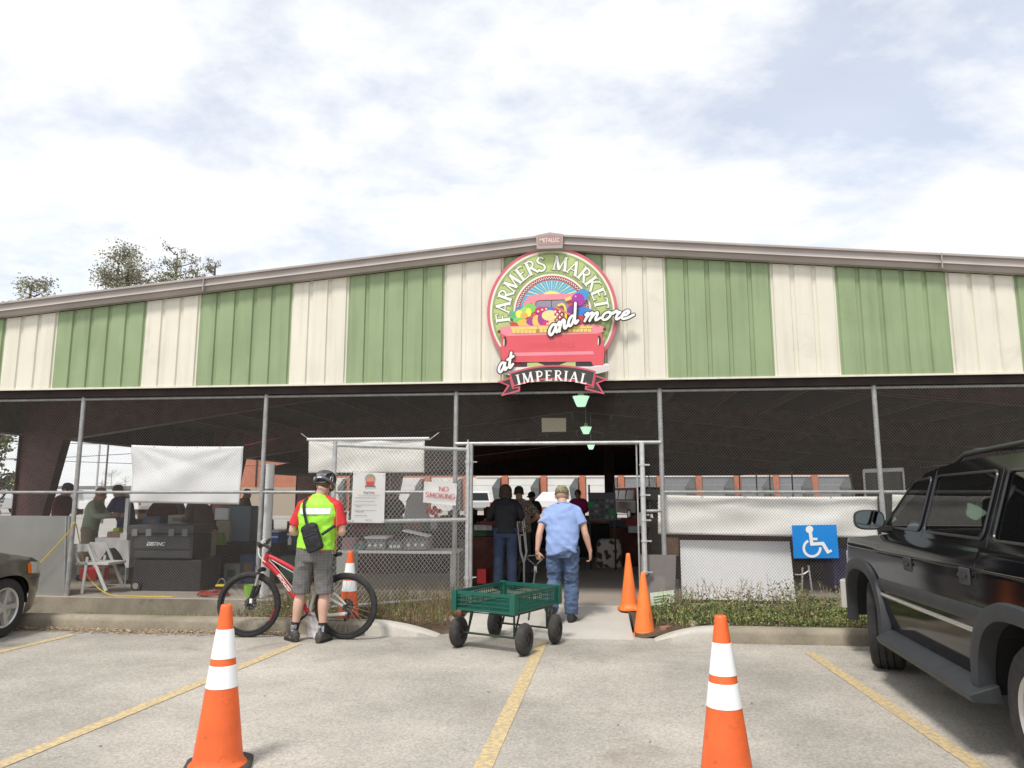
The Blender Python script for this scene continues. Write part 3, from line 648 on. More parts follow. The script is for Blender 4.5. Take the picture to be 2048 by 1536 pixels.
text('tailgate_lettering','FARMER PALS',flat((0.66,0.092,0.112)),frame(c_,(1,0,0.0),(0,0,1)),0.115,sign,ext=0.0006,sx=0.9)
spoly('chassis',[(440,1150),(480,1112),(1095,1104),(1120,1150),(1010,1175),(440,1175)],BLK,0.060,0.004)
spoly('chassis_light',[(520,1118),(610,1114),(680,1140),(600,1160),(520,1160)],GRN,0.0615,0.001); spoly('chassis_light',[(800,1140),(880,1108),(955,1106),(955,1150),(860,1160)],GRN,0.0615,0.001)
spoly('bumper',[(212,1165),(222,1135),(240,1126),(420,1155),(745,1150),(1090,1150),(1240,1120),(1268,1130),(1276,1160),(1262,1188),(1150,1215),(745,1240),(380,1232),(245,1208),(220,1190)],(0.66,0.58,0.58),0.0655,0.004)
spoly('bumper_shine',[(240,1132),(420,1160),(745,1160),(1090,1156),(1240,1126),(1262,1136),(1200,1152),(745,1185),(380,1180),(250,1155)],(0.80,0.76,0.73),0.0665,0.0008)
# ribbon
def arc(xa,xb,ya,ys,yb,n=20): # quadratic through ends with apex ys
    o=[]
    for i in range(n+1):
        t=i/n; x=xa+(xb-xa)*t; y=ya+(yb-ya)*t-(4*t*(1-t))*((ya+yb)/2-ys); o.append((x,y))
    return o
for pts,ins in (([(253,1286),(372,1243),(402,1338),(457,1325),(455,1372),(282,1417),(343,1322)],[(290,1290),(362,1262),(385,1350),(440,1342),(442,1360),(310,1395),(366,1318)]),([(1248,1265),(1128,1226),(1108,1332),(1042,1320),(1037,1357),(1217,1401),(1157,1300)],[(1212,1266),(1136,1240),(1118,1345),(1056,1334),(1054,1346),(1190,1380),(1134,1296)])):
    spoly('ribbon_tail',pts,(0.62,0.10,0.14),0.064,0.006); spoly('ribbon_tail_face',ins,BLK,0.0652,0.001)
spoly('ribbon',arc(357,1136,1208,1138,1192)+arc(1108,395,1332,1268,1334),(0.62,0.10,0.14),0.0745,0.006)
spoly('ribbon_face',arc(374,1122,1218,1153,1203)+arc(1098,404,1315,1252,1318),(0.05,0.045,0.042),0.0757,0.001)
m=MB(); serif_arc(m,'IMPERIAL',745,-(1232+1330),1330,90+14.2,90-13.9,92,lambda x,y,d:S(x,-y+(745-x)*0.008,d),0.0765,track=0.06); obj('ribbon_lettering',m,flat((0.88,0.86,0.82)),sign)
for nm,pen,c,d in (('script_outline',0.56,BLK,0.086),('script_lettering',0.30,(0.88,0.86,0.83),0.096)):
    for a_ in (('and',712,-885,25,80,Su,d,pen,0.45,1.25),('more',1022,-748,3,74,Su,d,pen,0.45,1.42),('at',262,-1216,24,74,Su,d,pen,0.45,1.15)):
        m=MB(); script(m,*a_); obj(nm,m,flat(c),sign)
# ------------------------------------------------------------------ signs on the fence
m_signw=M('sign_white',(0.78,0.76,0.73),rough=0.5,var=0.03,vs=6)
def board(name,lab,cat,fn,corn,mat,th=0.006,n=8,bul=0.0):
    """flat panel through four pixel corners (tl,tr,br,bl)"""
    P=[fn(*c) for c in corn]; nrm=(P[1]-P[0]).cross(P[3]-P[0]).normalized(); nrm=-nrm if nrm.y>0 else nrm
    t=thing(name,lab,cat,(P[2]+P[3])/2); m=MB()
    g_=lambda u,v:(P[0].lerp(P[1],u)).lerp(P[3].lerp(P[2],u),v)+nrm*bul*noise.noise(Vector((u*3,v*3,bul*99)))
    m.grid(g_,n,n); m.grid(lambda u,v:g_(u,v)-nrm*th,n,n)
    e=[(i/n,0) for i in range(n+1)]+[(1,i/n) for i in range(n+1)]+[(1-i/n,1) for i in range(n+1)]+[(0,1-i/n) for i in range(n+1)]
    m.loft([[g_(*a) for a in e],[g_(*a)-nrm*th for a in e]],caps=False,closed=False)
    obj('panel',m,mat,t,smooth=True); return t,P,nrm,g_
# accessible parking sign
def az(zx,zy,Y=FY-0.075): return atY(1536+zx/4,850+zy/4,Y)
t,P,nn_,g_=board('parking_sign','blue sign with a white wheelchair symbol on the fence beside the black truck','sign',az,[(190,803),(547,797),(569,1065),(207,1067)],M('sign_blue',(0.012,0.22,0.62),rough=0.4,var=0.05,vs=6))
m=MB(); fa=lambda x,y,d:az(x,-y)+Vector((0,-0.002-d,0))
m.poly(circ(331,835,30,n=24),lambda x,y,d:az(x,y)+Vector((0,-0.0035,0)))
ribbon(m,[(338,-862),(350,-952),(438,-948),(484,-1024)],27,fa,0.003,rnd=False); ribbon(m,[(345,-912),(395,-912)],20,fa,0.004,rnd=False); ribbon(m,[(474,-1022),(508,-1002)],20,fa,0.005,rnd=False)
ribbon(m,[(352+66*math.cos(R(a)),-(985)+66*math.sin(R(a))) for a in range(118,372,8)],20,fa,0.001,rnd=False)
obj('wheelchair_symbol',m,m_signw,t)
# signs on the open gate leaf
def gpx(x,y): return atP(x,y,GH+gn*0.05,gn)
t,P,nn_,g_=board('no_smoking_sign','small white sign with thin red NO SMOKING letters near the gate hinge','sign',gpx,[(849,963),(914,967),(912,1011),(846,1005)],m_signw,bul=0.01)
m_redl=M('red_letters',(0.62,0.05,0.06),rough=0.5)
ux=(P[1]-P[0]).normalized(); uy=(P[0]-P[3]).normalized()
def ongate(u,v,o=0.012): return P[0].lerp(P[1],u).lerp(P[3].lerp(P[2],u),v)+nn_*o
def plain(m,s,u0,v0,w,h,pen=0.1):
    G={'N':(0.8,[[(0.1,0),(0.1,1)],[(0.1,1),(0.7,0)],[(0.7,0),(0.7,1)]]),'O':(0.95,[[(0.45+0.37*math.cos(R(a)),0.5+0.5*math.sin(R(a))) for a in range(0,361,20)]]),'S':(0.75,[crom([(0.62,0.85),(0.35,1.0),(0.1,0.78),(0.35,0.52),(0.62,0.26),(0.36,0.0),(0.08,0.16)],4)]),
       'M':(0.95,[[(0.08,0),(0.16,1)],[(0.16,1),(0.46,0.15)],[(0.46,0.15),(0.76,1)],[(0.76,1),(0.84,0)]]),'K':(0.75,[[(0.1,0),(0.1,1)],[(0.12,0.42),(0.62,1)],[(0.25,0.56),(0.66,0)]]),'I':(0.3,[[(0.15,0),(0.15,1)]]),
       'G':(0.9,[[(0.45+0.37*math.cos(R(a)),0.5+0.5*math.sin(R(a))) for a in range(40,331,20)]+[(0.80,0.42),(0.5,0.42)]])}
    tot=sum(G[c][0] for c in s); x=0; q=0.0
    for c in s:
        for st in G[c][1]: ribbon(m,[((x+a)/tot*w,b*h) for a,b in st],pen*h,lambda a,b,d:ongate(u0+a,v0+h-b,0.010+d),q,rnd=False); q+=0.0003
        x+=G[c][0]
m=MB(); plain(m,'NO',0.44,0.19,0.31,0.21,0.10); plain(m,'SMOKING',0.04,0.50,0.92,0.23,0.085); obj('lettering',m,m_redl,t)
m=MB()
for u,v in ((0.05,0.06),(0.95,0.1)): 
    p=ongate(u,v,0.006); m.cyl(p,p+nn_*0.006,0.006,n=8)
obj('fastener',m,m_galv,t)
t,P,nn_,g_=board('dog_rules_sign','tall white notice headed Dog Rules with a small round emblem on the open gate','sign',gpx,[(707,944),(771,946),(768,1046),(702,1045)],m_signw,bul=0.004)
F=lambda x,y,d=0:ongate(x,y,0.006+d)
def gpoly(pts,c,d,nm='emblem',mm=None):
    m=MB(); m.poly(pts,lambda x,y,t:F(x,y,d)); return obj(nm,m,flat(c),t)
gpoly([(0.52+0.16*math.cos(a),0.125+0.10*math.sin(a)) for a in [i*PI/16 for i in range(32)]],(0.36,0.35,0.28),0.001)
gpoly([(0.42,0.14),(0.44,0.10),(0.60,0.10),(0.64,0.14),(0.64,0.19),(0.42,0.19)],(0.72,0.32,0.2),0.002); gpoly([(0.385,0.185),(0.66,0.18),(0.64,0.25),(0.40,0.255)],(0.65,0.09,0.1),0.003,'emblem_truck')
gpoly([(0.37,0.262),(0.67,0.258),(0.70,0.30),(0.64,0.285),(0.42,0.288),(0.37,0.31)],(0.2,0.16,0.16),0.0035,'emblem_ribbon')
ty=(P[0]-P[3]).normalized(); tx=(P[1]-P[0]).normalized()
m_ink=M('ink',(0.08,0.075,0.07),rough=0.7)
Hs=(P[0]-P[3]).length
text('heading','Dog Rules',m_ink,frame(F(0.5,0.40,0.001),tx,ty),0.062*Hs,t,ext=0.0004,sx=0.9)
text('red_line','Please be considerate and mindful of your dog at the market',m_redl,frame(F(0.5,0.455,0.001),tx,ty),0.022*Hs,t,ext=0.0003,sx=0.86)
rows=['1. Only dogs with good manners who mind','2. Keep your dog on a 6 ft. leash at hand','3. Keep your dog under control by your side\n     at all times','4. Keep your dog away from all produce and\n     the food vendors','5. Clean up after your dog']
for s_,v in zip(rows,(0.51,0.58,0.665,0.77,0.86)): text('rule_line',s_,m_ink,frame(F(0.06,v,0.001),tx,ty),0.026*Hs,t,ext=0.0003,align='LEFT')
text('closing_line','Thank You!',m_ink,frame(F(0.52,0.945,0.001),tx,ty),0.03*Hs,t,ext=0.0003)
m=MB()
for u,v in ((0.05,0.03),(0.95,0.05),(0.05,0.965),(0.94,0.97)):
    p=ongate(u,v,0.002); m.cyl(p,p+nn_*0.008,0.007,n=8)
obj('fastener',m,m_galv,t)
# ------------------------------------------------------------------ banners and boards behind the fence
m_vinyl=M('vinyl',(0.90,0.90,0.90),rough=0.5,var=0.05,vs=2,bump=0.1,bs=4)
m_vinylw=M('vinyl_warm',(0.88,0.86,0.80),rough=0.5,var=0.07,vs=2,bump=0.1,bs=4)
def banner(lab,corn,Y,mat,n=(40,24),amp=0.02,group=None,grom=True,seed=0,yv=None):
    P=[atY(a,b,Y) for a,b in corn]; t=thing('banner',lab,'banner',(P[2]+P[3])/2,0,group); m=MB()
    def g_(u,v):
        p=P[0].lerp(P[1],u).lerp(P[3].lerp(P[2],u),v); sag=0.012*math.sin(PI*u)*(1-v)
        f=noise.noise(Vector((u*4+seed,v*1.3+u*2,seed)))*amp+amp*0.6*math.sin(9*(u+v*0.8)+seed)*(0.3+v*0.7)*0.5
        rad=(abs(math.sin(6*math.atan2(v+0.02,u+0.02)))+abs(math.sin(6*math.atan2(v+0.02,1.02-u))))*amp*0.35*(1-v)
        return p+Vector((0,-f-rad,-sag))
    m.grid(g_,*n); o=obj('sheet',m,mat,t,smooth=True,ang=180)
    so=o.modifiers.new('s','SOLIDIFY'); so.thickness=0.002
    if grom:
        for i in range(6):
            for v in (0.03,0.97): m=MB(); p=g_(0.01+0.98*i/5,v); m.lathe([(0.008,0),(0.014,-0.003),(0.016,0)],10,c=p,axis='Y',caps=False); obj('grommet',m,m_galv,t)
    return t,P,g_
t,P,g_=banner('large white banner hanging at the left behind the fence, above the black tool chest',[(265,890),(488,893),(478,1009),(262,1005)],10.35,m_vinyl,seed=1,amp=0.05)
t,P,g_=banner('cream roll-up banner hanging on a white rod behind the cyclist and the open gate',[(619,879),(850,880),(848,945),(617,946)],10.32,m_vinylw,seed=2,amp=0.03)
m=MB(); m.cyl(P[0]+Vector((-0.03,-0.01,0)),P[1]+Vector((0.06,-0.01,0.02)),0.022,n=12); obj('rod',m,m_vinyl,t,smooth=True)
m=MB(); m.tube([P[0],atY(602,867,10.35)],0.004,5); m.tube([P[1]+Vector((0.06,0,0)),atY(878,865,10.35)],0.005,5); obj('cord',m,m_vinyl,t)
t,P,g_=banner('long narrow white banner stretched across the right fence bay above the leaning board',[(1316,990),(1754,993),(1756,1076),(1316,1068)],10.22,m_vinylw,n=(90,16),amp=0.03,seed=3)
t,P,g_=banner('edge of a second white banner just behind the truck mirror, right of the fence post',[(1784,989),(2040,992),(2042,1075),(1784,1072)],10.22,m_vinylw,seed=4,amp=0.01)
t,P,nn_,g_=board('white_board','large blank white board leaning behind the fence above the green shrubs','board',lambda x,y:atY(x,y,10.35-0.0*(y)),[(1360,1080),(1579,1083),(1592,1203),(1364,1198)],M('foam_white',(0.86,0.86,0.86),rough=0.45,var=0.02),th=0.02)
t,P,nn_,g_=board('hanging_board','small blank cream board hanging high behind the mesh over the gateway','board',lambda x,y:atY(x,y,11.2),[(1083,836),(1132,836),(1132,863),(1084,864)],M('cream_board',(0.62,0.58,0.42),rough=0.6),th=0.01)
t,P,nn_,g_=board('metal_panel','big dull galvanised sheet panel standing against the left fence behind the parked car','panel',lambda x,y:atY(x,y,10.16+0.0*y),[(-190,1030),(140,1032),(136,1190),(-190,1192)],M('zinc_sheet',(0.31,0.31,0.285),rough=0.45,metal=0.3,var=0.12,vs=1.5,bump=0.1,bs=3),th=0.02,bul=0.02)
for i in range(3):
    m=MB(); u=0.02+0.48*i; m.cyl(g_(u,0)+Vector((0,-0.01,0)),g_(u,1)+Vector((0,-0.01,0)),0.012,n=8); obj('edge_tube',m,m_galv,t,smooth=True)
t,P,nn_,g_=board('grey_board','grey board leaning at the right gatepost behind the orange cones','board',lambda x,y:atY(x,y,10.085),[(1281,1109),(1352,1110),(1350,1216),(1283,1216)],M('grey_board',(0.24,0.22,0.21),rough=0.6,var=0.05),th=0.012)
t,P,nn_,g_=board('yard_sign','small pale green lawn sign tilted in the shrubs beside the grey board','sign',lambda x,y:atY(x,y,9.55),[(1300,1186),(1348,1180),(1352,1204),(1302,1213)],M('pale_green',(0.50,0.58,0.38),rough=0.5,var=0.1,vs=14,col2=(0.72,0.74,0.66)),th=0.008)
m=MB(); 
for u in (0.15,0.85): m.cyl(g_(u,0.9),g_(u,0.9)+Vector((0,0,-0.25)),0.004,n=6)
m2=M('sign_green_ink',(0.25,0.4,0.2),rough=0.6); obj('stake',m,m_galv,t)
m=MB()
for k in range(3):
    a=g_(0.12,0.3+0.2*k)+nn_*0.006; b=g_(0.8-0.15*k,0.3+0.2*k)+nn_*0.006; m.bar(a,b,0.012,0.002,(0,0,1))
obj('printed_line',m,m2,t)
# ------------------------------------------------------------------ people
m_skin=M('skin',(0.56,0.32,0.23),rough=0.55,var=0.10,vs=9); m_skin2=M('skin_pale',(0.60,0.37,0.28),rough=0.55,var=0.08,vs=9); m_skin3=M('skin_tan',(0.36,0.19,0.12),rough=0.55,var=0.12,vs=9)
m_eye=M('eye_dark',(0.03,0.02,0.02),rough=0.2)
V=Vector
def limb(m,pts,rad,n=14,k=4):
    P=[V(p) for p in pts]; pp=[];rr=[]
    Q=[P[0]]+P+[P[-1]]; Rr=[rad[0]]+list(rad)+[rad[-1]]
    for i in range(1,len(Q)-2):
        for j in range(k):
            t=j/k; f=lambda a,b,c,d:0.5*((2*b)+(c-a)*t+(2*a-5*b+4*c-d)*t*t+(3*b-a-3*c+d)*t**3)
            pp.append(V([f(Q[i-1][q],Q[i][q],Q[i+1][q],Q[i+2][q]) for q in range(3)])); rr.append(f(Rr[i-1],Rr[i],Rr[i+1],Rr[i+2]))
    pp.append(P[-1]); rr.append(rad[-1]); m.tube(pp,rr,n)
def ringE(c,rx,ry,rot=None,n=28,p=2.3):
    o=[]
    for i in range(n):
        a=2*PI*i/n; ca,sa=math.cos(a),math.sin(a); x=rx*math.copysign(abs(ca)**(2/p),ca); y=ry*math.copysign(abs(sa)**(2/p),sa); q=V((x,y,0))
        if rot is not None: q=rot@q
        o.append(V(c)+q)
    return o
def tors(m,secs,n=28,p=2.4):
    """secs: (centre, rx, ry); rings tilt with the spine"""
    rings=[]; k=len(secs)
    for i,s in enumerate(secs):
        a=V(secs[max(i-1,0)][0]); b=V(secs[min(i+1,k-1)][0]); d=(b-a).normalized(); q=V((0,0,1)).rotation_difference(d).to_matrix()
        rings.append(ringE(s[0],s[1],s[2],q,n,p))
    m.loft(rings)
def hand(m,w,d,nrm,thumb,s=1.0,curl=35,spread=1.0):
    """w wrist, d pointing direction, nrm palm side, thumb = direction of the thumb side"""
    w=V(w); d=V(d).normalized(); nrm=V(nrm); nrm=(nrm-d*nrm.dot(d)).normalized(); t=d.cross(nrm); 
    if t.dot(V(thumb))<0: t=-t
    rings=[]
    for k,(u,a,b) in enumerate(((0,0.026,0.020),(0.03,0.036,0.017),(0.06,0.041,0.015),(0.088,0.040,0.012))):
        rings.append([w+(d*u+t*a*math.cos(x)+nrm*b*math.sin(x))*s for x in [2*PI*i/12 for i in range(12)]])
    m.loft(rings)
    for i,(off,L,cu) in enumerate(((0.030,0.070,0.85),(0.010,0.080,1.0),(-0.010,0.074,1.1),(-0.029,0.058,1.2))):
        p=w+(d*0.082+t*off)*s; dd=(d+t*off*2.2*spread).normalized(); pts=[p]; a=R(curl*0.5*cu)
        for seg in (0.42,0.33,0.25):
            q=dd*math.cos(a)+nrm*math.sin(a); p=p+q*L*seg*s; pts.append(p); a+=R(curl*cu)
        m.tube(pts,[0.0092*s,0.0088*s,0.0080*s,0.0068*s],8)
    p=w+(d*0.025+t*0.030)*s; pts=[p]
    for k,(a,b,c,L) in enumerate(((0.75,0.6,0.3,0.034),(0.85,0.35,0.45,0.030),(0.9,0.05,0.6,0.026))):
        q=(d*a+t*b+nrm*c).normalized(); p=p+q*L*s; pts.append(p)
    m.tube(pts,[0.013*s,0.0115*s,0.0095*s,0.0075*s],8)
def head(m,c,tilt=0,turn=0,s=1.0):
    q=Matrix.Rotation(turn,3,'Z')@Matrix.Rotation(-tilt,3,'X'); c=V(c); P=lambda x,y,z:c+q@V((x,y,z))*s
    m.sph(c+q@V((0,-0.012,0.03))*s,(0.076*s,0.094*s,0.088*s),18,14,q); m.sph(P(0,0.030,-0.045),(0.055*s,0.062*s,0.066*s),14,10,q)
    m.sph(P(0,0.096,-0.028),(0.013*s,0.020*s,0.022*s),8,6,q); m.sph(P(0,0.082,-0.068),(0.024*s,0.012*s,0.009*s),8,6,q); m.sph(P(0,0.078,-0.098),(0.022*s,0.018*s,0.016*s),8,6,q)
    for sx in (-1,1): m.sph(P(sx*0.079,-0.006,-0.010),(0.012*s,0.021*s,0.032*s),8,8,q)
    return q
def human(name,lab,loc,rz,J,skin,voxel=0.0075,scale=1.0,group=None,eyes=True,bare_leg=True,hands=True,hc=(35,35)):
    t=thing(name,lab,'person',loc,rz,group); m=MB(); s=scale
    hd=V(J['head']); q=head(m,hd,J.get('tilt',0),J.get('turn',0),1.0)
    nb=V(J['neck']); limb(m,[nb+V((0,-0.01,-0.05)),nb+V((0,0,0.03)),hd+q@V((0,-0.02,-0.04))],[0.068,0.056,0.055])
    pe=V(J['pelvis']); ch=V(J['chest'])
    tors(m,[(pe+V((0,0,-0.08)),0.13,0.09),(pe+V((0,0,0.02)),0.15,0.105),(pe.lerp(ch,0.4),0.125,0.09),(ch,0.155,0.105),(nb+V((0,-0.01,-0.07)),0.12,0.08),(nb+V((0,0,-0.02)),0.07,0.06)])
    for sd in ('L','R'):
        S_=V(J['sh'+sd]); E_=V(J['el'+sd]); W_=V(J['wr'+sd]); H_=V(J['hip'+sd]); K_=V(J['kn'+sd]); A_=V(J['an'+sd]); sg=-1 if sd=='L' else 1
        limb(m,[ch+V((sg*0.06,0,0.08)),S_.lerp(ch,0.17),S_.lerp(E_,0.35),E_,E_.lerp(W_,0.25),E_.lerp(W_,0.7),W_],[0.055,0.046,0.048,0.040,0.042,0.031,0.026])
        if hands:
            d=J.get('hd'+sd,(W_-E_).normalized()); hand(m,W_,d,J.get('pn'+sd,(-sg,0,0)),J.get('th'+sd,(0,1,0)),1.0,hc[0 if sd=='L' else 1])
        limb(m,[pe+V((sg*0.07,0,0)),H_,H_.lerp(K_,0.45),K_,K_.lerp(A_,0.28)+V((0,-0.015,0)),K_.lerp(A_,0.7),A_],[0.085,0.09,0.075,0.056,0.058,0.041,0.036])
        td=V(J.get('toe'+sd,(sg*0.25,1,0))).normalized(); limb(m,[A_+V((0,-0.02,-0.03)),A_+td*0.05+V((0,0,-0.04)),A_+td*0.15+V((0,0,-0.055))],[0.038,0.036,0.024])
    me=union(m,'body',voxel,2); b=obj('body',me,skin,t,smooth=True,world=False,ang=180)
    if eyes:
        for sx in (-1,1):
            e=MB(); e.sph(hd+q@V((sx*0.030,0.083,0.0)),0.010,8,6); obj('eye',e,m_eye,t,world=False,smooth=True)
    t.scale=(s,s,s); t['q']=0; del t['q']
    return t,q
def cloth(t,nm,build,mat,voxel=0.009,wr=0.004,wf=7,seed=1,smooth=2,aniso=(1,1,1),lab=None):
    m=MB(); build(m); me=union(m,nm,voxel,smooth,wr,wf,seed,aniso); o=obj(nm,me,mat,t,smooth=True,world=False,ang=180)
    if lab: o['label']=lab
    return o
def sleeve(m,S_,E_,f,r0,r1,extra=0.01):
    S_=V(S_);E_=V(E_); e=S_.lerp(E_,f); d=(e-S_).normalized(); m.sph(S_,r0,14,10); m.tube([S_-d*0.02,S_.lerp(e,0.5),e],[r0,(r0+r1)/2,r1],16)
def leg_cl(m,H_,K_,A_,r,fr=1.0,kfr=None):
    H_,K_,A_=V(H_),V(K_),V(A_)
    if fr<=1: limb(m,[H_+V((0,0,0.08)),H_,H_.lerp(K_,0.5*fr),H_.lerp(K_,fr)],[r[0],r[0],r[1],r[2]],18)
    else:
        e=K_.lerp(A_,fr-1); limb(m,[H_+V((0,0,0.08)),H_,H_.lerp(K_,0.5),K_,K_.lerp(e,0.35)+V((0,-0.012,0)),e],[r[0],r[0],r[1],r[2],r[3],r[4]],18)
def shoe(m,A_,td,s=1.0,h=0.0,lift=0.0):
    A_=V(A_); td=V(td).normalized(); sd=V((td.y,-td.x,0)).normalized(); up=sd.cross(td).normalized()
    if up.z<0: up=-up
    rings=[]
    for u,w_,hh in ((-0.085,0.030,0.06),(-0.07,0.042,0.112),(-0.02,0.047,0.125),(0.045,0.048,0.092),(0.10,0.050,0.062),(0.15,0.046,0.048),(0.185,0.028,0.034)):
        c=A_+td*u*s+up*(-0.08+hh/2)*1.0
        rings.append([c+sd*w_*s*math.cos(a)+up*hh/2*math.sin(a)*(1.0) for a in [2*PI*i/14 for i in range(14)]])
    m.loft(rings)
def shoes(t,A,tds,mat,sole,sc_=1.0,lab=None):
    for i,(a,td) in enumerate(zip(A,tds)):
        m=MB(); shoe(m,a,td,sc_); me=union(m,'shoe',0.008,1); o=obj('shoe',me,mat,t,smooth=True,world=False,ang=180)
        td_=V(td).normalized(); sd=V((td_.y,-td_.x,0)).normalized(); up=sd.cross(td_).normalized(); up=up if up.z>0 else -up
        m=MB(); pts=[(-0.083,0.0),(-0.06,0.034),(0.0,0.040),(0.09,0.050),(0.15,0.046),(0.19,0.022),(0.195,0),(0.19,-0.022),(0.15,-0.046),(0.09,-0.05),(0,-0.04),(-0.06,-0.034)]
        m.poly(pts,lambda x,y,d:V(a)+td_*x*sc_+sd*y*sc_+up*(-0.083+d),th=0.018); so=obj('sole',m,sole,o,world=False); 
# plaid cloth
def plaid_mat(name,a,b,c,sx=38):
    m=bpy.data.materials.new(name); m.use_nodes=True; t=m.node_tree; bs=t.nodes['Principled BSDF']; L=t.links.new; co=t.nodes.new('ShaderNodeTexCoord'); k=None
    def wv(dir,sc_,dist=0.6):
        w_=t.nodes.new('ShaderNodeTexWave'); w_.bands_direction=dir; w_.inputs['Scale'].default_value=sc_; w_.inputs['Distortion'].default_value=dist; w_.inputs['Detail'].default_value=2; L(co.outputs['Object'],w_.inputs['Vector']); return w_.outputs['Fac']
    def mx(f,x,y):
        n=t.nodes.new('ShaderNodeMixRGB'); L(f,n.inputs[0]); 
        for i,v in ((1,x),(2,y)):
            if isinstance(v,tuple): n.inputs[i].default_value=(*v,1)
            else: L(v,n.inputs[i])
        return n.outputs[0]
    def rp(i,p0,p1):
        r=t.nodes.new('ShaderNodeValToRGB'); r.color_ramp.elements[0].position=p0; r.color_ramp.elements[1].position=p1; L(i,r.inputs[0]); return r.outputs[0]
    k=mx(rp(wv('X',9),0.35,0.65),a,b); k=mx(rp(wv('Z',10),0.55,0.8),k,b); k=mx(rp(wv('X',30,0.2),0.84,0.95),k,c); k=mx(rp(wv('Z',26,0.2),0.86,0.96),k,c)
    L(k,bs.inputs['Base Color']); bs.inputs['Roughness'].default_value=0.9; return m
m_lime=M('lime_vest',(0.36,0.80,0.05),rough=0.6,var=0.10,vs=5,bump=0.5,bs=9); m_red=M('red_jersey',(0.58,0.02,0.025),rough=0.65,var=0.12,vs=6)
m_black=M('black_cloth',(0.018,0.018,0.022),rough=0.75,var=0.3,vs=10); m_blk=M('black_plastic',(0.02,0.02,0.02),rough=0.4)
m_refl=M('reflective_white',(0.93,0.95,0.95),rough=0.35,emis=(0.95,1,1),es=0.0); m_rub=M('rubber',(0.028,0.026,0.025),rough=0.8,var=0.3,vs=20)
m_shoe=M('shoe_dark',(0.06,0.055,0.05),rough=0.5,var=0.35,vs=30); m_denim=M('denim',(0.075,0.115,0.20),rough=0.85,var=0.30,vs=9,bump=0.5,bs=14); m_denim2=M('denim_dark',(0.035,0.055,0.11),rough=0.85,var=0.25,vs=7)
m_blue=M('blue_tshirt',(0.25,0.345,0.60),rough=0.9,var=0.07,vs=6,bump=0.5,bs=7)
m_camo=M('camo',(0.30,0.30,0.17),rough=0.85,var=0.4,vs=38,col2=(0.10,0.07,0.035),detail=1)
# ---- cyclist
cl=atZ(613,1283,0.0); CYC=V((cl.x+0.05,cl.y+0.0,0.0))
J=dict(pelvis=(0.01,0,0.97),chest=(0.025,0.02,1.30),neck=(0.035,0.02,1.52),head=(0.06,0.065,1.655),tilt=0.5,turn=-0.12,
 shL=(-0.180,0.02,1.45),shR=(0.240,0.02,1.45),elL=(-0.255,-0.01,1.16),elR=(0.305,-0.01,1.16),wrL=(-0.10,0.24,1.12),wrR=(0.12,0.24,1.12),pnL=(0.6,0.2,1),pnR=(-0.6,0.2,1),thL=(0,0,1),thR=(0,0,1),
 hipL=(-0.10,0,0.90),hipR=(0.10,0,0.90),knL=(-0.145,0.03,0.50),knR=(0.115,0.03,0.50),anL=(-0.195,0,0.085),anR=(0.125,-0.02,0.085),toeL=(-0.75,0.75,0),toeR=(0.18,1,0))
cyc,q=human('person','cyclist in lime vest, red sleeves, plaid shorts and helmet standing by the red bicycle','x' and CYC,0,J,m_skin2,hc=(50,50))
def b(m):
    tors(m,[((0.012,0.0,0.955),0.190,0.12),((0.016,0,1.03),0.185,0.115),((0.02,0.01,1.13),0.18,0.115),((0.024,0.015,1.24),0.195,0.13),((0.028,0.02,1.36),0.212,0.135),((0.03,0.015,1.44),0.20,0.115),((0.033,0.02,1.50),0.12,0.085)]); 
    sleeve(m,(-0.158,0.02,1.425),(-0.255,-0.01,1.16),0.78,0.070,0.072); sleeve(m,(0.218,0.02,1.425),(0.305,-0.01,1.16),0.80,0.070,0.072); limb(m,[(-0.15,0.02,1.44),(-0.03,0.02,1.51),(0.09,0.02,1.51),(0.21,0.02,1.44)],[0.055,0.05,0.05,0.055])
cloth(cyc,'jersey',b,m_red,wr=0.004,seed=2)
VS=[((0.012,0.0,0.975),0.206,0.135),((0.016,0,1.05),0.202,0.132),((0.02,0.01,1.13),0.200,0.132),((0.024,0.015,1.24),0.214,0.144),((0.028,0.02,1.36),0.228,0.150),((0.03,0.015,1.45),0.190,0.130),((0.033,0.02,1.515),0.100,0.088),((0.035,0.02,1.555),0.074,0.074)]
def b(m): tors(m,VS)
cloth(cyc,'vest',b,m_lime,wr=0.010,wf=8,seed=5,voxel=0.007)
m=MB()
def vs_at(z,x):
    for i in range(len(VS)-1):
        a,b_=VS[i],VS[i+1]
        if a[0][2]<=z<=b_[0][2]:
            t_=(z-a[0][2])/(b_[0][2]-a[0][2]); rx=a[1]+(b_[1]-a[1])*t_; ry=a[2]+(b_[2]-a[2])*t_; cy=a[0][1]+(b_[0][1]-a[0][1])*t_
            k=max(0,1-abs((x-0.026)/rx)**2.4)**(1/2.4); return cy-ry*k
    return 0
m.grid(lambda u,v:V((-0.139+0.335*u,vs_at(1.345+0.062*v,-0.139+0.335*u)-0.011,1.345+0.062*v)),20,4); obj('reflective_strip',m,m_refl,cyc,world=False,smooth=True)
def b(m):
    tors(m,[((0,0,0.84),0.17,0.115),((0,0,0.92),0.178,0.125),((0,0,1.0),0.172,0.120)]); leg_cl(m,J['hipL'],J['knL'],J['anL'],(0.105,0.100,0.098),0.99); leg_cl(m,J['hipR'],J['knR'],J['anR'],(0.105,0.100,0.098),0.99)
cloth(cyc,'shorts',b,plaid_mat('plaid',(0.055,0.055,0.058),(0.12,0.118,0.115),(0.26,0.25,0.24)),wr=0.009,wf=8,seed=3,voxel=0.008)
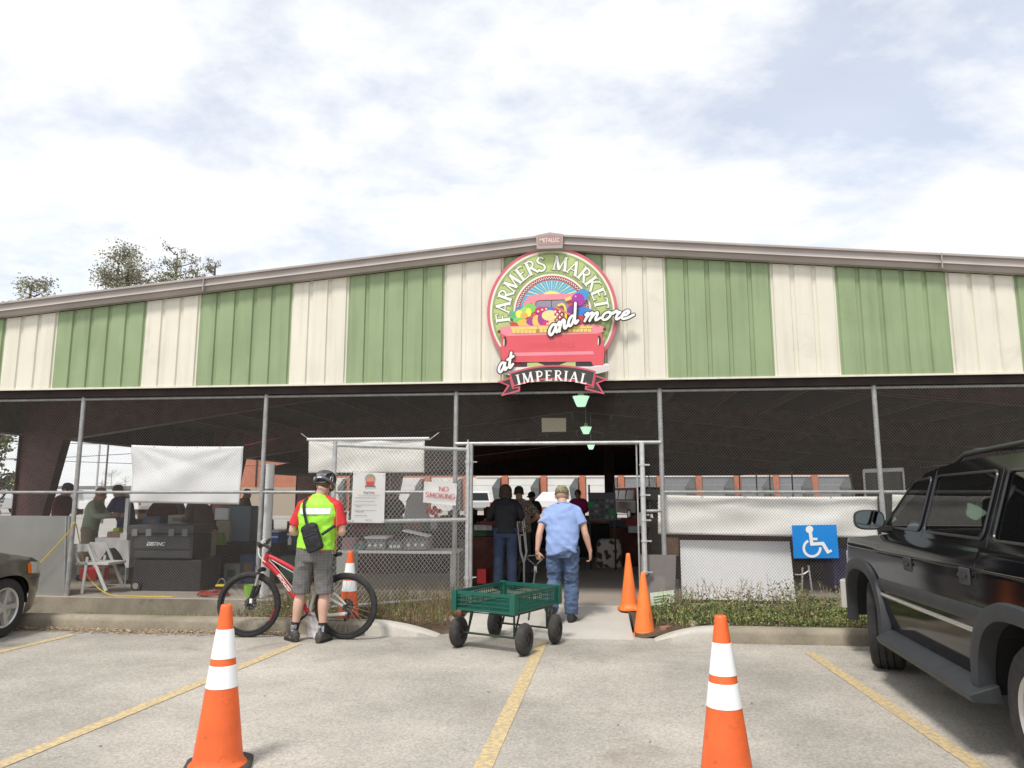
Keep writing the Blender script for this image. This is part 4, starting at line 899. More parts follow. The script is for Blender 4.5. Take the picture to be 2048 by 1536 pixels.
for sd in 'LR':
    A_,K_=V(J['an'+sd]),V(J['kn'+sd])
    def b(m): limb(m,[A_+V((0,0,-0.04)),A_,A_.lerp(K_,0.28)],[0.044,0.043,0.047])
    o=cloth(cyc,'sock',b,M('sock_black',(0.02,0.02,0.022),rough=0.9,var=0.3,vs=10),wr=0.001)
    m=MB(); m.grid(lambda u,v:A_.lerp(K_,0.06+0.16*v)+V((0.047*math.sin((u-0.5)*1.5),-0.047*math.cos((u-0.5)*1.5),0)),6,6); obj('sock_print',m,M('sock_print',(0.02,0.02,0.022),rough=0.9,var=0.3,vs=28,col2=(0.45,0.47,0.5),detail=1),o,world=False,smooth=True)
shoes(cyc,[J['anL'],J['anR']],[J['toeL'],J['toeR']],m_shoe,m_rub,1.02)
# hair, helmet
def b(m): m.sph(V(J['head'])+q@V((0,-0.015,0.03)),(0.080,0.098,0.088),18,12,q)
cloth(cyc,'hair',b,M('hair_brown',(0.12,0.075,0.05),rough=0.8,var=0.3,vs=30),wr=0.002)
hc=V(J['head'])+q@V((0,-0.01,0.055)); m_helm=M('helmet_grey',(0.10,0.095,0.10),rough=0.3,var=0.1,coat=0.5); m_helmw=M('helmet_white',(0.6,0.6,0.62),rough=0.35)
m=MB(); m.sph(hc+q@V((0,0,-0.005)),(0.096,0.120,0.086),24,14,q); hin=obj('helmet',union(m,'helmet',0.006,1),m_blk,cyc,smooth=True,world=False,ang=180)
hin.data.transform(Matrix.Identity(4))
m=MB()
for i in range(-3,4):
    a0=i*0.30; pts=[]
    for k_ in range(15):
        th=-0.25+ (PI+0.35)*k_/14; y=-math.cos(th)*0.130; z=math.sin(th)*0.108; x=math.sin(a0)*0.112*(0.55+0.45*max(0,math.sin(th))) ; z2=z*math.cos(a0*0.85); pts.append(hc+q@V((x*1.0,y*(1-0.1*abs(i)/3),z2)))
    m.tube(pts,0.0095,8,flat=0.9)
obj('helmet_rib',m,[m_helm],hin,smooth=True,world=False,ang=60)
m=MB(); m.tube([hc+q@V((0.101*math.cos(a),0.126*math.sin(a),-0.045-0.012*math.sin(a))) for a in [i*PI/14 for i in range(28)]],0.016,8,closed=True); obj('helmet_rim',m,m_helm,hin,smooth=True,world=False)
for sx in (-1,1):
    m=MB(); m.tube([hc+q@V((sx*0.098,-0.05-0.03*math.cos(a),-0.012+0.026*math.sin(a))) for a in [i*PI/7 for i in range(14)]],0.0045,6,closed=True); obj('helmet_decal',m,m_helmw,hin,world=False,smooth=True)
m=MB(); m.box(hc+q@V((0,-0.136,-0.035)),(0.05,0.01,0.014),q); obj('helmet_badge',m,m_helmw,hin,world=False)
m=MB(); m.tube([hc+q@V(p) for p in ((-0.07,-0.105,-0.08),(-0.03,-0.118,-0.095),(0.03,-0.118,-0.095),(0.07,-0.105,-0.08))],0.010,8); obj('retention_band',m,m_blk,hin,smooth=True,world=False)
for sx in (-1,1):
    m=MB(); m.tube([hc+q@V((sx*0.085,-0.06,-0.05)),hc+q@V((sx*0.087,0.0,-0.12)),hc+q@V((sx*0.05,0.06,-0.19))],0.0045,6); obj('helmet_strap',m,m_blk,hin,world=False)
# shoulder bag
bag=thing('shoulder_bag','black shoulder bag slung across the back of the lime vest','bag',CYC+V((0.035,-0.17,1.08)))
bq=Matrix.Rotation(R(-20),3,'Y'); bc=V((0.01,-0.03,0.02))
def b(m):
    rings=[]
    for z_,w_,h_ in ((-0.145,0.075,0.035),(-0.13,0.088,0.045),(0,0.092,0.055),(0.11,0.092,0.05),(0.14,0.075,0.04),(0.155,0.045,0.03)):
        rings.append([bc+bq@V((w_*math.copysign(abs(math.cos(a))**0.5,math.cos(a)),h_*math.copysign(abs(math.sin(a))**0.6,math.sin(a)),z_)) for a in [2*PI*i/28 for i in range(28)]])
    m.loft(rings)
cloth(bag,'bag_body',b,m_black,wr=0.004,wf=14,voxel=0.006)
m=MB(); m.tube([bc+bq@V((x,-0.058,0.03)) for x in (-0.07,0,0.07)],0.004,6); obj('zip',m,M('zip',(0.06,0.06,0.06),rough=0.4,metal=0.4),bag,world=False)
def strap(pts,par,w_=0.015,mat=m_black,nm='strap'):
    P=crom3(pts); L=[];Q=[]
    for i,p in enumerate(P):
        d=(P[min(i+1,len(P)-1)]-P[max(i-1,0)]).normalized(); s_=d.cross(V((0,-1,0))).normalized(); L.append(p+s_*w_); Q.append(p-s_*w_)
    m=MB(); m.loft([L,Q],caps=False,closed=False); o=obj(nm,m,mat,par,world=False,smooth=True); k=o.modifiers.new('s','SOLIDIFY'); k.thickness=0.004; return o
def crom3(pts,k=5):
    P=[V(p) for p in pts]; Q=[P[0]]+P+[P[-1]]; o=[]
    for i in range(1,len(Q)-2):
        for j in range(k):
            t=j/k; o.append(V([0.5*((2*Q[i][a])+(Q[i+1][a]-Q[i-1][a])*t+(2*Q[i-1][a]-5*Q[i][a]+4*Q[i+1][a]-Q[i+2][a])*t*t+(3*Q[i][a]-Q[i-1][a]-3*Q[i+1][a]+Q[i+2][a])*t**3) for a in range(3)]))
    o.append(P[-1]); return o
lz=lambda x,y,z:V((x-0.005,y+0.17,z-1.08))
strap([lz(-0.055,-0.175,1.22),lz(-0.085,-0.160,1.30),lz(-0.112,-0.150,1.40),lz(-0.125,-0.10,1.485),lz(-0.115,0.02,1.53)],bag)
strap([lz(0.10,-0.150,1.13),lz(0.16,-0.11,1.18),lz(0.225,-0.03,1.24),lz(0.235,0.04,1.28)],bag)
# ---- man in blue T-shirt with the cart
mp_=atZ(1143,1243,0.05); MAN=V((mp_.x-0.10,mp_.y,0.045))
JM=dict(pelvis=(0,-0.02,0.87),chest=(0,0.07,1.17),neck=(-0.01,0.14,1.385),head=(-0.02,0.205,1.495),tilt=0.35,turn=0.0,
 shL=(-0.205,0.10,1.31),shR=(0.205,0.10,1.31),elL=(-0.275,-0.03,1.05),elR=(0.275,0.03,1.05),wrL=(-0.30,-0.07,0.83),wrR=(0.335,0.06,0.82),hdL=(0.15,0.1,-1),hdR=(0.0,0.25,-1),pnL=(0.5,0.8,0.3),pnR=(-1,0.2,0),thL=(1,0,-0.1),thR=(0,1,0),
 hipL=(-0.095,0,0.82),hipR=(0.095,0,0.82),knL=(-0.11,0.04,0.46),knR=(0.10,0.06,0.44),anL=(-0.115,-0.28,0.155),anR=(0.10,0.0,0.08),toeL=(-0.05,0.8,-0.62),toeR=(0.12,1,0))
man,q=human('person','man in light blue T-shirt, jeans and camouflage cap pulling the green cart',MAN,-0.06,JM,m_skin,hc=(62,42))
def b(m):
    tors(m,[((0.0,-0.03,0.80),0.19,0.125),((0,-0.015,0.90),0.196,0.138),((0,0.02,1.02),0.198,0.142),((0,0.06,1.14),0.205,0.145),((0,0.09,1.24),0.215,0.135),((0,0.10,1.32),0.19,0.11),((-0.01,0.12,1.375),0.105,0.085)])
    sleeve(m,(-0.165,0.10,1.275),JM['elL'],0.60,0.084,0.080); sleeve(m,(0.165,0.10,1.275),JM['elR'],0.60,0.082,0.080); limb(m,[(-0.17,0.10,1.29),(-0.06,0.12,1.365),(0.06,0.12,1.365),(0.17,0.10,1.29)],[0.065,0.055,0.055,0.065])
o=cloth(man,'t_shirt',b,m_blue,wr=0.013,wf=6.5,seed=7,voxel=0.0075)
for v in o.data.vertices:   # wavy hem, hitched up at the back
    if v.co.z<0.90: v.co.z+= (0.90-v.co.z)/0.1*(0.035*math.exp(-((v.co.x-0.08)/0.07)**2)-0.03*(v.co.x<0)*min(1,abs(v.co.x)/0.12))
def b(m):
    tors(m,[((0,-0.02,0.76),0.165,0.12),((0,-0.02,0.84),0.172,0.13),((0,-0.02,0.92),0.165,0.12)]); leg_cl(m,JM['hipL'],JM['knL'],JM['anL'],(0.108,0.096,0.084,0.084,0.078),1.95); leg_cl(m,JM['hipR'],JM['knR'],JM['anR'],(0.108,0.096,0.084,0.084,0.080),1.96)
cloth(man,'jeans',b,m_denim,wr=0.012,wf=10,seed=8,aniso=(1,1,1.6))
shoes(man,[JM['anL'],JM['anR']],[JM['toeL'],JM['toeR']],m_black,M('sole_brown',(0.13,0.08,0.06),rough=0.8),1.0)
hd=V(JM['head'])
def b(m): m.sph(hd+q@V((0,-0.014,0.002)),(0.079,0.096,0.085),18,12,q)
cloth(man,'hair',b,M('hair_grey',(0.40,0.25,0.19),rough=0.8,var=0.15,vs=40),wr=0.0015)
def b(m): m.sph(hd+q@V((0,-0.012,0.052)),(0.088,0.106,0.080),20,12,q)
cp=cloth(man,'cap',b,m_camo,wr=0.003,wf=14,seed=4)
m=MB(); m.grid(lambda u,v:hd+q@V(((u-0.5)*0.15,0.085+0.075*v*(1-(2*u-1)**2*0.5),0.035-0.02*(2*u-1)**2-0.01*v)),10,5); o=obj('cap_peak',m,m_camo,cp,world=False,smooth=True); o.modifiers.new('s','SOLIDIFY').thickness=0.004
m=MB(); m.tube([hd+q@V((0.086*math.cos(a),-0.012+0.104*math.sin(a),0.012)) for a in [i*PI/12 for i in range(24)]],0.007,6,closed=True); obj('cap_band',m,m_camo,cp,world=False,smooth=True)
m=MB(); m.tube([V((0.08*math.cos(a),0.125+0.068*math.sin(a),1.392-0.012*math.sin(a))) for a in [i*PI/12 for i in range(24)]],0.009,8,closed=True); obj('collar',m,M('collar_dark',(0.12,0.04,0.05),rough=0.8),man,world=False,smooth=True)
# ---- generic dressed figures further inside
def dressed(lab,loc,rz,top,bottom,skin,hairm,lean=0.0,arm=0,scale=1.0,sleeves=1.9,hair='short',hat=None,group=None,vox=0.012,sit=False,shorts=False,wid=1.0):
    ly=math.sin(lean); lz_=math.cos(lean); Pz=0.88; up=lambda h,x=0,y=0:(x,ly*h+y,Pz+lz_*h)
    arms={0:((-0.25,0.0,0.20),(-0.24,0.10,-0.02)),1:((-0.25,0.06,0.22),(-0.12,0.30,0.18)),2:((-0.23,0.14,0.24),(-0.16,0.38,0.24)),3:((-0.30,-0.04,0.22),(-0.16,0.10,0.10))}[arm]
    e,w_=arms; J=dict(pelvis=(0,0,Pz),chest=up(0.30),neck=up(0.51),head=up(0.61,0,0.05),tilt=0.25+lean*0.6,turn=0,shL=up(0.44,-0.18),shR=up(0.44,0.18),elL=up(e[2],e[0],e[1]),elR=up(e[2],-e[0],e[1]),wrL=up(w_[2],w_[0],w_[1]),wrR=up(w_[2],-w_[0],w_[1]),
      hipL=(-0.09,0,0.84),hipR=(0.09,0,0.84),knL=(-0.10,0.03,0.46),knR=(0.10,0.0,0.46),anL=(-0.11,0.02,0.085),anR=(0.11,-0.03,0.085),toeL=(-0.2,1,0),toeR=(0.2,1,0))
    t,q=human('person',lab,loc,rz,J,skin,voxel=vox,group=group,scale=scale,hc=(40,40))
    def b(m):
        k=wid; tors(m,[(up(-0.06),0.175*k,0.125),(up(0.08),0.165*k,0.12),(up(0.22),0.175*k,0.13),(up(0.36),0.195*k,0.13),(up(0.45),0.17*k,0.10),(up(0.50),0.09,0.08)])
        for sd in 'LR':
            S_=V(J['sh'+sd]);E_=V(J['el'+sd]);W_=V(J['wr'+sd])
            if sleeves>1: limb(m,[V(J['neck']).lerp(S_,0.3)+V((0,0,-0.03)),S_.lerp(V(J['chest']),0.12),E_,E_.lerp(W_,sleeves-1)],[0.05,0.066,0.056,0.042])
            else: sleeve(m,S_.lerp(V(J['chest']),0.12),E_,sleeves,0.068,0.07); limb(m,[V(J['neck']).lerp(S_,0.3)+V((0,0,-0.03)),S_.lerp(V(J['chest']),0.12)],[0.05,0.062])
    cloth(t,'top',b,top,voxel=vox,wr=0.008,wf=6,seed=len(lab))
    def b(m):
        tors(m,[((0,0,0.78),0.16,0.115),((0,0,0.88),0.166,0.12),((0,0,0.94),0.155,0.11)])
        for sd in 'LR': leg_cl(m,J['hip'+sd],J['kn'+sd],J['an'+sd],(0.10,0.088,0.082) if shorts else (0.10,0.088,0.080,0.080,0.074),1.0 if shorts else 1.95)
    cloth(t,'shorts' if shorts else 'trousers',b,bottom,voxel=vox,wr=0.006,wf=8,seed=len(lab)+1)
    shoes(t,[J['anL'],J['anR']],[J['toeL'],J['toeR']],m_black,m_rub)
    hd=V(J['head'])
    if hair:
        def b(m):
            m.sph(hd+q@V((0,-0.02,0.03)),(0.083,0.100,0.09),16,10,q)
            if hair=='long': m.sph(hd+q@V((0,-0.045,-0.06)),(0.105,0.075,0.12),16,10,q); m.sph(hd+q@V((0,-0.02,0.03)),(0.10,0.11,0.10),16,10,q)
        cloth(t,'hair',b,hairm,voxel=0.010,wr=0.010 if hair=='long' else 0.004,wf=22,seed=3)
    if hat is not None:
        m=MB(); hh=hd+q@V((0,-0.01,0.06)); m.sph(hh,(0.09,0.105,0.075),16,8,q); h_=obj('hat',m,hat,t,world=False,smooth=True)
        m=MB(); m.poly([(0.12*math.cos(i*PI/12)*0.75,0.035+0.14*math.sin(i*PI/12)) for i in range(24)],lambda x,y,d:hh+q@V((x,y,-0.03+d)),th=0.006); obj('hat_brim',m,hat,h_,world=False)
    return t,J,q
m_hbr=M('hair_dark_brown',(0.06,0.035,0.025),rough=0.8,var=0.4,vs=40); m_hbk=M('hair_black',(0.015,0.012,0.01),rough=0.7,var=0.3,vs=40)
m_leo=M('leopard',(0.32,0.25,0.19),rough=0.85,var=0.2,vs=46,col2=(0.04,0.03,0.025),detail=1)
m_green=M('sage_shirt',(0.33,0.38,0.26),rough=0.9,var=0.15,vs=5); m_navy=M('navy_shirt',(0.035,0.045,0.13),rough=0.85,var=0.2,vs=5); m_maroon=M('maroon_shirt',(0.11,0.02,0.025),rough=0.85,var=0.2); m_khaki=M('khaki',(0.30,0.25,0.17),rough=0.9,var=0.12)
def at_floor(px_,py_,z=0.12): return atZ(px_,py_,z)
def P2(x,Y): p=atY(x,1100,Y); return V((p.x,Y,0.12))
dressed('woman with brown hair and black top leaning over a counter inside the gateway',P2(1011,11.55),0.12,m_black,m_denim2,m_skin3,m_hbr,lean=0.30,arm=1,scale=1.0,hair='long',sleeves=1.6,vox=0.010)
dressed('shopper in a leopard print top with crutches, just right of the woman in black',P2(1040,12.25),0.2,m_leo,m_black,m_skin3,m_hbk,lean=0.22,arm=3,scale=0.99,sleeves=0.85,vox=0.010,wid=1.1)
dressed('man in a dark hat and dark clothes far inside, left of the blue T-shirt',P2(1066,17.5),2.6,m_black,m_black,m_skin3,m_hbk,arm=1,scale=0.93,hat=m_black,vox=0.014)
dressed('distant seller in a magenta top half hidden behind the camouflage cap',P2(1158,18.5),2.9,M('magenta',(0.42,0.02,0.14),rough=0.8),m_black,m_skin,m_hbr,arm=1,scale=0.97,vox=0.014)
dressed('man in a dark maroon shirt seen in profile behind the metal panel',P2(113,13.6),-1.5,m_maroon,m_black,m_skin3,m_hbk,lean=0.1,arm=1,scale=1.03,vox=0.012,hat=M('navy_cap',(0.04,0.045,0.09),rough=0.8))
dressed('woman in a sage green shirt standing by the white folding chair',P2(176,12.0),-1.35,m_green,m_khaki,m_skin3,M('hair_tan',(0.2,0.13,0.06),rough=0.8,var=0.3,vs=30),lean=0.16,arm=2,scale=0.97,vox=0.011)
dressed('seller in a navy shirt leaning towards the woman in sage green',P2(250,12.9),1.4,m_navy,m_navy,m_skin3,m_hbk,lean=0.36,arm=2,scale=1.03,vox=0.011)
dressed('person in a dark red jacket behind the black tool chest',P2(317,13.4),0.3,M('darkred',(0.09,0.02,0.018),rough=0.85,var=0.3),m_navy,m_skin3,m_hbk,lean=0.3,arm=1,scale=0.95,vox=0.013)
dressed('stooping man in a brown top and khaki shorts with a yellow-green cap',P2(412,11.5),1.35,M('brown_top',(0.085,0.05,0.04),rough=0.85,var=0.2),m_khaki,m_skin3,m_hbk,lean=0.55,arm=1,scale=1.0,vox=0.011,shorts=True,hat=M('cap_lime',(0.38,0.46,0.05),rough=0.7))
# crutches held by the shopper
cr=thing('crutches','pair of pale aluminium crutches beside the woman in black','crutches',P2(1046,12.0))
m_alu=M('aluminium',(0.75,0.74,0.72),rough=0.35,metal=0.5)
yb=12.0
for dx in (0,0.16):
    pA,pB=atY(1034,1038,yb)+V((dx*0.1,dx,0)),atY(1044,1036,yb)+V((dx*0.1,dx,0)); pL,pR=atY(1040,1103,yb)+V((0,dx,0)),atY(1052,1104,yb)+V((0,dx,0)); pe=atY(1047,1124,yb)+V((0,dx,0))
    m=MB(); m.tube([pA,pL,pe+V((-0.008,0,0))],0.010,8); m.tube([pB,pR,pe+V((0.008,0,0))],0.010,8); fr_=obj('crutch_frame',m,m_alu,cr,smooth=True)
    m=MB(); m.tube([pe,V((pe.x,pe.y,0.14))],0.010,8); obj('crutch_leg',m,m_alu,cr,smooth=True)
    m=MB(); m.cyl((pe.x,pe.y,0.12),(pe.x,pe.y,0.16),0.02,0.014,n=10); obj('rubber_tip',m,m_rub,cr,smooth=True)
    m=MB(); m.tube([pA+V((-0.02,0,0.01)),(pA+pB)/2+V((0,0,0)),pB+V((0.02,0,0.01))],0.022,10); obj('arm_pad',m,M('pad_tan',(0.5,0.42,0.3),rough=0.8),cr,smooth=True)
    m=MB(); m.cyl(pA.lerp(pL,0.5),pB.lerp(pR,0.5),0.014,n=10); obj('hand_grip',m,M('pad_tan',(0.5,0.42,0.3)),cr,smooth=True)
# ------------------------------------------------------------------ traffic cones
m_or=M('cone_orange',(0.80,0.135,0.03),rough=0.45,var=0.12,vs=6,bump=0.04,bs=20); m_or2=M('cone_orange_bright',(1.0,0.22,0.045),rough=0.5,var=0.10,vs=5)
grime(m_or,(0.16,0.07,0.04),9,0.60,0.70,0.55); grime(m_or,(0.25,0.10,0.05),40,0.62,0.72,0.5); grime(m_or2,(0.3,0.12,0.04),10,0.64,0.75,0.3)
m_base=M('cone_base_black',(0.05,0.045,0.035),rough=0.8,var=0.3,vs=12)
def prof_cone(r,z): return [(r,z)]
def cone(lab,loc,H,rb,rt,bands,mat,basem,basew,group,rz=0.0):
    t=thing('traffic_cone',lab,'cone',loc,rz,group); N=40
    rr=lambda z:rb+(rt-rb)*(z/H)
    m=MB(); m.lathe([(rr(0)+0.02,0.03),(rr(0.03)+0.008,0.045)]+[(rr(z),z) for z in [0.06+ (H-0.07)*i/24 for i in range(25)]]+[(rt-0.003,H-0.002),(rt-0.008,H),(rt-0.012,H-0.03),(rt-0.010,H-0.12)],N,caps=False); obj('cone_body',m,mat,t,world=False,smooth=True,ang=60)
    m=MB(); b=basew/2; k=0.05
    oct_=[(-b+k,-b),(b-k,-b),(b,-b+k),(b,b-k),(b-k,b),(-b+k,b),(-b,b-k),(-b,-b+k)]
    m.loft([[V((x,y,0.0)) for x,y in oct_],[V((x,y,0.022)) for x,y in oct_],[V((x*0.93,y*0.93,0.034)) for x,y in oct_]]); obj('cone_base',m,basem,t,world=False,bevel=0.004)
    for z0,z1 in bands:
        m=MB(); m.lathe([(rr(z0)+0.0005,z0-0.001),(rr(z0)+0.0022,z0),(rr((z0+z1)/2)+0.0022,(z0+z1)/2),(rr(z1)+0.0022,z1),(rr(z1)+0.0005,z1+0.001)],N,caps=False); obj('reflective_band',m,m_refl,t,world=False,smooth=True)
    return t
GB='tall banded traffic cones with dark bases'; 
HB=0.915; bd=[(0.455,0.575),(0.615,0.775)]
def cl_(px_,ytop,H): # cone whose top rim centre is at the pixel, standing on the lot
    p=atZ(px_,1400,H); r=ray(px_,ytop); return _c+r*((H-1.55)/r.z)
p=cl_(453,1208,HB); cone('foreground cone at left with two white bands, below the front bicycle wheel',(p.x,p.y,0),HB,0.145,0.030,bd,m_or,m_base,0.37,GB,0.35)
p=cl_(1441,1230,HB); cone('foreground cone at right with two white bands, in front of the shrubs',(p.x,p.y,0),HB,0.150,0.030,bd,m_or,m_base,0.37,GB,-0.1)
p=_c+ray(701,1102)*((0.915-0.13-0.0-1.42+0.15-0.02)/ray(701,1102).z) if False else atY(701,1102,8.72)
cone('banded cone standing on the bed behind the rear bicycle wheel',(p.x,8.72,p.z-HB),HB,0.145,0.030,bd,m_or,m_base,0.34,GB,0.1)
GP='plain bright orange cones at the gateway'
p=atY(1256,1106,9.75); cone('plain orange cone set farther back at the gatepost, the left one of the pair',(p.x,9.75,0.112),0.70,0.115,0.024,[],m_or2,m_or2,0.27,GP,0.2)
p=atY(1286,1144,8.72); cone('plain orange cone nearer the kerb, standing beside the tapered kerb end',(p.x,8.72,p.z-0.72),0.72,0.125,0.024,[],m_or2,m_or2,0.28,GP,0.7)
# ------------------------------------------------------------------ garden cart
m_cg=M('cart_green',(0.008,0.10,0.07),rough=0.4,var=0.12,vs=6); m_fr=M('frame_dark_green',(0.03,0.05,0.03),rough=0.5,metal=0.2); m_tyre=M('cart_tyre',(0.045,0.042,0.038),rough=0.85,var=0.3,vs=16,bump=0.3,bs=60)
c0=atZ(1027,1229,0.40); cR=atZ(1118,1205,0.40); cL=atZ(905,1218,0.40)
eu=(cR-c0); eu.z=0; EL=0.93; eu.normalize(); ev=V((-eu.y,eu.x,0)); EW=(cL-c0).dot(ev)*0.98
cart=thing('garden_cart','green plastic mesh garden cart on four fat black tyres','cart',(c0+eu*EL/2+ev*EW/2)*1.0-V((0,0,0.40)))
def cp_(a,b,z): return c0+eu*a+ev*b+V((0,0,z-0.40))
Zb,Zt=0.395,0.585
def panel(a0,b0,a1,b1,fine):
    m=MB(); A=lambda u,z:cp_(a0+(a1-a0)*u,b0+(b1-b0)*u,z); L=V((a1-a0,b1-b0,0)).length
    inw=(cp_(EL/2,EW/2,Zb)-A(0.5,Zb)); inw.z=0; inw.normalize()
    for z,h in ((Zt-0.018,0.036),(Zb+0.012,0.024)): m.bar(A(0.04,z),A(0.96,z),0.022,h)
    for z in (Zb+0.058,Zb+0.098,Zb+0.138): m.bar(A(0.04,z)-inw*0.004,A(0.96,z)-inw*0.004,0.012,0.008)
    n=int(L/0.020) if fine else int(L/0.045)
    for i in range(1,n): 
        u=0.04+0.92*i/n; m.bar(A(u,Zb+0.02)+inw*0.006,A(u,Zt-0.03)+inw*0.006,0.0045 if fine else 0.008,0.006,tuple(inw))
    obj('crate_side',m,m_cg,cart)
panel(0,0,0,EW,True); panel(EL,0,EL,EW,True); panel(0,0,EL,0,False); panel(0,EW,EL,EW,False)
for a in (0,EL):
    for b_ in (0,EW):
        m=MB(); m.box(cp_(a,b_,(Zb+Zt)/2+0.002),(0.062,0.062,Zt-Zb+0.012),Matrix.Rotation(math.atan2(eu.y,eu.x),3,'Z')); obj('corner_post',m,m_cg,cart,bevel=0.006)
m=MB()
for i in range(1,14): m.bar(cp_(EL*i/14,0.02,Zb+0.004),cp_(EL*i/14,EW-0.02,Zb+0.004),0.02,0.008)
for i in range(1,9): m.bar(cp_(0.02,EW*i/9,Zb-0.003),cp_(EL-0.02,EW*i/9,Zb-0.003),0.014,0.006)
obj('crate_floor',m,m_cg,cart)
m=MB(); m.tube([cp_(0.05,0.05,Zb-0.02),cp_(EL-0.05,0.05,Zb-0.02),cp_(EL-0.05,EW-0.05,Zb-0.02),cp_(0.05,EW-0.05,Zb-0.02)],0.012,8,closed=True); obj('under_frame',m,m_fr,cart)
def tyre(m,c,ax,R_,w_,n=36,tread=True,k=2.2):
    """torus-like tyre"""
    ax=V(ax).normalized(); u,v=basis(ax); rings=[]
    prof=[]
    for i in range(17):
        a=PI*i/16; x=-math.cos(a)*w_/2; y=math.sin(a)**0.6; prof.append((x,y))
    r0=R_-w_*0.80
    for j in range(n):
        th=2*PI*j/n; rd=u*math.cos(th)+v*math.sin(th); ring=[]
        for x,y in prof: ring.append(c+ax*x+rd*(r0+(R_-r0)*y+(0.003 if (j%2 and abs(x)<w_*0.3 and tread) else 0)))
        for x in (w_*0.36,-w_*0.36): ring.append(c+ax*x+rd*(r0-0.004))
        rings.append(ring)
    m.loft(rings+[rings[0]],caps=False)
def axle_pt(a,b_,z): return cp_(a,b_,z)
WR=0.152
for a,b_,lab,yaw in ((0.13,-0.045,'n',6),(0.13,EW+0.045,'l',6),(0.80,-0.03,'r',12),(0.80,EW+0.03,'b',12)):
    c=axle_pt(a,b_,WR); ax=Matrix.Rotation(R(yaw),3,'Z')@ev
    m=MB(); tyre(m,c,ax,WR,0.105,40); w_=obj('wheel',m,m_tyre,cart,smooth=True,ang=40)
    m=MB(); u_,v_=basis(ax); rg=[]
    for x,r_ in ((-0.036,0.080),(-0.020,0.068),(-0.022,0.03),(-0.045,0.022),(-0.05,0.001)): rg.append([c+ax*(-x if b_>EW/2 else x)+ (u_*math.cos(t_)+v_*math.sin(t_))*r_ for t_ in [2*PI*i/20 for i in range(20)]])
    m.loft(rg); rg=[]
    for x,r_ in ((0.036,0.080),(0.020,0.068),(0.022,0.03)): rg.append([c+ax*(-x if b_>EW/2 else x)+ (u_*math.cos(t_)+v_*math.sin(t_))*r_ for t_ in [2*PI*i/20 for i in range(20)]])
    m.loft(rg); obj('rim',m,M('rim_dark',(0.035,0.035,0.038),rough=0.45,metal=0.3),w_,smooth=True,ang=40)
for a in (0.13,0.80):
    m=MB(); m.cyl(cp_(a,-0.01,WR),cp_(a,EW+0.01,WR),0.011,n=8)
    for b_ in (0.07,EW-0.07): m.bar(cp_(a,b_,WR),cp_(a+0.03,b_+(0.02 if b_<EW/2 else -0.02),Zb-0.02),0.022,0.008); m.bar(cp_(a,b_,WR),cp_(a+0.10,b_,Zb-0.02),0.018,0.008)
    obj('axle_frame',m,m_fr,cart)
hnd=MAN+V((-0.33,-0.06,0.765)); hp=cp_(EL-0.04,EW/2,0.20)
m=MB(); m.tube([hp,hnd+V((0.005,-0.02,-0.16))],0.011,8); obj('pull_rod',m,M('rod_grey',(0.10,0.10,0.09),rough=0.4,metal=0.4),cart,smooth=True)
m=MB(); c=hnd+V((0.006,-0.02,-0.15)); m.box(c,(0.035,0.03,0.075)); obj('handle_bracket',m,M('bracket_grey',(0.30,0.30,0.29),rough=0.4,metal=0.3),cart,bevel=0.004)
m=MB(); t0=hnd+V((0.006,-0.02,-0.115)); m.tube(crom3([t0,t0+V((-0.022,0.0,0.03)),hnd+V((-0.085,0,-0.03)),hnd+V((-0.092,0,-0.002)),hnd+V((-0.07,0,0.012)),hnd+V((0.075,0,0.012)),hnd+V((0.095,0,-0.002)),hnd+V((0.088,0,-0.03)),t0+V((0.022,0,0.03)),t0],4),0.0095,8); obj('loop_handle',m,m_blk,cart,smooth=True)
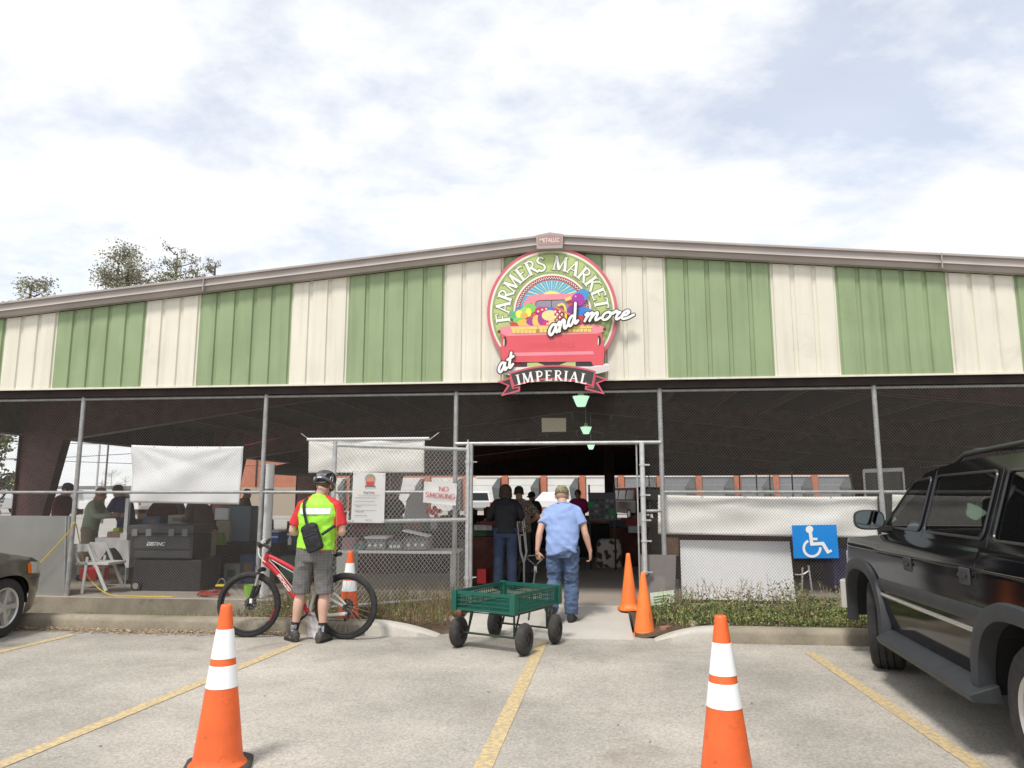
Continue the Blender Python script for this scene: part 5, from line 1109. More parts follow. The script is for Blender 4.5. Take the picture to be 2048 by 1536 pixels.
# ------------------------------------------------------------------ bicycle
BY=8.06
def bp(x,y,dy=0): p=atY(x,y,BY); return V((p.x,BY+dy,p.z))
bike=thing('bicycle','red and white mountain bike standing behind the cyclist, front wheel to the left','bicycle',(bp(594,1275).x,BY,0))
m_fred=M('frame_red',(0.58,0.012,0.025),rough=0.25,coat=0.6); m_fwh=M('frame_white',(0.76,0.75,0.70),rough=0.3,coat=0.4); m_chr=M('chrome',(0.6,0.6,0.6),rough=0.25,metal=0.9)
RW=0.352
fc=bp(498,1212); fc.z=RW; rc=bp(692,1212); rc.z=RW
for nm,c,yw in (('front_wheel',fc,0.10),('rear_wheel',rc,0)):
    ax=V((math.sin(yw),-math.cos(yw),0)); m=MB(); tyre(m,c,ax,RW,0.055,72); w_=obj(nm,m,m_rub,bike,smooth=True,ang=50)
    u_,v_=basis(ax); m=MB(); m.tube([c+(u_*math.cos(t_)+v_*math.sin(t_))*(RW-0.056) for t_ in [2*PI*i/60 for i in range(60)]],0.012,8,closed=True,flat=1.3); obj('rim',m,M('rim_black',(0.03,0.03,0.032),rough=0.3,metal=0.3),w_,smooth=True)
    m=MB()
    for i in range(28):
        t_=2*PI*i/28; t2=t_+(0.5 if i%2 else -0.5); hub=c+ax*(0.03 if i%4<2 else -0.03)+(u_*math.cos(t2)+v_*math.sin(t2))*0.022; m.cyl(hub,c+(u_*math.cos(t_)+v_*math.sin(t_))*(RW-0.062),0.0011,n=4,caps=False)
    o=obj('spokes',m,m_chr,w_)
    m=MB(); m.cyl(c-ax*0.05,c+ax*0.05,0.02,n=14); obj('hub',m,m_blk,w_,smooth=True)
    m=MB(); m.cyl(c-ax*0.045,c-ax*0.048,0.07,n=28); obj('brake_disc',m,M('disc',(0.05,0.05,0.05),rough=0.35,metal=0.5),w_)
    m=MB(); a0=2.5 if nm=='front_wheel' else 0.3; m.tube([c+(u_*math.cos(t_)+v_*math.sin(t_))*(RW-0.056)+V((0,-0.016,0)) for t_ in [a0+0.5*i/10 for i in range(11)]],0.004,5); obj('rim_decal',m,m_fred,w_)
def tb(nm,pts,r,mat,par=None,n=12,flat=None): m=MB(); m.tube(crom3(pts,5),r,n,flat=flat); return obj(nm,m,mat,par or bike,smooth=True,ang=60)
bb_=bp(619,1226); hb=bp(529,1128); ht=bp(536,1106); st=bp(646,1158); 
tb('down_tube',[bp(531,1124),bp(556,1147),bp(588,1190),bb_],[0.030]*15+[0.028],m_fred); tb('top_tube',[bp(538,1112),bp(565,1125),bp(600,1145),bp(652,1172)],0.022,m_fred); tb('head_tube',[hb,ht],0.028,m_fred)
tb('tube_stripe',[bp(541,1120,-0.034),bp(562,1142,-0.0345),bp(592,1181,-0.034),bp(608,1204,-0.032)],0.003,m_fwh); tb('tube_stripe',[bp(545,1119,-0.025),bp(568,1133,-0.0255),bp(600,1151,-0.0255)],0.004,m_fwh)
tb('seat_tube',[bb_,bp(632,1180),bp(652,1150)],0.018,m_fwh); tb('seat_post',[bp(648,1160),bp(662,1118)],0.014,m_blk); tb('swing_link',[bp(628,1172),bp(652,1192),bp(690,1214)],0.016,m_fwh); tb('chain_stay',[bb_+V((0,0,0.012)),bp(640,1230),bp(694,1226)],0.014,m_fwh); tb('seat_stay',[bp(650,1178),bp(672,1190),bp(694,1212)],0.011,m_fwh)
tb('crank_mount',[bp(616,1200),bp(616,1216),bp(630,1230),bp(690,1229)],0.012,m_fwh)
m=MB(); m.box(bp(660,1112)+V((0,0,0.02)),(0.25,0.13,0.045)); sd_=obj('saddle',m,m_blk,bike,bevel=0.02)
# fork
for dy in (-0.055,0.055):
    tb('fork_leg',[bp(521,1148,dy),bp(512,1180,dy)],0.016,m_chr); tb('fork_lower',[bp(515,1170,dy),bp(508,1190,dy),V((fc.x+0.01,BY+dy,fc.z))],0.022,m_blk)
m=MB(); m.tube([bp(524,1140,-0.06),bp(524,1138,0),bp(524,1140,0.06)],0.024,8); obj('fork_crown',m,m_blk,bike,smooth=True)
tb('stem',[ht,bp(540,1098),bp(527,1088)],0.018,m_blk); tb('handlebar',[bp(545,1083,-0.34),bp(536,1092,-0.2),bp(527,1090,0),bp(520,1088,0.2),bp(512,1083,0.34)],0.014,m_blk); tb('handlebar_grip',[bp(545,1083,-0.35),bp(540,1087,-0.24)],0.019,m_blk); tb('handlebar_grip',[bp(512,1083,0.35),bp(516,1086,0.24)],0.019,m_blk)
tb('brake_cable',[bp(514,1079,0.2),bp(510,1096,0.1),bp(519,1112,0.0),bp(533,1124,-0.03)],0.0045,m_fwh); tb('brake_cable',[bp(528,1087,-0.1),bp(512,1100,-0.1),bp(515,1125,-0.05),bp(520,1150,-0.05)],0.003,m_blk); tb('brake_lever',[bp(516,1082,0.1),bp(512,1092,0.05)],0.006,m_chr)
m=MB(); m.box(bp(508,1200,-0.075),(0.03,0.02,0.05)); obj('fork_decal',m,m_fwh,bike,bevel=0.004)
# drivetrain
m=MB(); 
m.tube([bb_+V((0.075*math.cos(a),0.05,0.075*math.sin(a))) for a in [i*PI/14 for i in range(28)]],0.006,6,closed=True)
for i in range(4): a=i*PI/2+0.4; m.bar(bb_+V((0,0.05,0)),bb_+V((0.072*math.cos(a),0.05,0.072*math.sin(a))),0.012,0.006,(0,1,0))
obj('chainring',m,m_chr,bike,smooth=True)
for sg,dy in ((1,-0.07),(-1,0.07)):
    e=bb_+V((-0.13*sg*0.75,dy,-0.085*sg)); m=MB(); m.bar(bb_+V((0,dy,0)),e,0.022,0.012,(0,1,0)); k=obj('crank_arm',m,m_blk,bike,bevel=0.003); m=MB(); m.box(e+V((0,dy*0.7,0)),(0.08,0.06,0.018)); obj('pedal',m,m_blk,k,bevel=0.003)
m=MB(); 
for r_,y_ in ((0.055,0.03),(0.042,0.038),(0.03,0.045)): m.cyl(rc+V((0,y_-0.003,0)),rc+V((0,y_,0)),r_,n=24)
obj('cassette',m,M('cassette',(0.10,0.08,0.05),rough=0.4,metal=0.8),bike)
m=MB(); m.tube([rc+V((0.01,0.045,-0.055)),rc+V((0.02,0.055,-0.10)),rc+V((-0.015,0.055,-0.16))],0.012,8); m.cyl(rc+V((0.02,0.05,-0.09)),rc+V((0.02,0.06,-0.09)),0.024,n=14); m.cyl(rc+V((-0.012,0.05,-0.15)),rc+V((-0.012,0.06,-0.15)),0.024,n=14); obj('derailleur',m,m_blk,bike,smooth=True)
m=MB(); m.tube([bb_+V((0,0.055,0.076)),rc+V((0,0.05,0.045))],0.004,5); m.tube([bb_+V((0,0.055,-0.074)),rc+V((-0.02,0.06,-0.17))],0.004,5); obj('chain',m,m_blk,bike)
# lettering down the tube
a_,b2=bp(552,1156,-0.036),bp(592,1212,-0.036); d_=(bp(590,1196)-bp(553,1144)); d_.y=0; up_=V((0,-1,0)).cross(d_).normalized(); up_=up_ if up_.z>0 else -up_
mid=bp(571,1164,-0.036); text('frame_lettering','SPECIALIZED',m_fwh,frame(mid-up_*0.004,d_.normalized(),up_),0.050,bike,ext=0.001,sx=0.80,off=0.0015,shear=0.25)
# plastic bag on the ground between the shoes
pb=thing('plastic_bag','thin white plastic bag hanging below the bicycle crank behind the cyclist','bag',bp(630,1275))
m=MB()
def bagp(u,v):
    a=2*PI*u; w_=0.055+0.04*v+0.012*math.sin(3*a+v*4); x=math.cos(a)*w_; y=math.sin(a)*w_*0.55+0.008*math.sin(5*a)
    top=bp(623,1232,0.0); bot=bp(634,1275,-0.0); p=top.lerp(bot,v); k=noise.noise(V((math.cos(a)*1.5,math.sin(a)*1.5,v*4)))*0.018
    return p+V((x*(1+k*8),y+k,0.01*math.sin(2*a)*v))
m.grid(bagp,28,14); obj('bag_film',m,M('film',(0.80,0.76,0.77),rough=0.35,alpha=0.62,var=0.05),pb,smooth=True,ang=180)
# cord on the cyclist side
ld=thing('string_lanyard','thin orange string hanging beside the cyclist right elbow','string',bp(690,1100))
m=MB(); m.tube(crom3([bp(690,1018,-0.28),bp(692,1060,-0.3),bp(689,1099,-0.28),bp(684,1103,-0.26),bp(679,1098,-0.24),bp(678,1062,-0.22)],4),0.0028,5); obj('string',m,M('string',(0.5,0.25,0.08),rough=0.8),ld)
# ------------------------------------------------------------------ cars
m_glass=M('car_glass',(0.008,0.012,0.011),rough=0.03,spec=0.5); m_chm=M('car_chrome',(0.62,0.61,0.58),rough=0.25,metal=0.7)
m_pane=M('tinted_pane',(0.003,0.004,0.004),rough=0.02,spec=0.5,alpha=0.88); m_pane2=M('screen_pane',(0.01,0.05,0.03),rough=0.02,spec=0.5,alpha=0.30); m_seat=M('seat_grey',(0.03,0.03,0.03),rough=0.9)
def lerpt(tab,x):
    if x<=tab[0][0]: return tab[0][1]
    for (a,b),(c,d) in zip(tab[:-1],tab[1:]):
        if x<=c: t=(x-a)/(c-a); t=t*t*(3-2*t)*0.5+t*0.5; return b+(d-b)*t
    return tab[-1][1]
def wheel(par,c,R_,w_,sg,rimR,rimm,spokes=6,name='wheel',steer=0):
    MT=Matrix.Translation(V(c))@Matrix.Rotation(steer,4,'Z')@Matrix.Translation(-V(c))
    """wheel with its axis along local x, outer face towards sg"""
    m=MB(); ax=V((sg,0,0)); rings=[]; prof=[(-0.5,rimR/R_),(-0.52,0.80),(-0.5,0.93),(-0.42,0.985),(-0.30,1.0),(-0.24,1.0),(-0.23,0.975),(-0.19,0.975),(-0.18,1.0),(-0.03,1.0),(-0.02,0.975),(0.02,0.975),(0.03,1.0),(0.18,1.0),(0.19,0.975),(0.23,0.975),(0.24,1.0),(0.30,1.0),(0.42,0.985),(0.5,0.93),(0.52,0.80),(0.5,rimR/R_),(0.3,rimR/R_*0.97),(-0.3,rimR/R_*0.97)]
    N=56
    for j in range(N):
        th=2*PI*j/N; rd=V((0,math.cos(th),math.sin(th))); rings.append([V(c)+ax*(x*w_)+rd*R_*(r-(0.008 if j%2 and abs(x) in (0.30,0.42,0.24) else 0)) for x,r in prof])
    m.loft(rings+[rings[0]],caps=False); o=obj(name,m,m_rub,par,world=False,smooth=True,ang=30); o.data.transform(MT)
    m=MB(); m.lathe([(rimR*1.0,w_*0.50),(rimR*0.97,w_*0.52),(rimR*0.90,w_*0.46),(rimR*0.88,w_*0.2),(rimR*0.5,w_*0.1),(0.001,w_*0.1)],48,axis='X',c=(0,0,0),caps=False)
    for v in m.v: v.x*=sg; v+=V(c)
    k=obj('rim',m,rimm,o,world=False,smooth=True,ang=40); k.data.transform(MT)
    m=MB()
    for i in range(spokes):
        th=2*PI*i/spokes; rd=V((0,math.cos(th),math.sin(th))); td=V((0,-math.sin(th),math.cos(th)))
        a=V(c)+ax*w_*0.44+rd*rimR*0.12; b=V(c)+ax*w_*0.46+rd*rimR*0.90; wa,wb=rimR*0.11,rimR*0.17
        m.loft([[a+td*wa-ax*0.03,a+td*wa*0.8+ax*0.012,a-td*wa*0.8+ax*0.012,a-td*wa-ax*0.03],[b+td*wb-ax*0.03,b+td*wb*0.75+ax*0.004,b-td*wb*0.75+ax*0.004,b-td*wb-ax*0.03]])
    m.cyl(V(c)+ax*w_*0.36,V(c)+ax*w_*0.50,rimR*0.24,rimR*0.19,n=20); obj('spokes',m,rimm,k,world=False,smooth=True,ang=40,bevel=0.003).data.transform(MT)
    return o
def car(name,lab,loc,rz,P,group=None):
    t=thing(name,lab,'car',loc,rz,group); W=P['W']; belt=P['belt']; zb=P['zb']; cc=P['wheels']; rx,rzz,zc=P['arch']
    s0,s1=P['s0'],P['s1']; wf=lambda s:W*min(1,max(0.02,1-(max(0,(s-(s1-P['rf']))/P['rf'])**2.2)*P.get('nf',0.28))) if s>0 else W*(1-(max(0,((s0+P['rr'])-s)/P['rr'])**2.2)*0.16)
    prof=lambda z,s:lerpt(P['prof'],z)
    ztp=lambda s:lerpt(P['top'],s)
    def side(s,z,off=0): return -(wf(s)*prof(z,s)+off)
    st=set([s0+(s1-s0)*i/60 for i in range(61)])
    for c in cc:
        for i in range(25): st.add(c-rx*math.cos(PI*i/24))
        st.add(c-rx-0.001); st.add(c+rx+0.001)
    st=sorted(s for s in st if s0<=s<=s1)
    def zbot(s):
        z=zb+P.get('front_lift',0)*max(0,(s-(s1-0.5))/0.5)**2
        for c in cc:
            u=abs(s-c)/rx
            if u<=1: z=max(z,zc+rzz*(1-u**2.6)**(1/2.6)) if True else z
        return z
    m=MB(); rings=[]; nz=14; nx=12
    for s in st:
        a,b=zbot(s),ztp(s); row=[]
        for i in range(nz+1): z=a+(b-a)*(i/nz); row.append(V((side(s,z),s,z)))
        xt=row[-1].x
        for i in range(1,nx): u=i/nx; x=xt+(-2*xt)*u; row.append(V((x,s,b+P['crown']*(1-(2*u-1)**2)**0.6)))
        for i in range(nz,-1,-1): z=a+(b-a)*(i/nz); row.append(V((-side(s,z),s,z)))
        rings.append(row)
    m.loft(rings,caps=True,closed=False)
    obj('body',m,P['paint'],t,world=False,smooth=True,ang=38)
    # greenhouse
    gw=lambda z:W*(P['gb']+(P['gt']-P['gb'])*(z-belt)/(P['roof']-belt)); sa,sb,sc_,sd_=P['gh']  # rear base, rear top, front top, front base
    def gz(s):
        if s<sb: k=(s-sa)/(sb-sa); return belt-0.02+(P['roof']-belt+0.02)*math.sin(k*PI/2)**0.8 if k>0 else belt-0.02
        if s>sc_: k=(s-sc_)/(sd_-sc_); return P['roof']-0.055-(P['roof']-0.055-belt)*k**1.06
        return P['roof']+0.02*math.sin(PI*(s-sb)/(sc_-sb))-0.055*max(0,(s-sc_+0.75)/0.75)**1.7
    S_=[sa+(sd_-sa)*i/220 for i in range(221)]+[sc_,sb]; S_=sorted(set(S_)); m=MB(); rings=[]
    for s in S_:
        zt=max(gz(s),belt-0.019); row=[]
        for i in range(29): z=belt-0.02+(zt-belt+0.02)*i/28; row.append(V((-gw(z),s,z)))
        xt=row[-1].x
        for i in range(1,10): u=i/10; row.append(V((xt*(1-2*u),s,zt+0.035*(1-(2*u-1)**2)**0.5*min(1,(zt-belt)/0.4))))
        row+= [V((-p.x,p.y,p.z)) for p in row[28::-1]]; rings.append(row)
    m.loft(rings,caps=True,closed=False)
    def inpoly(s,z,pts):
        c=False; n=len(pts)
        for i in range(n):
            (a,b),(d,e)=pts[i],pts[(i+1)%n]
            if (b>z)!=(e>z) and s<(d-a)*(z-b)/(e-b)+a: c=not c
        return c
    keep=[]
    for f in m.f:
        if len(f)!=4: continue
        q=sum((m.v[i] for i in f),V((0,0,0)))/4; nrm=(m.v[f[2]]-m.v[f[0]]).cross(m.v[f[3]]-m.v[f[1]])
        side_=abs(nrm.x)>0.6*nrm.length
        if side_ and any(inpoly(q.y,q.z,rnd(w_,0.06)) for w_ in P['windows']): continue
        if not side_ and sc_+0.05<q.y<sd_-0.05 and abs(q.x)<gw(q.z)-0.075: continue
        keep.append(f)
    m.f=keep; m.mi=[0]*len(keep); obj('cabin',m,P['paint'],t,world=False,smooth=True,ang=35)
    gs=lambda sg,off:(lambda s,z,d:V((sg*(gw(z)+off-d),s,z)))
    for sg in (-1,1):
        for pts in P['windows']:
            m=MB(); m.poly(rnd(pts,0.05),gs(sg,-0.004)); wd=obj('window',m,m_pane,t,world=False)
            m=MB(); q=rnd(pts,0.05); m.tube([V((sg*(gw(z)+0.006),s,z)) for s,z in q],0.009,6,closed=True); obj('window_trim',m,P['trim'],wd,world=False,smooth=True)
        for pts in P['seams']:
            m=MB(); m.tube([V((sg*-side(s,z,-0.001) if z<=belt+0.01 else sg*(gw(z)+0.001),s,z)) for s,z in pts],0.0045,5); obj('door_seam',m,m_blk,t,world=False)
        for (s,z) in P['handles']:
            m=MB(); c=V((sg*(-side(s,z)+0.002),s,z)); m.box(c,(0.022,0.155,0.105)); h=obj('door_handle',m,P['clad'],t,world=False,bevel=0.018); m=MB(); m.box(c+V((sg*0.018,0,0.004)),(0.014,0.12,0.022)); obj('pull',m,m_blk,h,world=False,bevel=0.004)
        for c in cc:   # arch flare and liner
            if P['flare']:
                m=MB(); rg=[]
                for i in range(41):
                    a=PI*i/40; ca,sa_=math.cos(a),math.sin(a); e=2/2.6; X=math.copysign(abs(ca)**e,ca); Z=abs(sa_)**e
                    rg.append([V((sg*(-side(min(s1,c+X*rr_),0.7)+o),min(s1+0.02,c+X*rr_),zc+Z*r2-(0.05 if i in (0,40) else 0)*1.0)) for rr_,r2,o in ((rx-0.02,rzz-0.02,-0.06),(rx-0.015,rzz-0.015,0.035),(rx+0.03,rzz+0.025,0.045),(rx+0.085,rzz+0.075,0.035),(rx+0.115,rzz+0.10,-0.03))])
                m.loft(rg,caps=False,closed=False); obj('wheel_flare',m,P['clad'],t,world=False,smooth=True,ang=50)
            m=MB(); rg=[]
            for i in range(25):
                a=PI*i/24; e=2/2.6; X=math.copysign(abs(math.cos(a))**e,math.cos(a)); Z=abs(math.sin(a))**e
                rg.append([V((sg*(W-0.04),c+X*(rx-0.005),zc+Z*(rzz-0.005))),V((sg*(W-0.42),c+X*(rx-0.005),zc+Z*(rzz-0.005))),V((sg*(W-0.42),c,zc))])
            m.loft(rg,caps=False,closed=False); obj('wheel_liner',m,m_blk,t,world=False)
            wheel(t,(sg*(W-P['tw']/2-P.get('inset',0.03)),c,P['R']),P['R'],P['tw'],sg,P['rimR'],P['rimm'],P.get('spk',6),steer=P.get('steer',0) if c==cc[-1] else 0)
        for (nm,sA,zA,sB,zB,h,o,mt) in P['strips']:
            m=MB(); m.grid(lambda u,v:V((sg*(-side(sA+(sB-sA)*u,zA+(zB-zA)*u+h*(v-0.5))+o*math.sin(PI*v)**0.4),sA+(sB-sA)*u,zA+(zB-zA)*u+h*(v-0.5))),30,6); obj(nm,m,mt,t,world=False,smooth=True,ang=60)
        mm=P['mirror']; 
        if mm:
            s,z=mm; c=V((sg*(W+0.11),s,z)); m=MB(); m.loft([[c+V((rr_*0.120*math.copysign(abs(math.cos(a))**0.6,math.cos(a)),yy,rr_*0.083*math.copysign(abs(math.sin(a))**0.7,math.sin(a)))) for a in [2*PI*i/28 for i in range(28)]] for yy,rr_ in ((-0.022,0.96),(-0.018,1.0),(0.02,0.98),(0.05,0.8),(0.07,0.45))])
            for v in m.v:
                if v.y<c.y-0.02: v.y=c.y-0.02
            m.box(V((sg*(W-0.04),s,z-0.07)),(0.16,0.05,0.035)); h=obj('side_mirror',m,P.get('mirrorm',m_blk),t,world=False,smooth=True,ang=40)
            m=MB(); m.poly([(0.110*math.copysign(abs(math.cos(a))**0.7,math.cos(a)),0.072*math.copysign(abs(math.sin(a))**0.7,math.sin(a))) for a in [2*PI*i/28 for i in range(28)]],lambda x,y,d:V((c.x+x,c.y-0.0235+d,c.z+y)),th=0.002); obj('mirror_glass',m,M('mirror_glass',(0.45,0.47,0.46),rough=0.03,metal=1.0),h,world=False)
    # windscreen and rear glass
    def ws(u,v): s=sc_-0.0+(sd_-sc_)*(0.06+0.88*v); z=gz(s)+0.004; w_=gw(z)-0.07; return V((-w_+2*w_*u,s,z+0.035*(1-(2*u-1)**2)**0.5*min(1,(z-belt)/0.4)+0.004))
    m=MB(); m.grid(ws,16,8); obj('windscreen',m,m_pane2,t,world=False,smooth=True)
    zS=belt+0.10
    for sg in (-1,1):
        for s_ in (P['gh'][2]-0.55,P['gh'][2]-1.5):
            m=MB(); m.box((sg*0.42,s_,belt+0.10),(0.46,0.14,0.36),taper=0.85); st_=obj('seat',m,m_seat,t,world=False,bevel=0.04); m=MB(); m.box((sg*0.42,s_-0.02,belt+0.35),(0.26,0.10,0.16)); obj('headrest',m,m_seat,st_,world=False,bevel=0.03)
    m=MB(); m.bb((-W+0.42,s0+0.25,zb+0.06),(W-0.42,s1-0.3,zb+0.5)); obj('underbody',m,m_blk,t,world=False)
    return t,side,gw,gz
def rnd(pts,r,k=4):
    n=len(pts); o=[]
    for i in range(n):
        a,b,c=V((*pts[i-1],0)),V((*pts[i],0)),V((*pts[(i+1)%n],0)); d1=(a-b); d2=(c-b); q=min(r,d1.length*0.4,d2.length*0.4); p=b+d1.normalized()*q; e=b+d2.normalized()*q
        for j in range(k+1): t_=j/k; x=p*(1-t_)**2+b*2*t_*(1-t_)+e*t_*t_; o.append((x.x,x.y))
    return o
m_blackp=M('black_paint',(0.006,0.006,0.007),rough=0.09,coat=0.0,spec=0.32); m_clad=M('grey_cladding',(0.032,0.035,0.039),rough=0.55,var=0.12,vs=9,bump=0.1,bs=70); m_alr=M('alloy',(0.55,0.54,0.52),rough=0.32,metal=0.6)
H1=R(-4.2)
SUV=dict(W=0.985,belt=1.25,zb=0.42,wheels=(0.2,3.2),arch=(0.54,0.50,0.38),s0=-1.30,s1=4.12,rf=0.55,rr=0.5,prof=[(0.3,0.90),(0.45,0.955),(0.62,0.985),(0.9,1.0),(1.10,0.99),(1.2,0.965),(1.26,0.93)],
 top=[(-1.30,1.22),(2.3,1.245),(2.75,1.20),(3.2,1.165),(3.8,1.12),(4.0,1.04),(4.12,0.86)],crown=0.045,roof=1.775,gb=0.935,gt=0.77,gh=(-1.28,-1.12,1.95,2.82),paint=m_blackp,trim=M('trim_grey',(0.03,0.03,0.032),rough=0.3),clad=m_clad,flare=True,R=0.385,tw=0.265,rimR=0.235,rimm=m_alr,inset=0.06,
 windows=[[(1.80,1.285),(2.62,1.285),(2.16,1.66),(1.80,1.685)],[(0.72,1.285),(1.70,1.285),(1.70,1.69),(0.72,1.70)],[(-0.95,1.285),(0.58,1.285),(0.58,1.70),(-0.85,1.67)]],
 seams=[[(2.76,1.24),(2.76,0.9),(2.74,0.55),(2.70,0.44)],[(1.74,1.73),(1.74,1.25),(1.74,0.8),(1.74,0.44)],[(0.66,1.72),(0.66,1.25),(0.66,0.98),(0.69,0.85)],[(1.5,0.44),(2.2,0.44),(2.7,0.44)]],handles=[(1.90,1.03),(0.86,1.05)],
 strips=[('body_cladding',2.66,0.80,0.62,0.84,0.10,0.012,m_clad),('chrome_strip',2.66,0.715,0.70,0.735,0.035,0.016,m_chm),('waist_crease',4.0,1.05,-1.2,1.13,0.014,0.006,m_blackp)],mirror=(2.42,1.345),front_lift=0.05,spk=6,steer=R(-19))
suv,side,gw,gz=car('suv','black four-door SUV with grey wheel flares parked at the right','x' and (3.213,4.06,0),H1,SUV); suv['category']='SUV'
m=MB(); m.loft([[V((-0.90,s,0.34)),V((-1.07,s+o*0.0,0.345)),V((-1.09,s,0.39)),V((-0.92,s,0.45))] for s,o in ((0.66,0),(1.2,0),(2.0,0),(2.48,0))]); m.loft([[V((-0.90,s,0.34)),V((-1.07+0.17*k,s,0.345)),V((-1.09+0.17*k,s,0.39)),V((-0.92,s,0.45))] for s,k in ((2.48,0),(2.58,0.35),(2.66,0.9))]); obj('running_board',m,m_clad,suv,world=False,bevel=0.006)
m=MB(); m.bb((-0.78,4.02,0.42),(0.78,4.20,0.70)); m.loft([[V((-0.78-0.235*k,4.20-0.03*k-0.09*k*k*3,0.42)),V((-0.78-0.235*k,4.20-0.03*k-0.09*k*k*3,0.70)),V((-0.70-0.20*k,4.0-0.16*k,0.70)),V((-0.70-0.20*k,4.0-0.16*k,0.42))] for k in (0,0.25,0.5,0.75,1.0)]); m.loft([[V((0.78+0.20*k,4.20-0.06*k-0.10*k*k*3,0.42)),V((0.78+0.20*k,4.20-0.06*k-0.10*k*k*3,0.70)),V((0.70+0.20*k,4.0-0.16*k,0.70)),V((0.70+0.20*k,4.0-0.16*k,0.42))] for k in (0,0.25,0.5,0.75,1.0)]); obj('front_bumper',m,m_chm,suv,world=False,bevel=0.01)
for sg in (-1,1):
    m=MB(); m.box((sg*0.72,4.03,0.90),(0.34,0.12,0.17)); obj('headlight',m,M('lamp_clear',(0.6,0.6,0.58),rough=0.1,spec=0.7),suv,world=False,bevel=0.02)
    m=MB(); m.tube([V((sg*0.66,1.75,1.77)),V((sg*0.665,1.5,1.84)),V((sg*0.665,0.2,1.875)),V((sg*0.655,-0.95,1.85)),V((sg*0.65,-1.05,1.81))],0.018,8); obj('roof_rail',m,m_blk,suv,world=False,smooth=True)
    m=MB(); m.box((sg*0.86,-1.27,1.0),(0.12,0.08,0.42)); obj('tail_light',m,M('tail_red',(0.4,0.02,0.02),rough=0.2),suv,world=False,bevel=0.01)
for s in (1.35,0.1):
    m=MB(); m.tube([V((-0.665,s,1.855)),V((-0.3,s,1.885)),V((0.3,s,1.885)),V((0.665,s,1.855))],0.016,8); obj('roof_rack_bar',m,m_blk,suv,world=False,smooth=True)
m=MB(); m.bb((-0.86,-1.42,0.45),(0.86,-1.28,0.72)); obj('rear_bumper',m,m_chm,suv,world=False,bevel=0.02)
m_tan=M('taupe_paint',(0.145,0.135,0.105),rough=0.3,metal=0.35,coat=0.7,var=0.05)
SED=dict(W=0.87,belt=0.95,zb=0.20,wheels=(0.0,2.65),arch=(0.37,0.335,0.33),s0=-1.0,s1=3.50,rf=0.62,rr=0.5,nf=0.33,prof=[(0.15,0.90),(0.3,0.95),(0.5,0.99),(0.66,1.0),(0.8,0.975),(0.92,0.92),(0.98,0.86)],
 top=[(-1.0,0.93),(1.6,0.955),(2.3,0.93),(2.7,0.89),(3.0,0.84),(3.25,0.76),(3.40,0.66),(3.50,0.52)],crown=0.05,roof=1.42,gb=0.92,gt=0.70,gh=(-0.75,0.15,1.15,2.1),paint=m_tan,trim=m_blk,clad=m_tan,flare=False,R=0.322,tw=0.20,rimR=0.215,rimm=m_alr,inset=0.02,
 windows=[[(0.75,0.985),(1.75,0.985),(1.25,1.33),(0.75,1.36)],[(-0.35,0.985),(0.68,0.985),(0.68,1.36),(0.1,1.33)]],seams=[[(1.95,0.93),(1.95,0.3)],[(0.72,0.95),(0.72,0.25)]],handles=[(0.85,0.82),(-0.1,0.82)],strips=[],mirror=(1.7,1.04),mirrorm=m_tan,front_lift=0.17,spk=5)
sed,side,gw,gz=car('sedan','taupe sedan at the left edge with only its front corner in view',(-6.39-0.80-0.02,7.68-2.65,0),R(2.0),SED)
for sg in (-1,1):
    m=MB(); m.grid(lambda u,v:V((sg*(-side(2.98+0.32*u,0.66+0.13*v-0.03*u)+0.004),2.98+0.32*u,0.66+0.13*v-0.03*u)),12,6); h=obj('headlight',m,M('lamp_clear2',(0.55,0.52,0.48),rough=0.12,spec=0.7),sed,world=False,smooth=True)
    m=MB(); m.grid(lambda u,v:V((sg*(-side(2.93+0.07*u,0.665+0.11*v)+0.008),2.93+0.07*u,0.665+0.11*v)),6,4); obj('turn_signal',m,M('amber',(0.8,0.16,0.02),rough=0.2),h,world=False,smooth=True)
    m=MB(); m.tube([V((sg*(-side(s,0.60)+0.001),s,0.60)) for s in [3.0+0.38*i/10 for i in range(11)]],0.005,5); obj('bumper_seam',m,m_blk,sed,world=False)
# ------------------------------------------------------------------ vegetation
rng=random.Random(11)
def gm(n,c,v=0.25): return M(n,c,rough=0.75,var=v,vs=30)
m_l1=gm('leaf_mid',(0.14,0.17,0.045)); m_l2=gm('leaf_light',(0.28,0.30,0.10)); m_l3=gm('leaf_dark',(0.05,0.085,0.025)); m_l4=gm('leaf_brown',(0.17,0.10,0.05)); m_st=gm('stem_red',(0.36,0.25,0.18)); m_dry=gm('dry_grass',(0.16,0.13,0.07)); m_bark=M('bark',(0.13,0.10,0.08),rough=0.9,var=0.3,vs=12,bump=0.5,bs=30)
def leaf(m,p,s,rg=rng,asp=2.0,up=0.3):
    d=V((rg.gauss(0,1),rg.gauss(0,1),rg.gauss(up,0.8))).normalized(); n=V((rg.gauss(0,1),rg.gauss(0,1),rg.gauss(0.5,1))); x=d.cross(n)
    if x.length<1e-3: return
    x.normalize(); w_=s/asp/2; q=p+d*s*0.5
    m.add([p,q+x*w_,p+d*s,q-x*w_],[(0,1,2,3)])
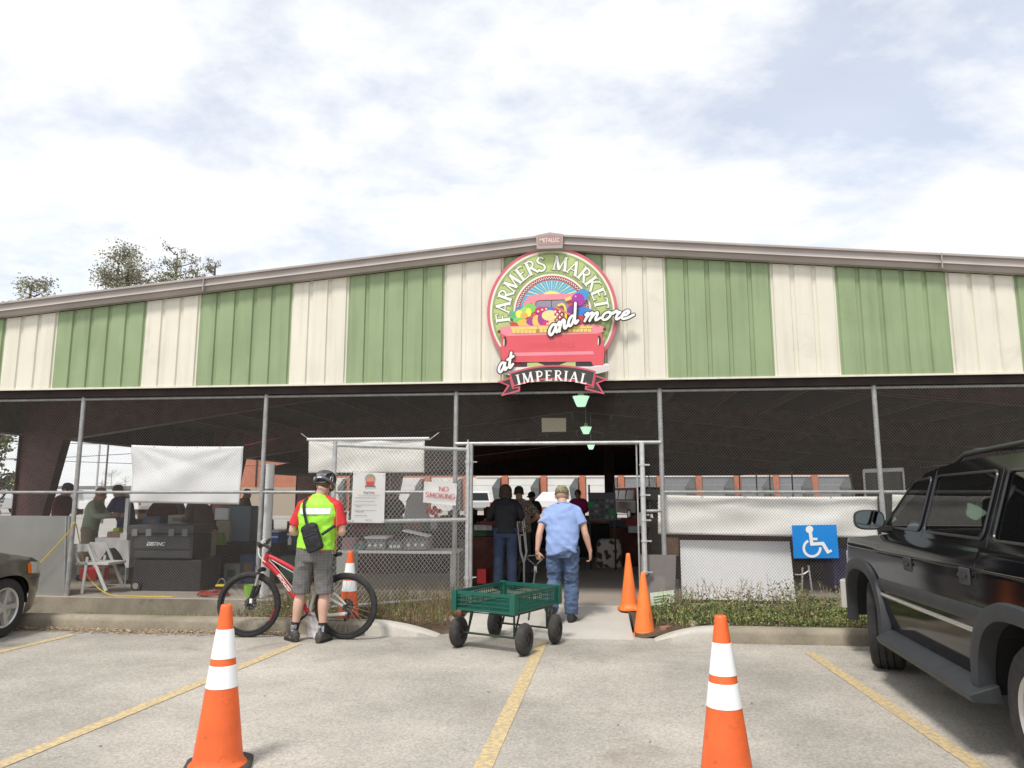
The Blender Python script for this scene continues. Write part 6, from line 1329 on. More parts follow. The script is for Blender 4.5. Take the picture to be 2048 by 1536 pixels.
# low leafy cover on the right bed
m=MB()
def hgt(x,y): return 0.05+0.26*max(0,0.42+noise.noise(V((x*1.9,y*2.4,2)))*1.7)*min(1,(y-8.5)/0.35)
for i in range(21000):
    x=rng.uniform(0.56,5.6); y=rng.uniform(8.52,9.85); 
    if x<0.95 and y<8.75: continue
    h=hgt(x,y)*(0.55 if x<0.8 else 1); z=0.12+h*rng.random()**0.7; r=rng.random(); k=noise.noise(V((x*3,y*3,z*6)))
    m.cur=1 if (r<0.2+0.35*max(0,k) and z>0.15) else (2 if r<0.45-k*0.5 else (3 if r>0.95 else 0)); leaf(m,V((x,y,z)),rng.uniform(0.018,0.045))
tag(obj('ground_cover',m,[m_l1,m_l2,m_l3,m_l4],None),'low green shrubs and ground cover filling the bed behind the right kerb','shrubs',kind='stuff')
m=MB()
for i in range(130):
    x=rng.uniform(0.75,3.4); y=rng.uniform(9.0,9.9); z=0.12; a=rng.gauss(0,0.12); b_=rng.gauss(0,0.12); H_=rng.uniform(0.20,0.42); p=V((x,y,z)); q=p+V((a*H_*1.5,b_*H_,H_*0.6)); e=q+V((a*H_,b_*H_,H_*0.4))
    m.cur=0; m.tube([p,q,e],0.0022,4)
    for k in range(6): m.cur=rng.choice((0,0,1)); leaf(m,q.lerp(e,rng.random()),rng.uniform(0.012,0.026),asp=1.6)
for i in range(1300):   # grassy blades through the cover
    x=rng.uniform(0.6,5.5); y=rng.uniform(8.5,9.9); H_=rng.uniform(0.04,0.10)+hgt(x,y)*0.6; p=V((x,y,0.12)); q=p+V((rng.gauss(0,0.03),rng.gauss(0,0.03),H_*0.6)); e=q+V((rng.gauss(0,0.05),rng.gauss(0,0.04),H_*0.4)); s=V((0.0022,0,0)); m.cur=rng.choice((1,1,2,3)); m.add([p-s,p+s,q+s,q-s,e],[(0,1,2,3),(3,2,4)])
tag(obj('twigs',m,[m_st,m_l2,m_l1,m_dry],None),'thin reddish twigs standing out of the shrubs in front of the white board','twigs',kind='stuff')
# dry weeds at the left of the gateway
m=MB()
for i in range(5600):
    x=rng.uniform(-4.35,-1.70); y=rng.uniform(8.56,10.0); dens=0.5+noise.noise(V((x*1.7,y*1.5,7)))
    if rng.random()>dens+0.42: continue
    g0=0.02+0.10*(10-y)/1.5; H_=rng.uniform(0.05,0.22)*(1+max(0,y-8.9)*1.7)*(0.6 if x<-3.6 else 1); a=rng.gauss(0,0.35); b_=rng.gauss(0,0.3); p=V((x,y,g0-0.02)); q=p+V((a*H_*0.4,b_*H_*0.4,H_*0.6)); e=q+V((a*H_*0.7,b_*H_*0.6,H_*0.4)); s=V((0.0022,0,0))
    m.cur=rng.choice((0,0,0,1,3,3)); m.add([p-s,p+s,q+s,q-s,e],[(0,1,2,3),(3,2,4)])
    if rng.random()<0.5: m.cur=rng.choice((1,2,3,1)); leaf(m,q,rng.uniform(0.015,0.04))
tag(obj('weeds',m,[m_dry,m_l1,m_l2,m_l4],None),'dry brown and green weeds growing under the open gate leaf','weeds',kind='stuff')
m=MB()
for i in range(1500):
    x=rng.uniform(-7.2,-4.3); y=rng.gauss(8.62,0.10)
    if y<8.49 or noise.noise(V((x*1.1,0,3)))<0.02: continue
    H_=rng.uniform(0.02,0.07); p=V((x,y,0.10)); e=p+V((rng.gauss(0,0.02),rng.gauss(0,0.02),H_)); s=V((0.003,0,0)); m.cur=rng.choice((0,1,0,2)); m.add([p-s,p+s,e],[(0,1,2)])
tag(obj('grass_tufts',m,[m_l1,m_l2,m_dry],None),'small grass tufts in the gap behind the left kerb','grass',kind='stuff')
# fallen leaves
m_f1=gm('fallen_tan',(0.36,0.24,0.13),0.4); m_f2=gm('fallen_brown',(0.16,0.08,0.045),0.4); m_f3=gm('fallen_pale',(0.50,0.40,0.27),0.3)
m=MB()
def fall(x,y,z,s):
    a=rng.random()*6.28; c,sn=math.cos(a)*s,math.sin(a)*s; k=rng.uniform(0.1,0.5)*s; m.cur=rng.choice((0,1,2,0)); m.add([V((x-c,y-sn,z+k)),V((x+sn*0.5,y-c*0.5,z)),V((x+c,y+sn,z+k*0.7)),V((x-sn*0.5,y+c*0.5,z+k*0.3))],[(0,1,2),(0,2,3)])
for i in range(2600):
    x=rng.uniform(-7.5,-3.4); y=8.27-abs(rng.gauss(0,0.09))*(1.2 if -6<x<-4.2 else 0.7); fall(x,y,0.006+rng.random()*0.022,rng.uniform(0.008,0.022))
for i in range(260): fall(rng.uniform(-4.4,-1.7),rng.uniform(8.5,8.8),0.13,rng.uniform(0.01,0.022))
for i in range(200): fall(rng.uniform(-7,-0.5),10.02-rng.random()*0.9*0+rng.uniform(0.05,0.5),0.125,rng.uniform(0.008,0.016))
for i in range(110): x=rng.uniform(-6,4.5); fall(x,rng.uniform(4.2,8.2),0.005,rng.uniform(0.006,0.015))
for i in range(90): fall(rng.uniform(1.3,4.5),8.27-abs(rng.gauss(0,0.06)),0.006,rng.uniform(0.006,0.018))
tag(obj('fallen_leaves',m,[m_f1,m_f2,m_f3],None),'drift of dry fallen leaves against the kerb and scattered on the lot','leaves',kind='stuff')
# rocks and bricks edging the beds
m_rock=M('rock',(0.34,0.27,0.19),rough=0.9,var=0.3,vs=12,bump=0.6,bs=20); m_brick=M('old_brick',(0.25,0.12,0.085),rough=0.9,var=0.3,vs=14,bump=0.5,bs=25)
def rock(nm,lab,p,s,mat,box=False,sd=0):
    m=MB(); c=V(p); rot=Matrix.Rotation(sd*1.3,3,'Z'); m.sph((0,0,0),(1,1,1),14,10)
    for v in m.v:
        if box: v.x,v.y,v.z=[math.copysign(abs(k)**0.35,k) for k in v]
        k=1+0.22*noise.noise(v*1.3+V((sd*3,0,0)))+0.08*noise.noise(v*4); v.x*=s[0]*k; v.y*=s[1]*k; v.z*=s[2]*k; v.xyz=rot@v+c
    o=obj(nm,m,mat,None,smooth=True,ang=60); tag(o,lab,'brick' if 'brick' in nm else 'rock')
for a in (('brick','red brick lying on the soil where the left kerb drops, beside the pale rock',(-2.02,9.0,0.07),(0.16,0.06,0.05),m_brick,True,0.1),('rock','pale tan rock between the red brick and the walkway',(-1.78,9.05,0.06),(0.13,0.09,0.06),m_rock,False,2),
 ('rock','long flat rock on the soil left of the red brick',(-2.42,9.02,0.10),(0.16,0.07,0.04),m_rock,False,3),('brick','red brick at the left edge of the walkway near the gate',(-1.72,9.5,0.08),(0.10,0.06,0.05),m_brick,True,1.2),
 ('rock','tan stone beside the walkway edge behind the nearer plain cone',(0.53,9.0,0.06),(0.07,0.10,0.07),m_rock,False,5),('brick','broken red brick right of the nearer plain cone',(0.80,8.72,0.06),(0.08,0.05,0.035),m_brick,True,0.7),('rock','small pinkish rock at the tapered end of the right kerb',(1.08,8.62,0.13),(0.09,0.06,0.045),m_rock,False,6)): rock(*a)
# trees
def tree(nm,lab,px_,pyt,Y,wpx,hpx,nl,seed,group,mats,ls=0.16,sprays=26,flat=1.0,thick=1.0,bdx=0.0):
    rg=random.Random(seed); top=atY(px_,pyt,Y); k=Y/FPX; Wd=wpx*k/2; Hh=hpx*k; bz=-0.3; base=V((top.x+bdx,Y,bz))
    t=thing(nm,lab,'tree',base,rg.random()*0.0,group); m=MB(); ends=[]
    trunk=[base,V((top.x+0.2+bdx*0.6,Y,top.z-Hh*1.05)),V((top.x,Y,top.z-Hh*0.55)),V((top.x,Y,top.z-Hh*0.1))]; m.tube(crom3(trunk,4),[0.28*thick*(1-i/14) for i in range(13)],8)
    for i in range(sprays):
        f=rg.uniform(0.35,0.98); s=trunk[1].lerp(trunk[3],max(0,(f-0.35)/0.65)); a=rg.random()*6.28; L=Wd*(1.15-abs(f-0.55)*0.9)*rg.uniform(0.6,1.0); e=s+V((math.cos(a)*L,math.sin(a)*L*flat,Hh*rg.uniform(0.05,0.35)*(1.3-f)))
        e.z=min(e.z,top.z-abs(e.x-top.x)*Hh/Wd*0.25); mid=s.lerp(e,0.5)+V((0,0,-0.1)); m.tube(crom3([s,mid,e],3),[0.07*thick,0.06*thick,0.05*thick,0.04*thick,0.03*thick,0.025*thick,0.015*thick],5); ends.append((s.lerp(e,0.45),e))
        for j in range(3):
            q=s.lerp(e,rg.uniform(0.5,0.95)); w_=q+V((rg.gauss(0,0.35),rg.gauss(0,0.35),rg.uniform(0,0.5)))*Wd*0.4; m.tube([q,w_],[0.02*thick,0.008*thick],4); ends.append((q,w_))
    obj('trunk',m,m_bark,t,smooth=True)
    m=MB()
    if nl:
        for i in range(nl):
            a,b_=rg.choice(ends); p=a.lerp(b_,rg.uniform(0.3,1.05))+V((rg.gauss(0,1),rg.gauss(0,1),rg.gauss(0,0.8)))*Wd*0.14; m.cur=rg.choice((0,0,1,2,2)); leaf(m,p,rg.uniform(0.6,1.3)*ls,rg,asp=1.5)
        obj('crown',m,mats,t)
    return t
GT='oak trees rising behind the shed roof'; tm=[gm('oak_mid',(0.31,0.305,0.20)),gm('oak_light',(0.44,0.42,0.30)),gm('oak_dark',(0.20,0.20,0.14))]
tree('oak_tree','densest oak crown rising behind the roof at the left',243,492,58,140,165,6000,1,GT,tm,0.19,50,bdx=3.2)
tree('oak_tree','tall sparse oak crown with bare limbs just right of the densest one',356,492,60,95,160,1900,2,GT,tm,0.20,26)
tree('oak_tree','small thin oak top farthest right above the roof line',432,515,62,52,130,750,3,GT,tm,0.18,16)
tree('oak_tree','low spreading oak crown at the far left edge of the roof',66,553,56,120,115,2400,4,GT,tm,0.20,26,bdx=1.6)
tree('oak_tree','faint thin oak sprigs between the two taller right-hand crowns',396,528,64,44,110,450,5,GT,tm,0.18,14)
GB2='bare winter trees in the distance beyond the shed'
for i,(x,y,w_,h_) in enumerate(((225,933,52,70),(252,946,40,60),(205,952,34,50))): tree('bare_tree',('tallest bare winter tree seen through the left opening','bare tree touching the edge of the large white banner','lowest bare tree left of the taller ones')[i],x,y,95,w_,h_,0,20+i,GB2,tm,sprays=46,thick=0.28)
tree('leafy_tree','dark leafy branches at the top left corner of the open side',-20,840,26,120,200,2200,31,None,[m_l3,m_l1,m_bark],0.16,40)
# hedge
m=MB()
for i in range(5000):
    x=rng.uniform(-21.5,-18.8); y=rng.uniform(17,21); z=rng.uniform(0,1.75); m.cur=rng.choice((0,1,0)); leaf(m,V((x,y,z)),0.09)
hp_=thing('hedge','dark green bush beyond the red steel column at the left edge','bush',(-20,19,0)); obj('foliage',m,[m_l3,m_l1],hp_)
# ------------------------------------------------------------------ background buildings
m_bk=M('orange_brick',(0.44,0.165,0.10),rough=0.9,var=0.12,vs=3,bump=0.1); m_door=M('door_white',(0.68,0.675,0.64),rough=0.55,var=0.05,vs=1); m_doorg=M('door_grey',(0.20,0.21,0.22),rough=0.6,var=0.1); m_shel=M('dock_shelter',(0.10,0.11,0.11),rough=0.85,var=0.2)
WY=74.0
def wx(px_): return atY(px_,990,WY).x
wh=thing('warehouse','long orange brick warehouse with a row of roll-up dock doors beyond the shed','building',(wx(1100),WY,0))
g=MB(); g.bb((wx(470),WY,-0.1),(wx(1900),WY+30,8.0)); obj('brick_wall',g,m_bk,wh)
g=MB(); g.bb((wx(470)-0.2,WY-0.2,8.0),(wx(1900)+0.2,WY+30.2,8.4)); obj('parapet',g,m_door,wh)
g=MB(); g.bb((wx(952),WY-0.16,3.30),(wx(1720),WY,3.42)); obj('lintel_band',g,m_door,wh)
for k in range(-7,10):
    x0=1010+77.5*k; a,b_=wx(x0+8),wx(x0+69)
    if x0<480: continue
    grey=k>=3; g=MB(); g.bb((a,WY-0.06,0.0),(b_,WY,3.28)); dr=obj('dock_door',g,m_doorg if grey else m_door,wh)
    for z in (0.9,1.7,2.5): g=MB(); g.bb((a,WY-0.075,z),(b_,WY-0.061,z+0.03)); obj('door_rib',g,m_galv,dr)
    for s,e in ((b_,-1),):
        g=MB(); g.loft([[V((s,WY-0.08,0)),V((s,WY-0.9,0)),V((s+e*0.5,WY-0.08,0))],[V((s,WY-0.08,2.3)),V((s,WY-0.9,2.2)),V((s+e*0.9,WY-0.08,2.3))],[V((s,WY-0.08,3.2)),V((s,WY-0.5,3.1)),V((s+e*0.3,WY-0.08,3.2))]]); obj('dock_shelter',g,m_shel,wh)
    g=MB(); g.bb((wx(x0)-0.30,WY-0.25,0),(wx(x0)+0.30,WY,5.0)); obj('pilaster',g,m_bk,wh)
lo=thing('low_building','long pale low building far beyond the left side opening','building',atY(250,1000,120)); m=MB(); a,b_=atY(-300,990,120),atY(505,990,120); m.bb((a.x,120,-0.2),(b_.x,135,2.6)); obj('wall',m,M('pale_wall',(0.50,0.50,0.47),rough=0.8,var=0.1,vs=0.2),lo); m=MB(); m.bb((a.x-0.3,119.7,2.6),(b_.x+0.3,135.3,3.1)); obj('roof',m,M('grey_roof',(0.22,0.23,0.23),rough=0.7),lo)
for i in range(16): m=MB(); x=a.x+(b_.x-a.x)*(i+0.5)/16; m.bb((x-1.0,119.93,0.9),(x+1.0,119.99,2.0)); obj('window',m,m_glass,lo)
bb2=thing('side_building','brick annexe with tan lower wall seen between the banners','building',atY(520,1000,56)); a,b_=atY(482,990,56),atY(552,990,56); m=MB(); m.bb((a.x,56,1.55+0.6),(b_.x+2.6,62,5.2)); obj('brick_wall',m,m_bk,bb2); m=MB(); m.bb((a.x,56,-0.1),(b_.x+2.6,62,2.149)); obj('lower_wall',m,M('tan_block',(0.38,0.31,0.24),rough=0.9,var=0.12),bb2)
m=MB(); m.bb((a.x+1.15,55.9,2.2),(a.x+1.25,55.99,5.0)); obj('downpipe',m,m_blk,bb2)
# utility pole and cables
up_=thing('utility_pole','dark utility pole carrying cables beyond the left opening','pole',atY(207,1020,40)); p=atY(207,1010,40); m=MB(); m.cyl((p.x,40,-0.2),(p.x,40,9.0),0.055,0.05,n=10); obj('pole',m,m_bark,up_,smooth=True); m=MB(); m.bar((p.x-1,40,8.2),(p.x+1,40,8.2),0.1,0.12); obj('crossarm',m,m_bark,up_)
p2=atY(190,1010,52); u2=thing('light_pole','slim grey pole just left of the dark utility pole','pole',(p2.x,52,-0.1)); m=MB(); m.cyl((p2.x,52,-0.1),(p2.x,52,8.5),0.07,n=8); obj('pole',m,m_galv,u2,smooth=True)
for i,(ya,yb_) in enumerate(((912,946),(884,902),(940,900))):
    c=thing('power_cable',('lower thin black cable sagging across the left opening','upper thin black cable under the shed eave at the left','faint cable rising to the right beyond the left opening')[i],'cable',atY(60,ya,40)); m=MB(); P=[atY(-260+90*j,ya-14+(yb_-ya)*j/9+2*math.sin(PI*j/9)*4,40) for j in range(10)]; m.tube(P,0.018,5); obj('cable',m,m_blk,c)
# ------------------------------------------------------------------ distant vehicles
m_vw=M('van_white',(0.72,0.72,0.71),rough=0.3,coat=0.4)
def truckish(nm,lab,loc,rz,kind,paint,group=None):
    t=thing(nm,lab,'truck' if kind!='car' else 'car',loc,rz,group); m=MB()
    if kind=='pickup':
        m.bb((-0.98,-2.6,0.45),(0.98,2.7,1.10)); m.loft([[V((x,y,z)) for x,y in ((-0.9,-0.6),(0.9,-0.6),(0.9,1.6),(-0.9,1.6))] if z<1.2 else [V((x,y,z)) for x,y in ((-0.75,-0.35),(0.75,-0.35),(0.75,0.9),(-0.75,0.9))] for z in (1.09,1.82)]); L=2.6
        obj('body',m,paint,t,world=False,bevel=0.05); g=MB(); g.poly([(-0.74,1.16),(0.74,1.16),(0.64,1.70),(-0.64,1.70)],lambda x,z,d:V((x,-0.605+(z-1.10)*0.34-d,z)),th=0.01); obj('rear_window',g,m_glass,t,world=False)
        g=MB(); g.bb((-0.93,-2.72,0.46),(0.93,-2.61,0.68)); obj('bumper',g,m_chm,t,world=False,bevel=0.01)
        for sg in (-1,1): g=MB(); g.bb((sg*0.84-0.09,-2.63,0.78),(sg*0.84+0.09,-2.59,1.05)); obj('tail_light',g,M('tail_red',(0.4,0.02,0.02)),t,world=False)
        g=MB(); g.bb((-0.76,-2.615,0.72),(0.76,-2.603,1.06)); obj('tailgate',g,paint,t,world=False,bevel=0.02)
    elif kind=='box':
        m.bb((-1.2,-3.6,0.95),(1.2,1.6,3.35)); obj('cargo_box',m,paint,t,world=False,bevel=0.03); m=MB(); m.bb((-1.05,1.65,0.5),(1.05,3.4,1.5)); m.loft([[V((x,y,z)) for x,y in ((-1.0,1.65),(1.0,1.65),(1.0,3.1),(-1.0,3.1))] if z<1.6 else [V((x,y,z)) for x,y in ((-0.9,1.65),(0.9,1.65),(0.9,2.6),(-0.9,2.6))] for z in (1.49,2.3)]); obj('cab',m,paint,t,world=False,bevel=0.04)
        for sg in (-1,1): g=MB(); g.poly([(1.8,1.55),(2.9,1.55),(2.55,2.15),(1.8,2.15)],lambda y,z,d:V((sg*(1.005-(z-1.5)*0.10+0.004-d),y,z)),th=0.01); obj('side_window',g,m_glass,t,world=False)
        g=MB(); g.bb((-0.9,-3.6,0.55),(0.9,1.6,0.94)); obj('chassis',g,m_blk,t,world=False); L=3
    else:
        m.bb((-1.0,-2.6,0.4),(1.0,2.4,1.2)); m.loft([[V((x,y,z)) for x,y in ((-1.0,-2.55),(1.0,-2.55),(1.0,1.9),(-1.0,1.9))] if z<1.3 else [V((x,y,z)) for x,y in ((-0.88,-2.5),(0.88,-2.5),(0.88,1.2),(-0.88,1.2))] for z in (1.19,2.05)]); obj('body',m,paint,t,world=False,bevel=0.06); L=2.4
        for sg in (-1,1):
            for y0,y1 in ((-2.2,-1.0),(-0.85,0.3),(0.45,1.4)): g=MB(); g.poly([(y0,1.28),(y1,1.28),(y1-0.1,1.85),(y0,1.85)],lambda y,z,d:V((sg*(1.0-(z-1.2)*0.141+0.006-d),y,z)),th=0.01); obj('side_window',g,M('painted_light_window',(0.55,0.57,0.57),rough=0.9),t,world=False)  # pale pane colour stands in for daylight seen through the windows
        g=MB(); g.poly([(-0.85,1.28),(0.85,1.28),(0.78,1.88),(-0.78,1.88)],lambda x,z,d:V((x,-2.56+(z-1.2)*0.06-d,z)),th=0.01); obj('rear_window',g,M('painted_light_window',(0.55,0.57,0.57),rough=0.1),t,world=False)
    for y in (-L*0.62,L*0.62):
        for sg in (-1,1): m=MB(); m.cyl((sg*0.78,y,0.36),(sg*1.0,y,0.36),0.36,n=24); w_=obj('wheel',m,m_rub,t,world=False,smooth=True,ang=40); m=MB(); m.cyl((sg*0.99,y,0.36),(sg*1.01,y,0.36),0.2,n=16); obj('hub',m,m_alr,w_,world=False)
    return t
def on(px_,Y,z=0): p=atY(px_,1000,Y); return (p.x,Y,z)
truckish('pickup_truck','white pickup truck with a red tail light, seen beside the gate hinge',on(957,54),R(10),'pickup',m_vw)
truckish('pickup_truck','white pickup parked farther back behind the man in the dark hat',on(1105,68),R(95),'pickup',m_vw)
truckish('van','dark van with daylight painted on its windows parked beyond the poster board',on(1268,49.5),R(20),'van',m_blackp)
truckish('pickup_truck','white pickup beyond the right end of the poster board, under the white dock door',on(1245,62),R(-60),'pickup',m_vw)
truckish('van','white van beside the red column at the far left',on(104,62),R(80),'van',m_vw); truckish('van','white van right behind the woman in sage green',on(182,66),R(95),'van',m_vw); truckish('pickup_truck','white pickup parked below the bare winter trees',on(236,55),R(85),'pickup',m_vw)
truckish('pickup_truck','white pickup mostly hidden behind the large banner',on(330,62),R(90),'pickup',m_vw); truckish('van','silver van in the lot left of the metal panel',on(30,60),R(75),'van',M('van_silver',(0.4,0.41,0.42),rough=0.3,coat=0.4))
# ------------------------------------------------------------------ things inside the shed
def bx(nm,lab,cat,px0,py0,px1,py1,Y,dep,mat,group=None,lid=None,bev=0.01,zf=None,taper=1.0,partname='body'):
    """box seen between two pixel corners at depth Y, bottom at py1 (or at height zf)"""
    a,b_=atY(px0,py0,Y),atY(px1,py1,Y); z0=b_.z if zf is None else zf; t=thing(nm,lab,cat,((a.x+b_.x)/2,Y+dep/2,z0),0,group)
    m=MB(); h=a.z-z0; m.box((0,0,h/2),(b_.x-a.x,dep,h),taper=taper); obj(partname,m,mat,t,world=False,bevel=bev)
    if lid is not None: m=MB(); m.box((0,0,h+0.012),((b_.x-a.x)*taper+0.03,dep*taper+0.03,0.03)); obj('lid',m,lid,t,world=False,bevel=0.006)
    return t,b_.x-a.x,h
def vtable(lab,px0,px1,pyt,Y,dep,top,cloth_,group=None,drop=0.9,legs=True,arch=False,zt=None):
    a,b_=atY(px0,pyt,Y),atY(px1,pyt,Y); w_=b_.x-a.x; zt=a.z if zt is None else zt; t=thing('table',lab,'table',((a.x+b_.x)/2,Y+dep/2,0.12),0,group); H_=zt-0.12
    m=MB(); m.box((0,0,H_-0.02),(w_,dep,0.035)); obj('tabletop',m,top,t,world=False,bevel=0.004)
    for sx in (-1,1):
        for sy in (-1,1): m=MB(); m.cyl((sx*(w_/2-0.08),sy*(dep/2-0.06),0),(sx*(w_/2-0.08),sy*(dep/2-0.06),H_-0.03),0.014,n=8); obj('leg',m,m_galv,t,world=False,smooth=True)
    if cloth_ is not None:
        m=MB(); L=drop*H_
        per=[(-w_/2,-dep/2),(w_/2,-dep/2),(w_/2,dep/2),(-w_/2,dep/2)]; P=[]
        for i in range(4):
            c,d=per[i],per[(i+1)%4]
            for j in range(24): P.append((c[0]+(d[0]-c[0])*j/24,c[1]+(d[1]-c[1])*j/24))
        rings=[]
        for k in range(9):
            v=k/8; r=[]
            for i,(x,y) in enumerate(P):
                f=1+0.035*v*math.sin(i*0.9+len(lab))+0.03*v; ll=L
                if arch and i<24: ll=L*(0.34+0.66*min(1,abs((i-12.5)/9.5)**2.2))
                r.append(V((x*f*1.01,y*f*1.03,H_+0.004-v*ll)))
            rings.append(r)
        m.loft(rings,caps=False); m.poly([(x*1.01,y*1.03) for x,y in P],lambda x,y,d:V((x,y,H_+0.0045))); obj('tablecloth',m,cloth_,t,world=False,smooth=True,ang=50)
    return t,w_,zt
m_wcl=M('cloth_white',(0.68,0.68,0.66),rough=0.85,var=0.08,vs=4); m_bcl=M('cloth_black',(0.02,0.018,0.018),rough=0.9,var=0.3); m_brn=M('cloth_brown',(0.085,0.028,0.02),rough=0.9,var=0.25,vs=5); m_mar=M('cloth_maroon',(0.07,0.014,0.016),rough=0.9,var=0.3)
m_toptop=M('table_white',(0.6,0.6,0.58),rough=0.5); m_grp=M('grey_plastic',(0.20,0.20,0.20),rough=0.5); m_whp=M('white_plastic',(0.84,0.84,0.82),rough=0.4)
# tool chest
tc=thing('tool_chest','large black rolling plastic tool chest with a small white name plate','tool chest',(atY(321,1185,10.75).x,10.75+0.3,0.12)); m_tcb=M('chest_black',(0.035,0.035,0.036),rough=0.45,var=0.15); m_tcg=M('chest_grey',(0.06,0.06,0.062),rough=0.5)
def TC(px_,py_): p=atY(px_,py_,10.75); return p.x-tc.location.x,p.z-0.12
def tcb(nm,x0,y0,x1,y1,d0,d1,mat,bev=0.01):
    a,b_=TC(x0,y0),TC(x1,y1); m=MB(); m.bb((a[0],-0.3+d0,b_[1]),(b_[0],-0.3+d1,a[1])); return obj(nm,m,mat,tc,world=False,bevel=bev)
tcb('lower_bin',266,1119,398,1184,0.02,0.60,m_tcb,0.02); tcb('middle_bin',262,1068,384,1118,0.0,0.55,m_tcb); tcb('lid',258,1050,388,1067,-0.02,0.57,m_tcg); tcb('drawer',270,1102,380,1116,-0.012,0.2,m_tcg,0.005); tcb('drawer',270,1074,380,1098,-0.012,0.2,m_tcg,0.005)
for x in (272,300,345,372): tcb('latch',x-5,1058,x+5,1072,-0.04,0.0,m_grp,0.004)
a=TC(312,1088); text('name_plate','DISTINC',m_whp,frame(V((a[0],-0.316,a[1])),(1,0,0),(0,0,1)),0.075,tc,ext=0.002,shear=0.3,off=0.002,world=False)
m=MB(); a=TC(272,1176); c=V((a[0],-0.32,0.075)); m.cyl(c,c+V((0,0.05,0)),0.078,n=26); w_=obj('wheel',m,m_rub,tc,world=False,smooth=True,ang=40); m=MB(); m.cyl(c-V((0,0.004,0)),c,0.045,n=18); obj('hub',m,M('hub_grey',(0.3,0.3,0.3),rough=0.4),w_,world=False)
# white folding chair
ch=thing('folding_chair','white folding chair standing just behind the left fence post','chair',(atY(190,1180,10.5).x,10.5,0.12)); m_chw=M('chair_white',(0.62,0.62,0.58),rough=0.5,var=0.08)
def CH(px_,py_,dy=0): p=atY(px_+7,py_,10.5); return V((p.x,10.5+dy,p.z))
for dy in (-0.2,0.2):
    m=MB(); m.bar(CH(186,1087,dy),CH(223,1179,dy),0.045,0.022,(0,1,0)); obj('leg',m,m_chw,ch,bevel=0.004)
    m=MB(); m.bar(CH(186,1112,dy),CH(175,1184,dy),0.040,0.020,(0,1,0)); obj('leg',m,m_chw,ch,bevel=0.004)
    m=MB(); m.bar(CH(156,1086,dy),CH(170,1126,dy),0.035,0.020,(0,1,0)); obj('back_post',m,m_chw,ch,bevel=0.004)
m=MB(); m.bb(tuple(CH(163,1122,-0.21)),tuple(CH(228,1128,0.21))); obj('seat',m,m_chw,ch,bevel=0.006); m=MB(); m.bb(tuple(CH(158,1086,-0.215)),tuple(CH(187,1101,-0.19))); m.bb(tuple(CH(158,1086,0.19)),tuple(CH(187,1101,0.215))); obj('backrest',m,m_chw,ch)
bx('crate','red plastic crate on the floor under the white folding chair','crate',160,1137,192,1160,10.9,0.3,M('crate_red',(0.5,0.02,0.02),rough=0.5))
vtable('table with a white cloth cut away in an arch, left of the tool chest',192,262,1076,11.3,0.8,m_toptop,m_wcl,arch=True,drop=0.62)
bx('box','small yellow-green box on the white clothed table','box',226,1056,238,1063,11.5,0.12,M('box_lime',(0.5,0.6,0.06),rough=0.6)); bx('tray','flat tray of goods on the white clothed table beside the yellow-green box','tray',214,1063,252,1074,11.45,0.3,M('tray_tan',(0.34,0.22,0.15),rough=0.7,var=0.3,vs=30))
p=atY(257,1000,11.15); t=thing('display_post','short white post standing on the table end beside the tool chest','post',(p.x,11.15,0.86)); m=MB(); m.bar((p.x,11.15,0.86),(p.x,11.15,1.50),0.06,0.06,(0,1,0)); obj('pole',m,m_chw,t); m=MB(); m.bb((p.x-0.06,11.09,0.84),(p.x+0.06,11.21,0.95)); obj('sleeve',m,m_chw,t,bevel=0.005)
# bollard pipe
p=atY(541,930,10.32); t=thing('white_pipe','thick white pipe standing upright behind the fence left of the cyclist','pipe',(p.x,10.32,0.12)); m=MB(); m.cyl((p.x,10.32,0.12),(p.x,10.32,p.z),0.062,n=24); obj('pipe',m,m_whp,t,smooth=True); m=MB(); m.cyl((p.x,10.32,p.z-0.002),(p.x,10.32,p.z+0.015),0.066,n=24); obj('cap',m,m_whp,t,smooth=True); m=MB(); m.cyl((p.x,10.32,1.62),(p.x,10.32,1.64),0.0645,n=24); obj('band',m,m_grp,t,smooth=True)
bx('bag','lime green cloth bag on the black clothed table edge right of the stooping man','bag',424,1066,446,1090,12.1,0.15,M('lime_cloth',(0.25,0.38,0.05),rough=0.9),taper=0.6)
# tables and goods between the chest and the pipe
vtable('black clothed table right of the stooping man',432,560,1086,12.3,0.75,m_toptop,m_bcl,drop=0.98)
bx('box','white carton with a printed label stacked on the black clothed table','box',430,1016,456,1040,12.6,0.3,m_whp); bx('box','beige carton below the white one on the black clothed table','box',432,1041,458,1084,12.55,0.3,M('box_beige',(0.42,0.38,0.28),rough=0.8)); bx('box','blue-grey cabinet on the black clothed table','box',458,1012,498,1084,12.65,0.3,M('box_bluegrey',(0.16,0.21,0.25),rough=0.6)); bx('box','dark grey cabinet right of the blue-grey one','box',499,1014,520,1084,12.7,0.3,M('box_dgrey',(0.10,0.11,0.12),rough=0.6))
t,w_,h=bx('cooler','blue and white picnic cooler behind the white pipe','cooler',520,1064,556,1086,12.35,0.3,M('cooler_blue',(0.02,0.08,0.40),rough=0.4),lid=m_whp); m=MB(); m.box((0,-0.152,h*0.55),(w_*0.96,0.006,0.03)); obj('stripe',m,m_whp,t,world=False)
p=atY(560,1078,11.9); t=thing('spray_bottle','white spray bottle beside the blue cooler','bottle',(p.x,12.3,p.z-0.12)); m=MB(); m.lathe([(0.03,0),(0.032,0.1),(0.012,0.14),(0.012,0.16)],14); obj('bottle',m,m_whp,t,world=False,smooth=True); m=MB(); m.box((-0.01,0,0.175),(0.07,0.02,0.03)); obj('trigger',m,m_whp,t,world=False)
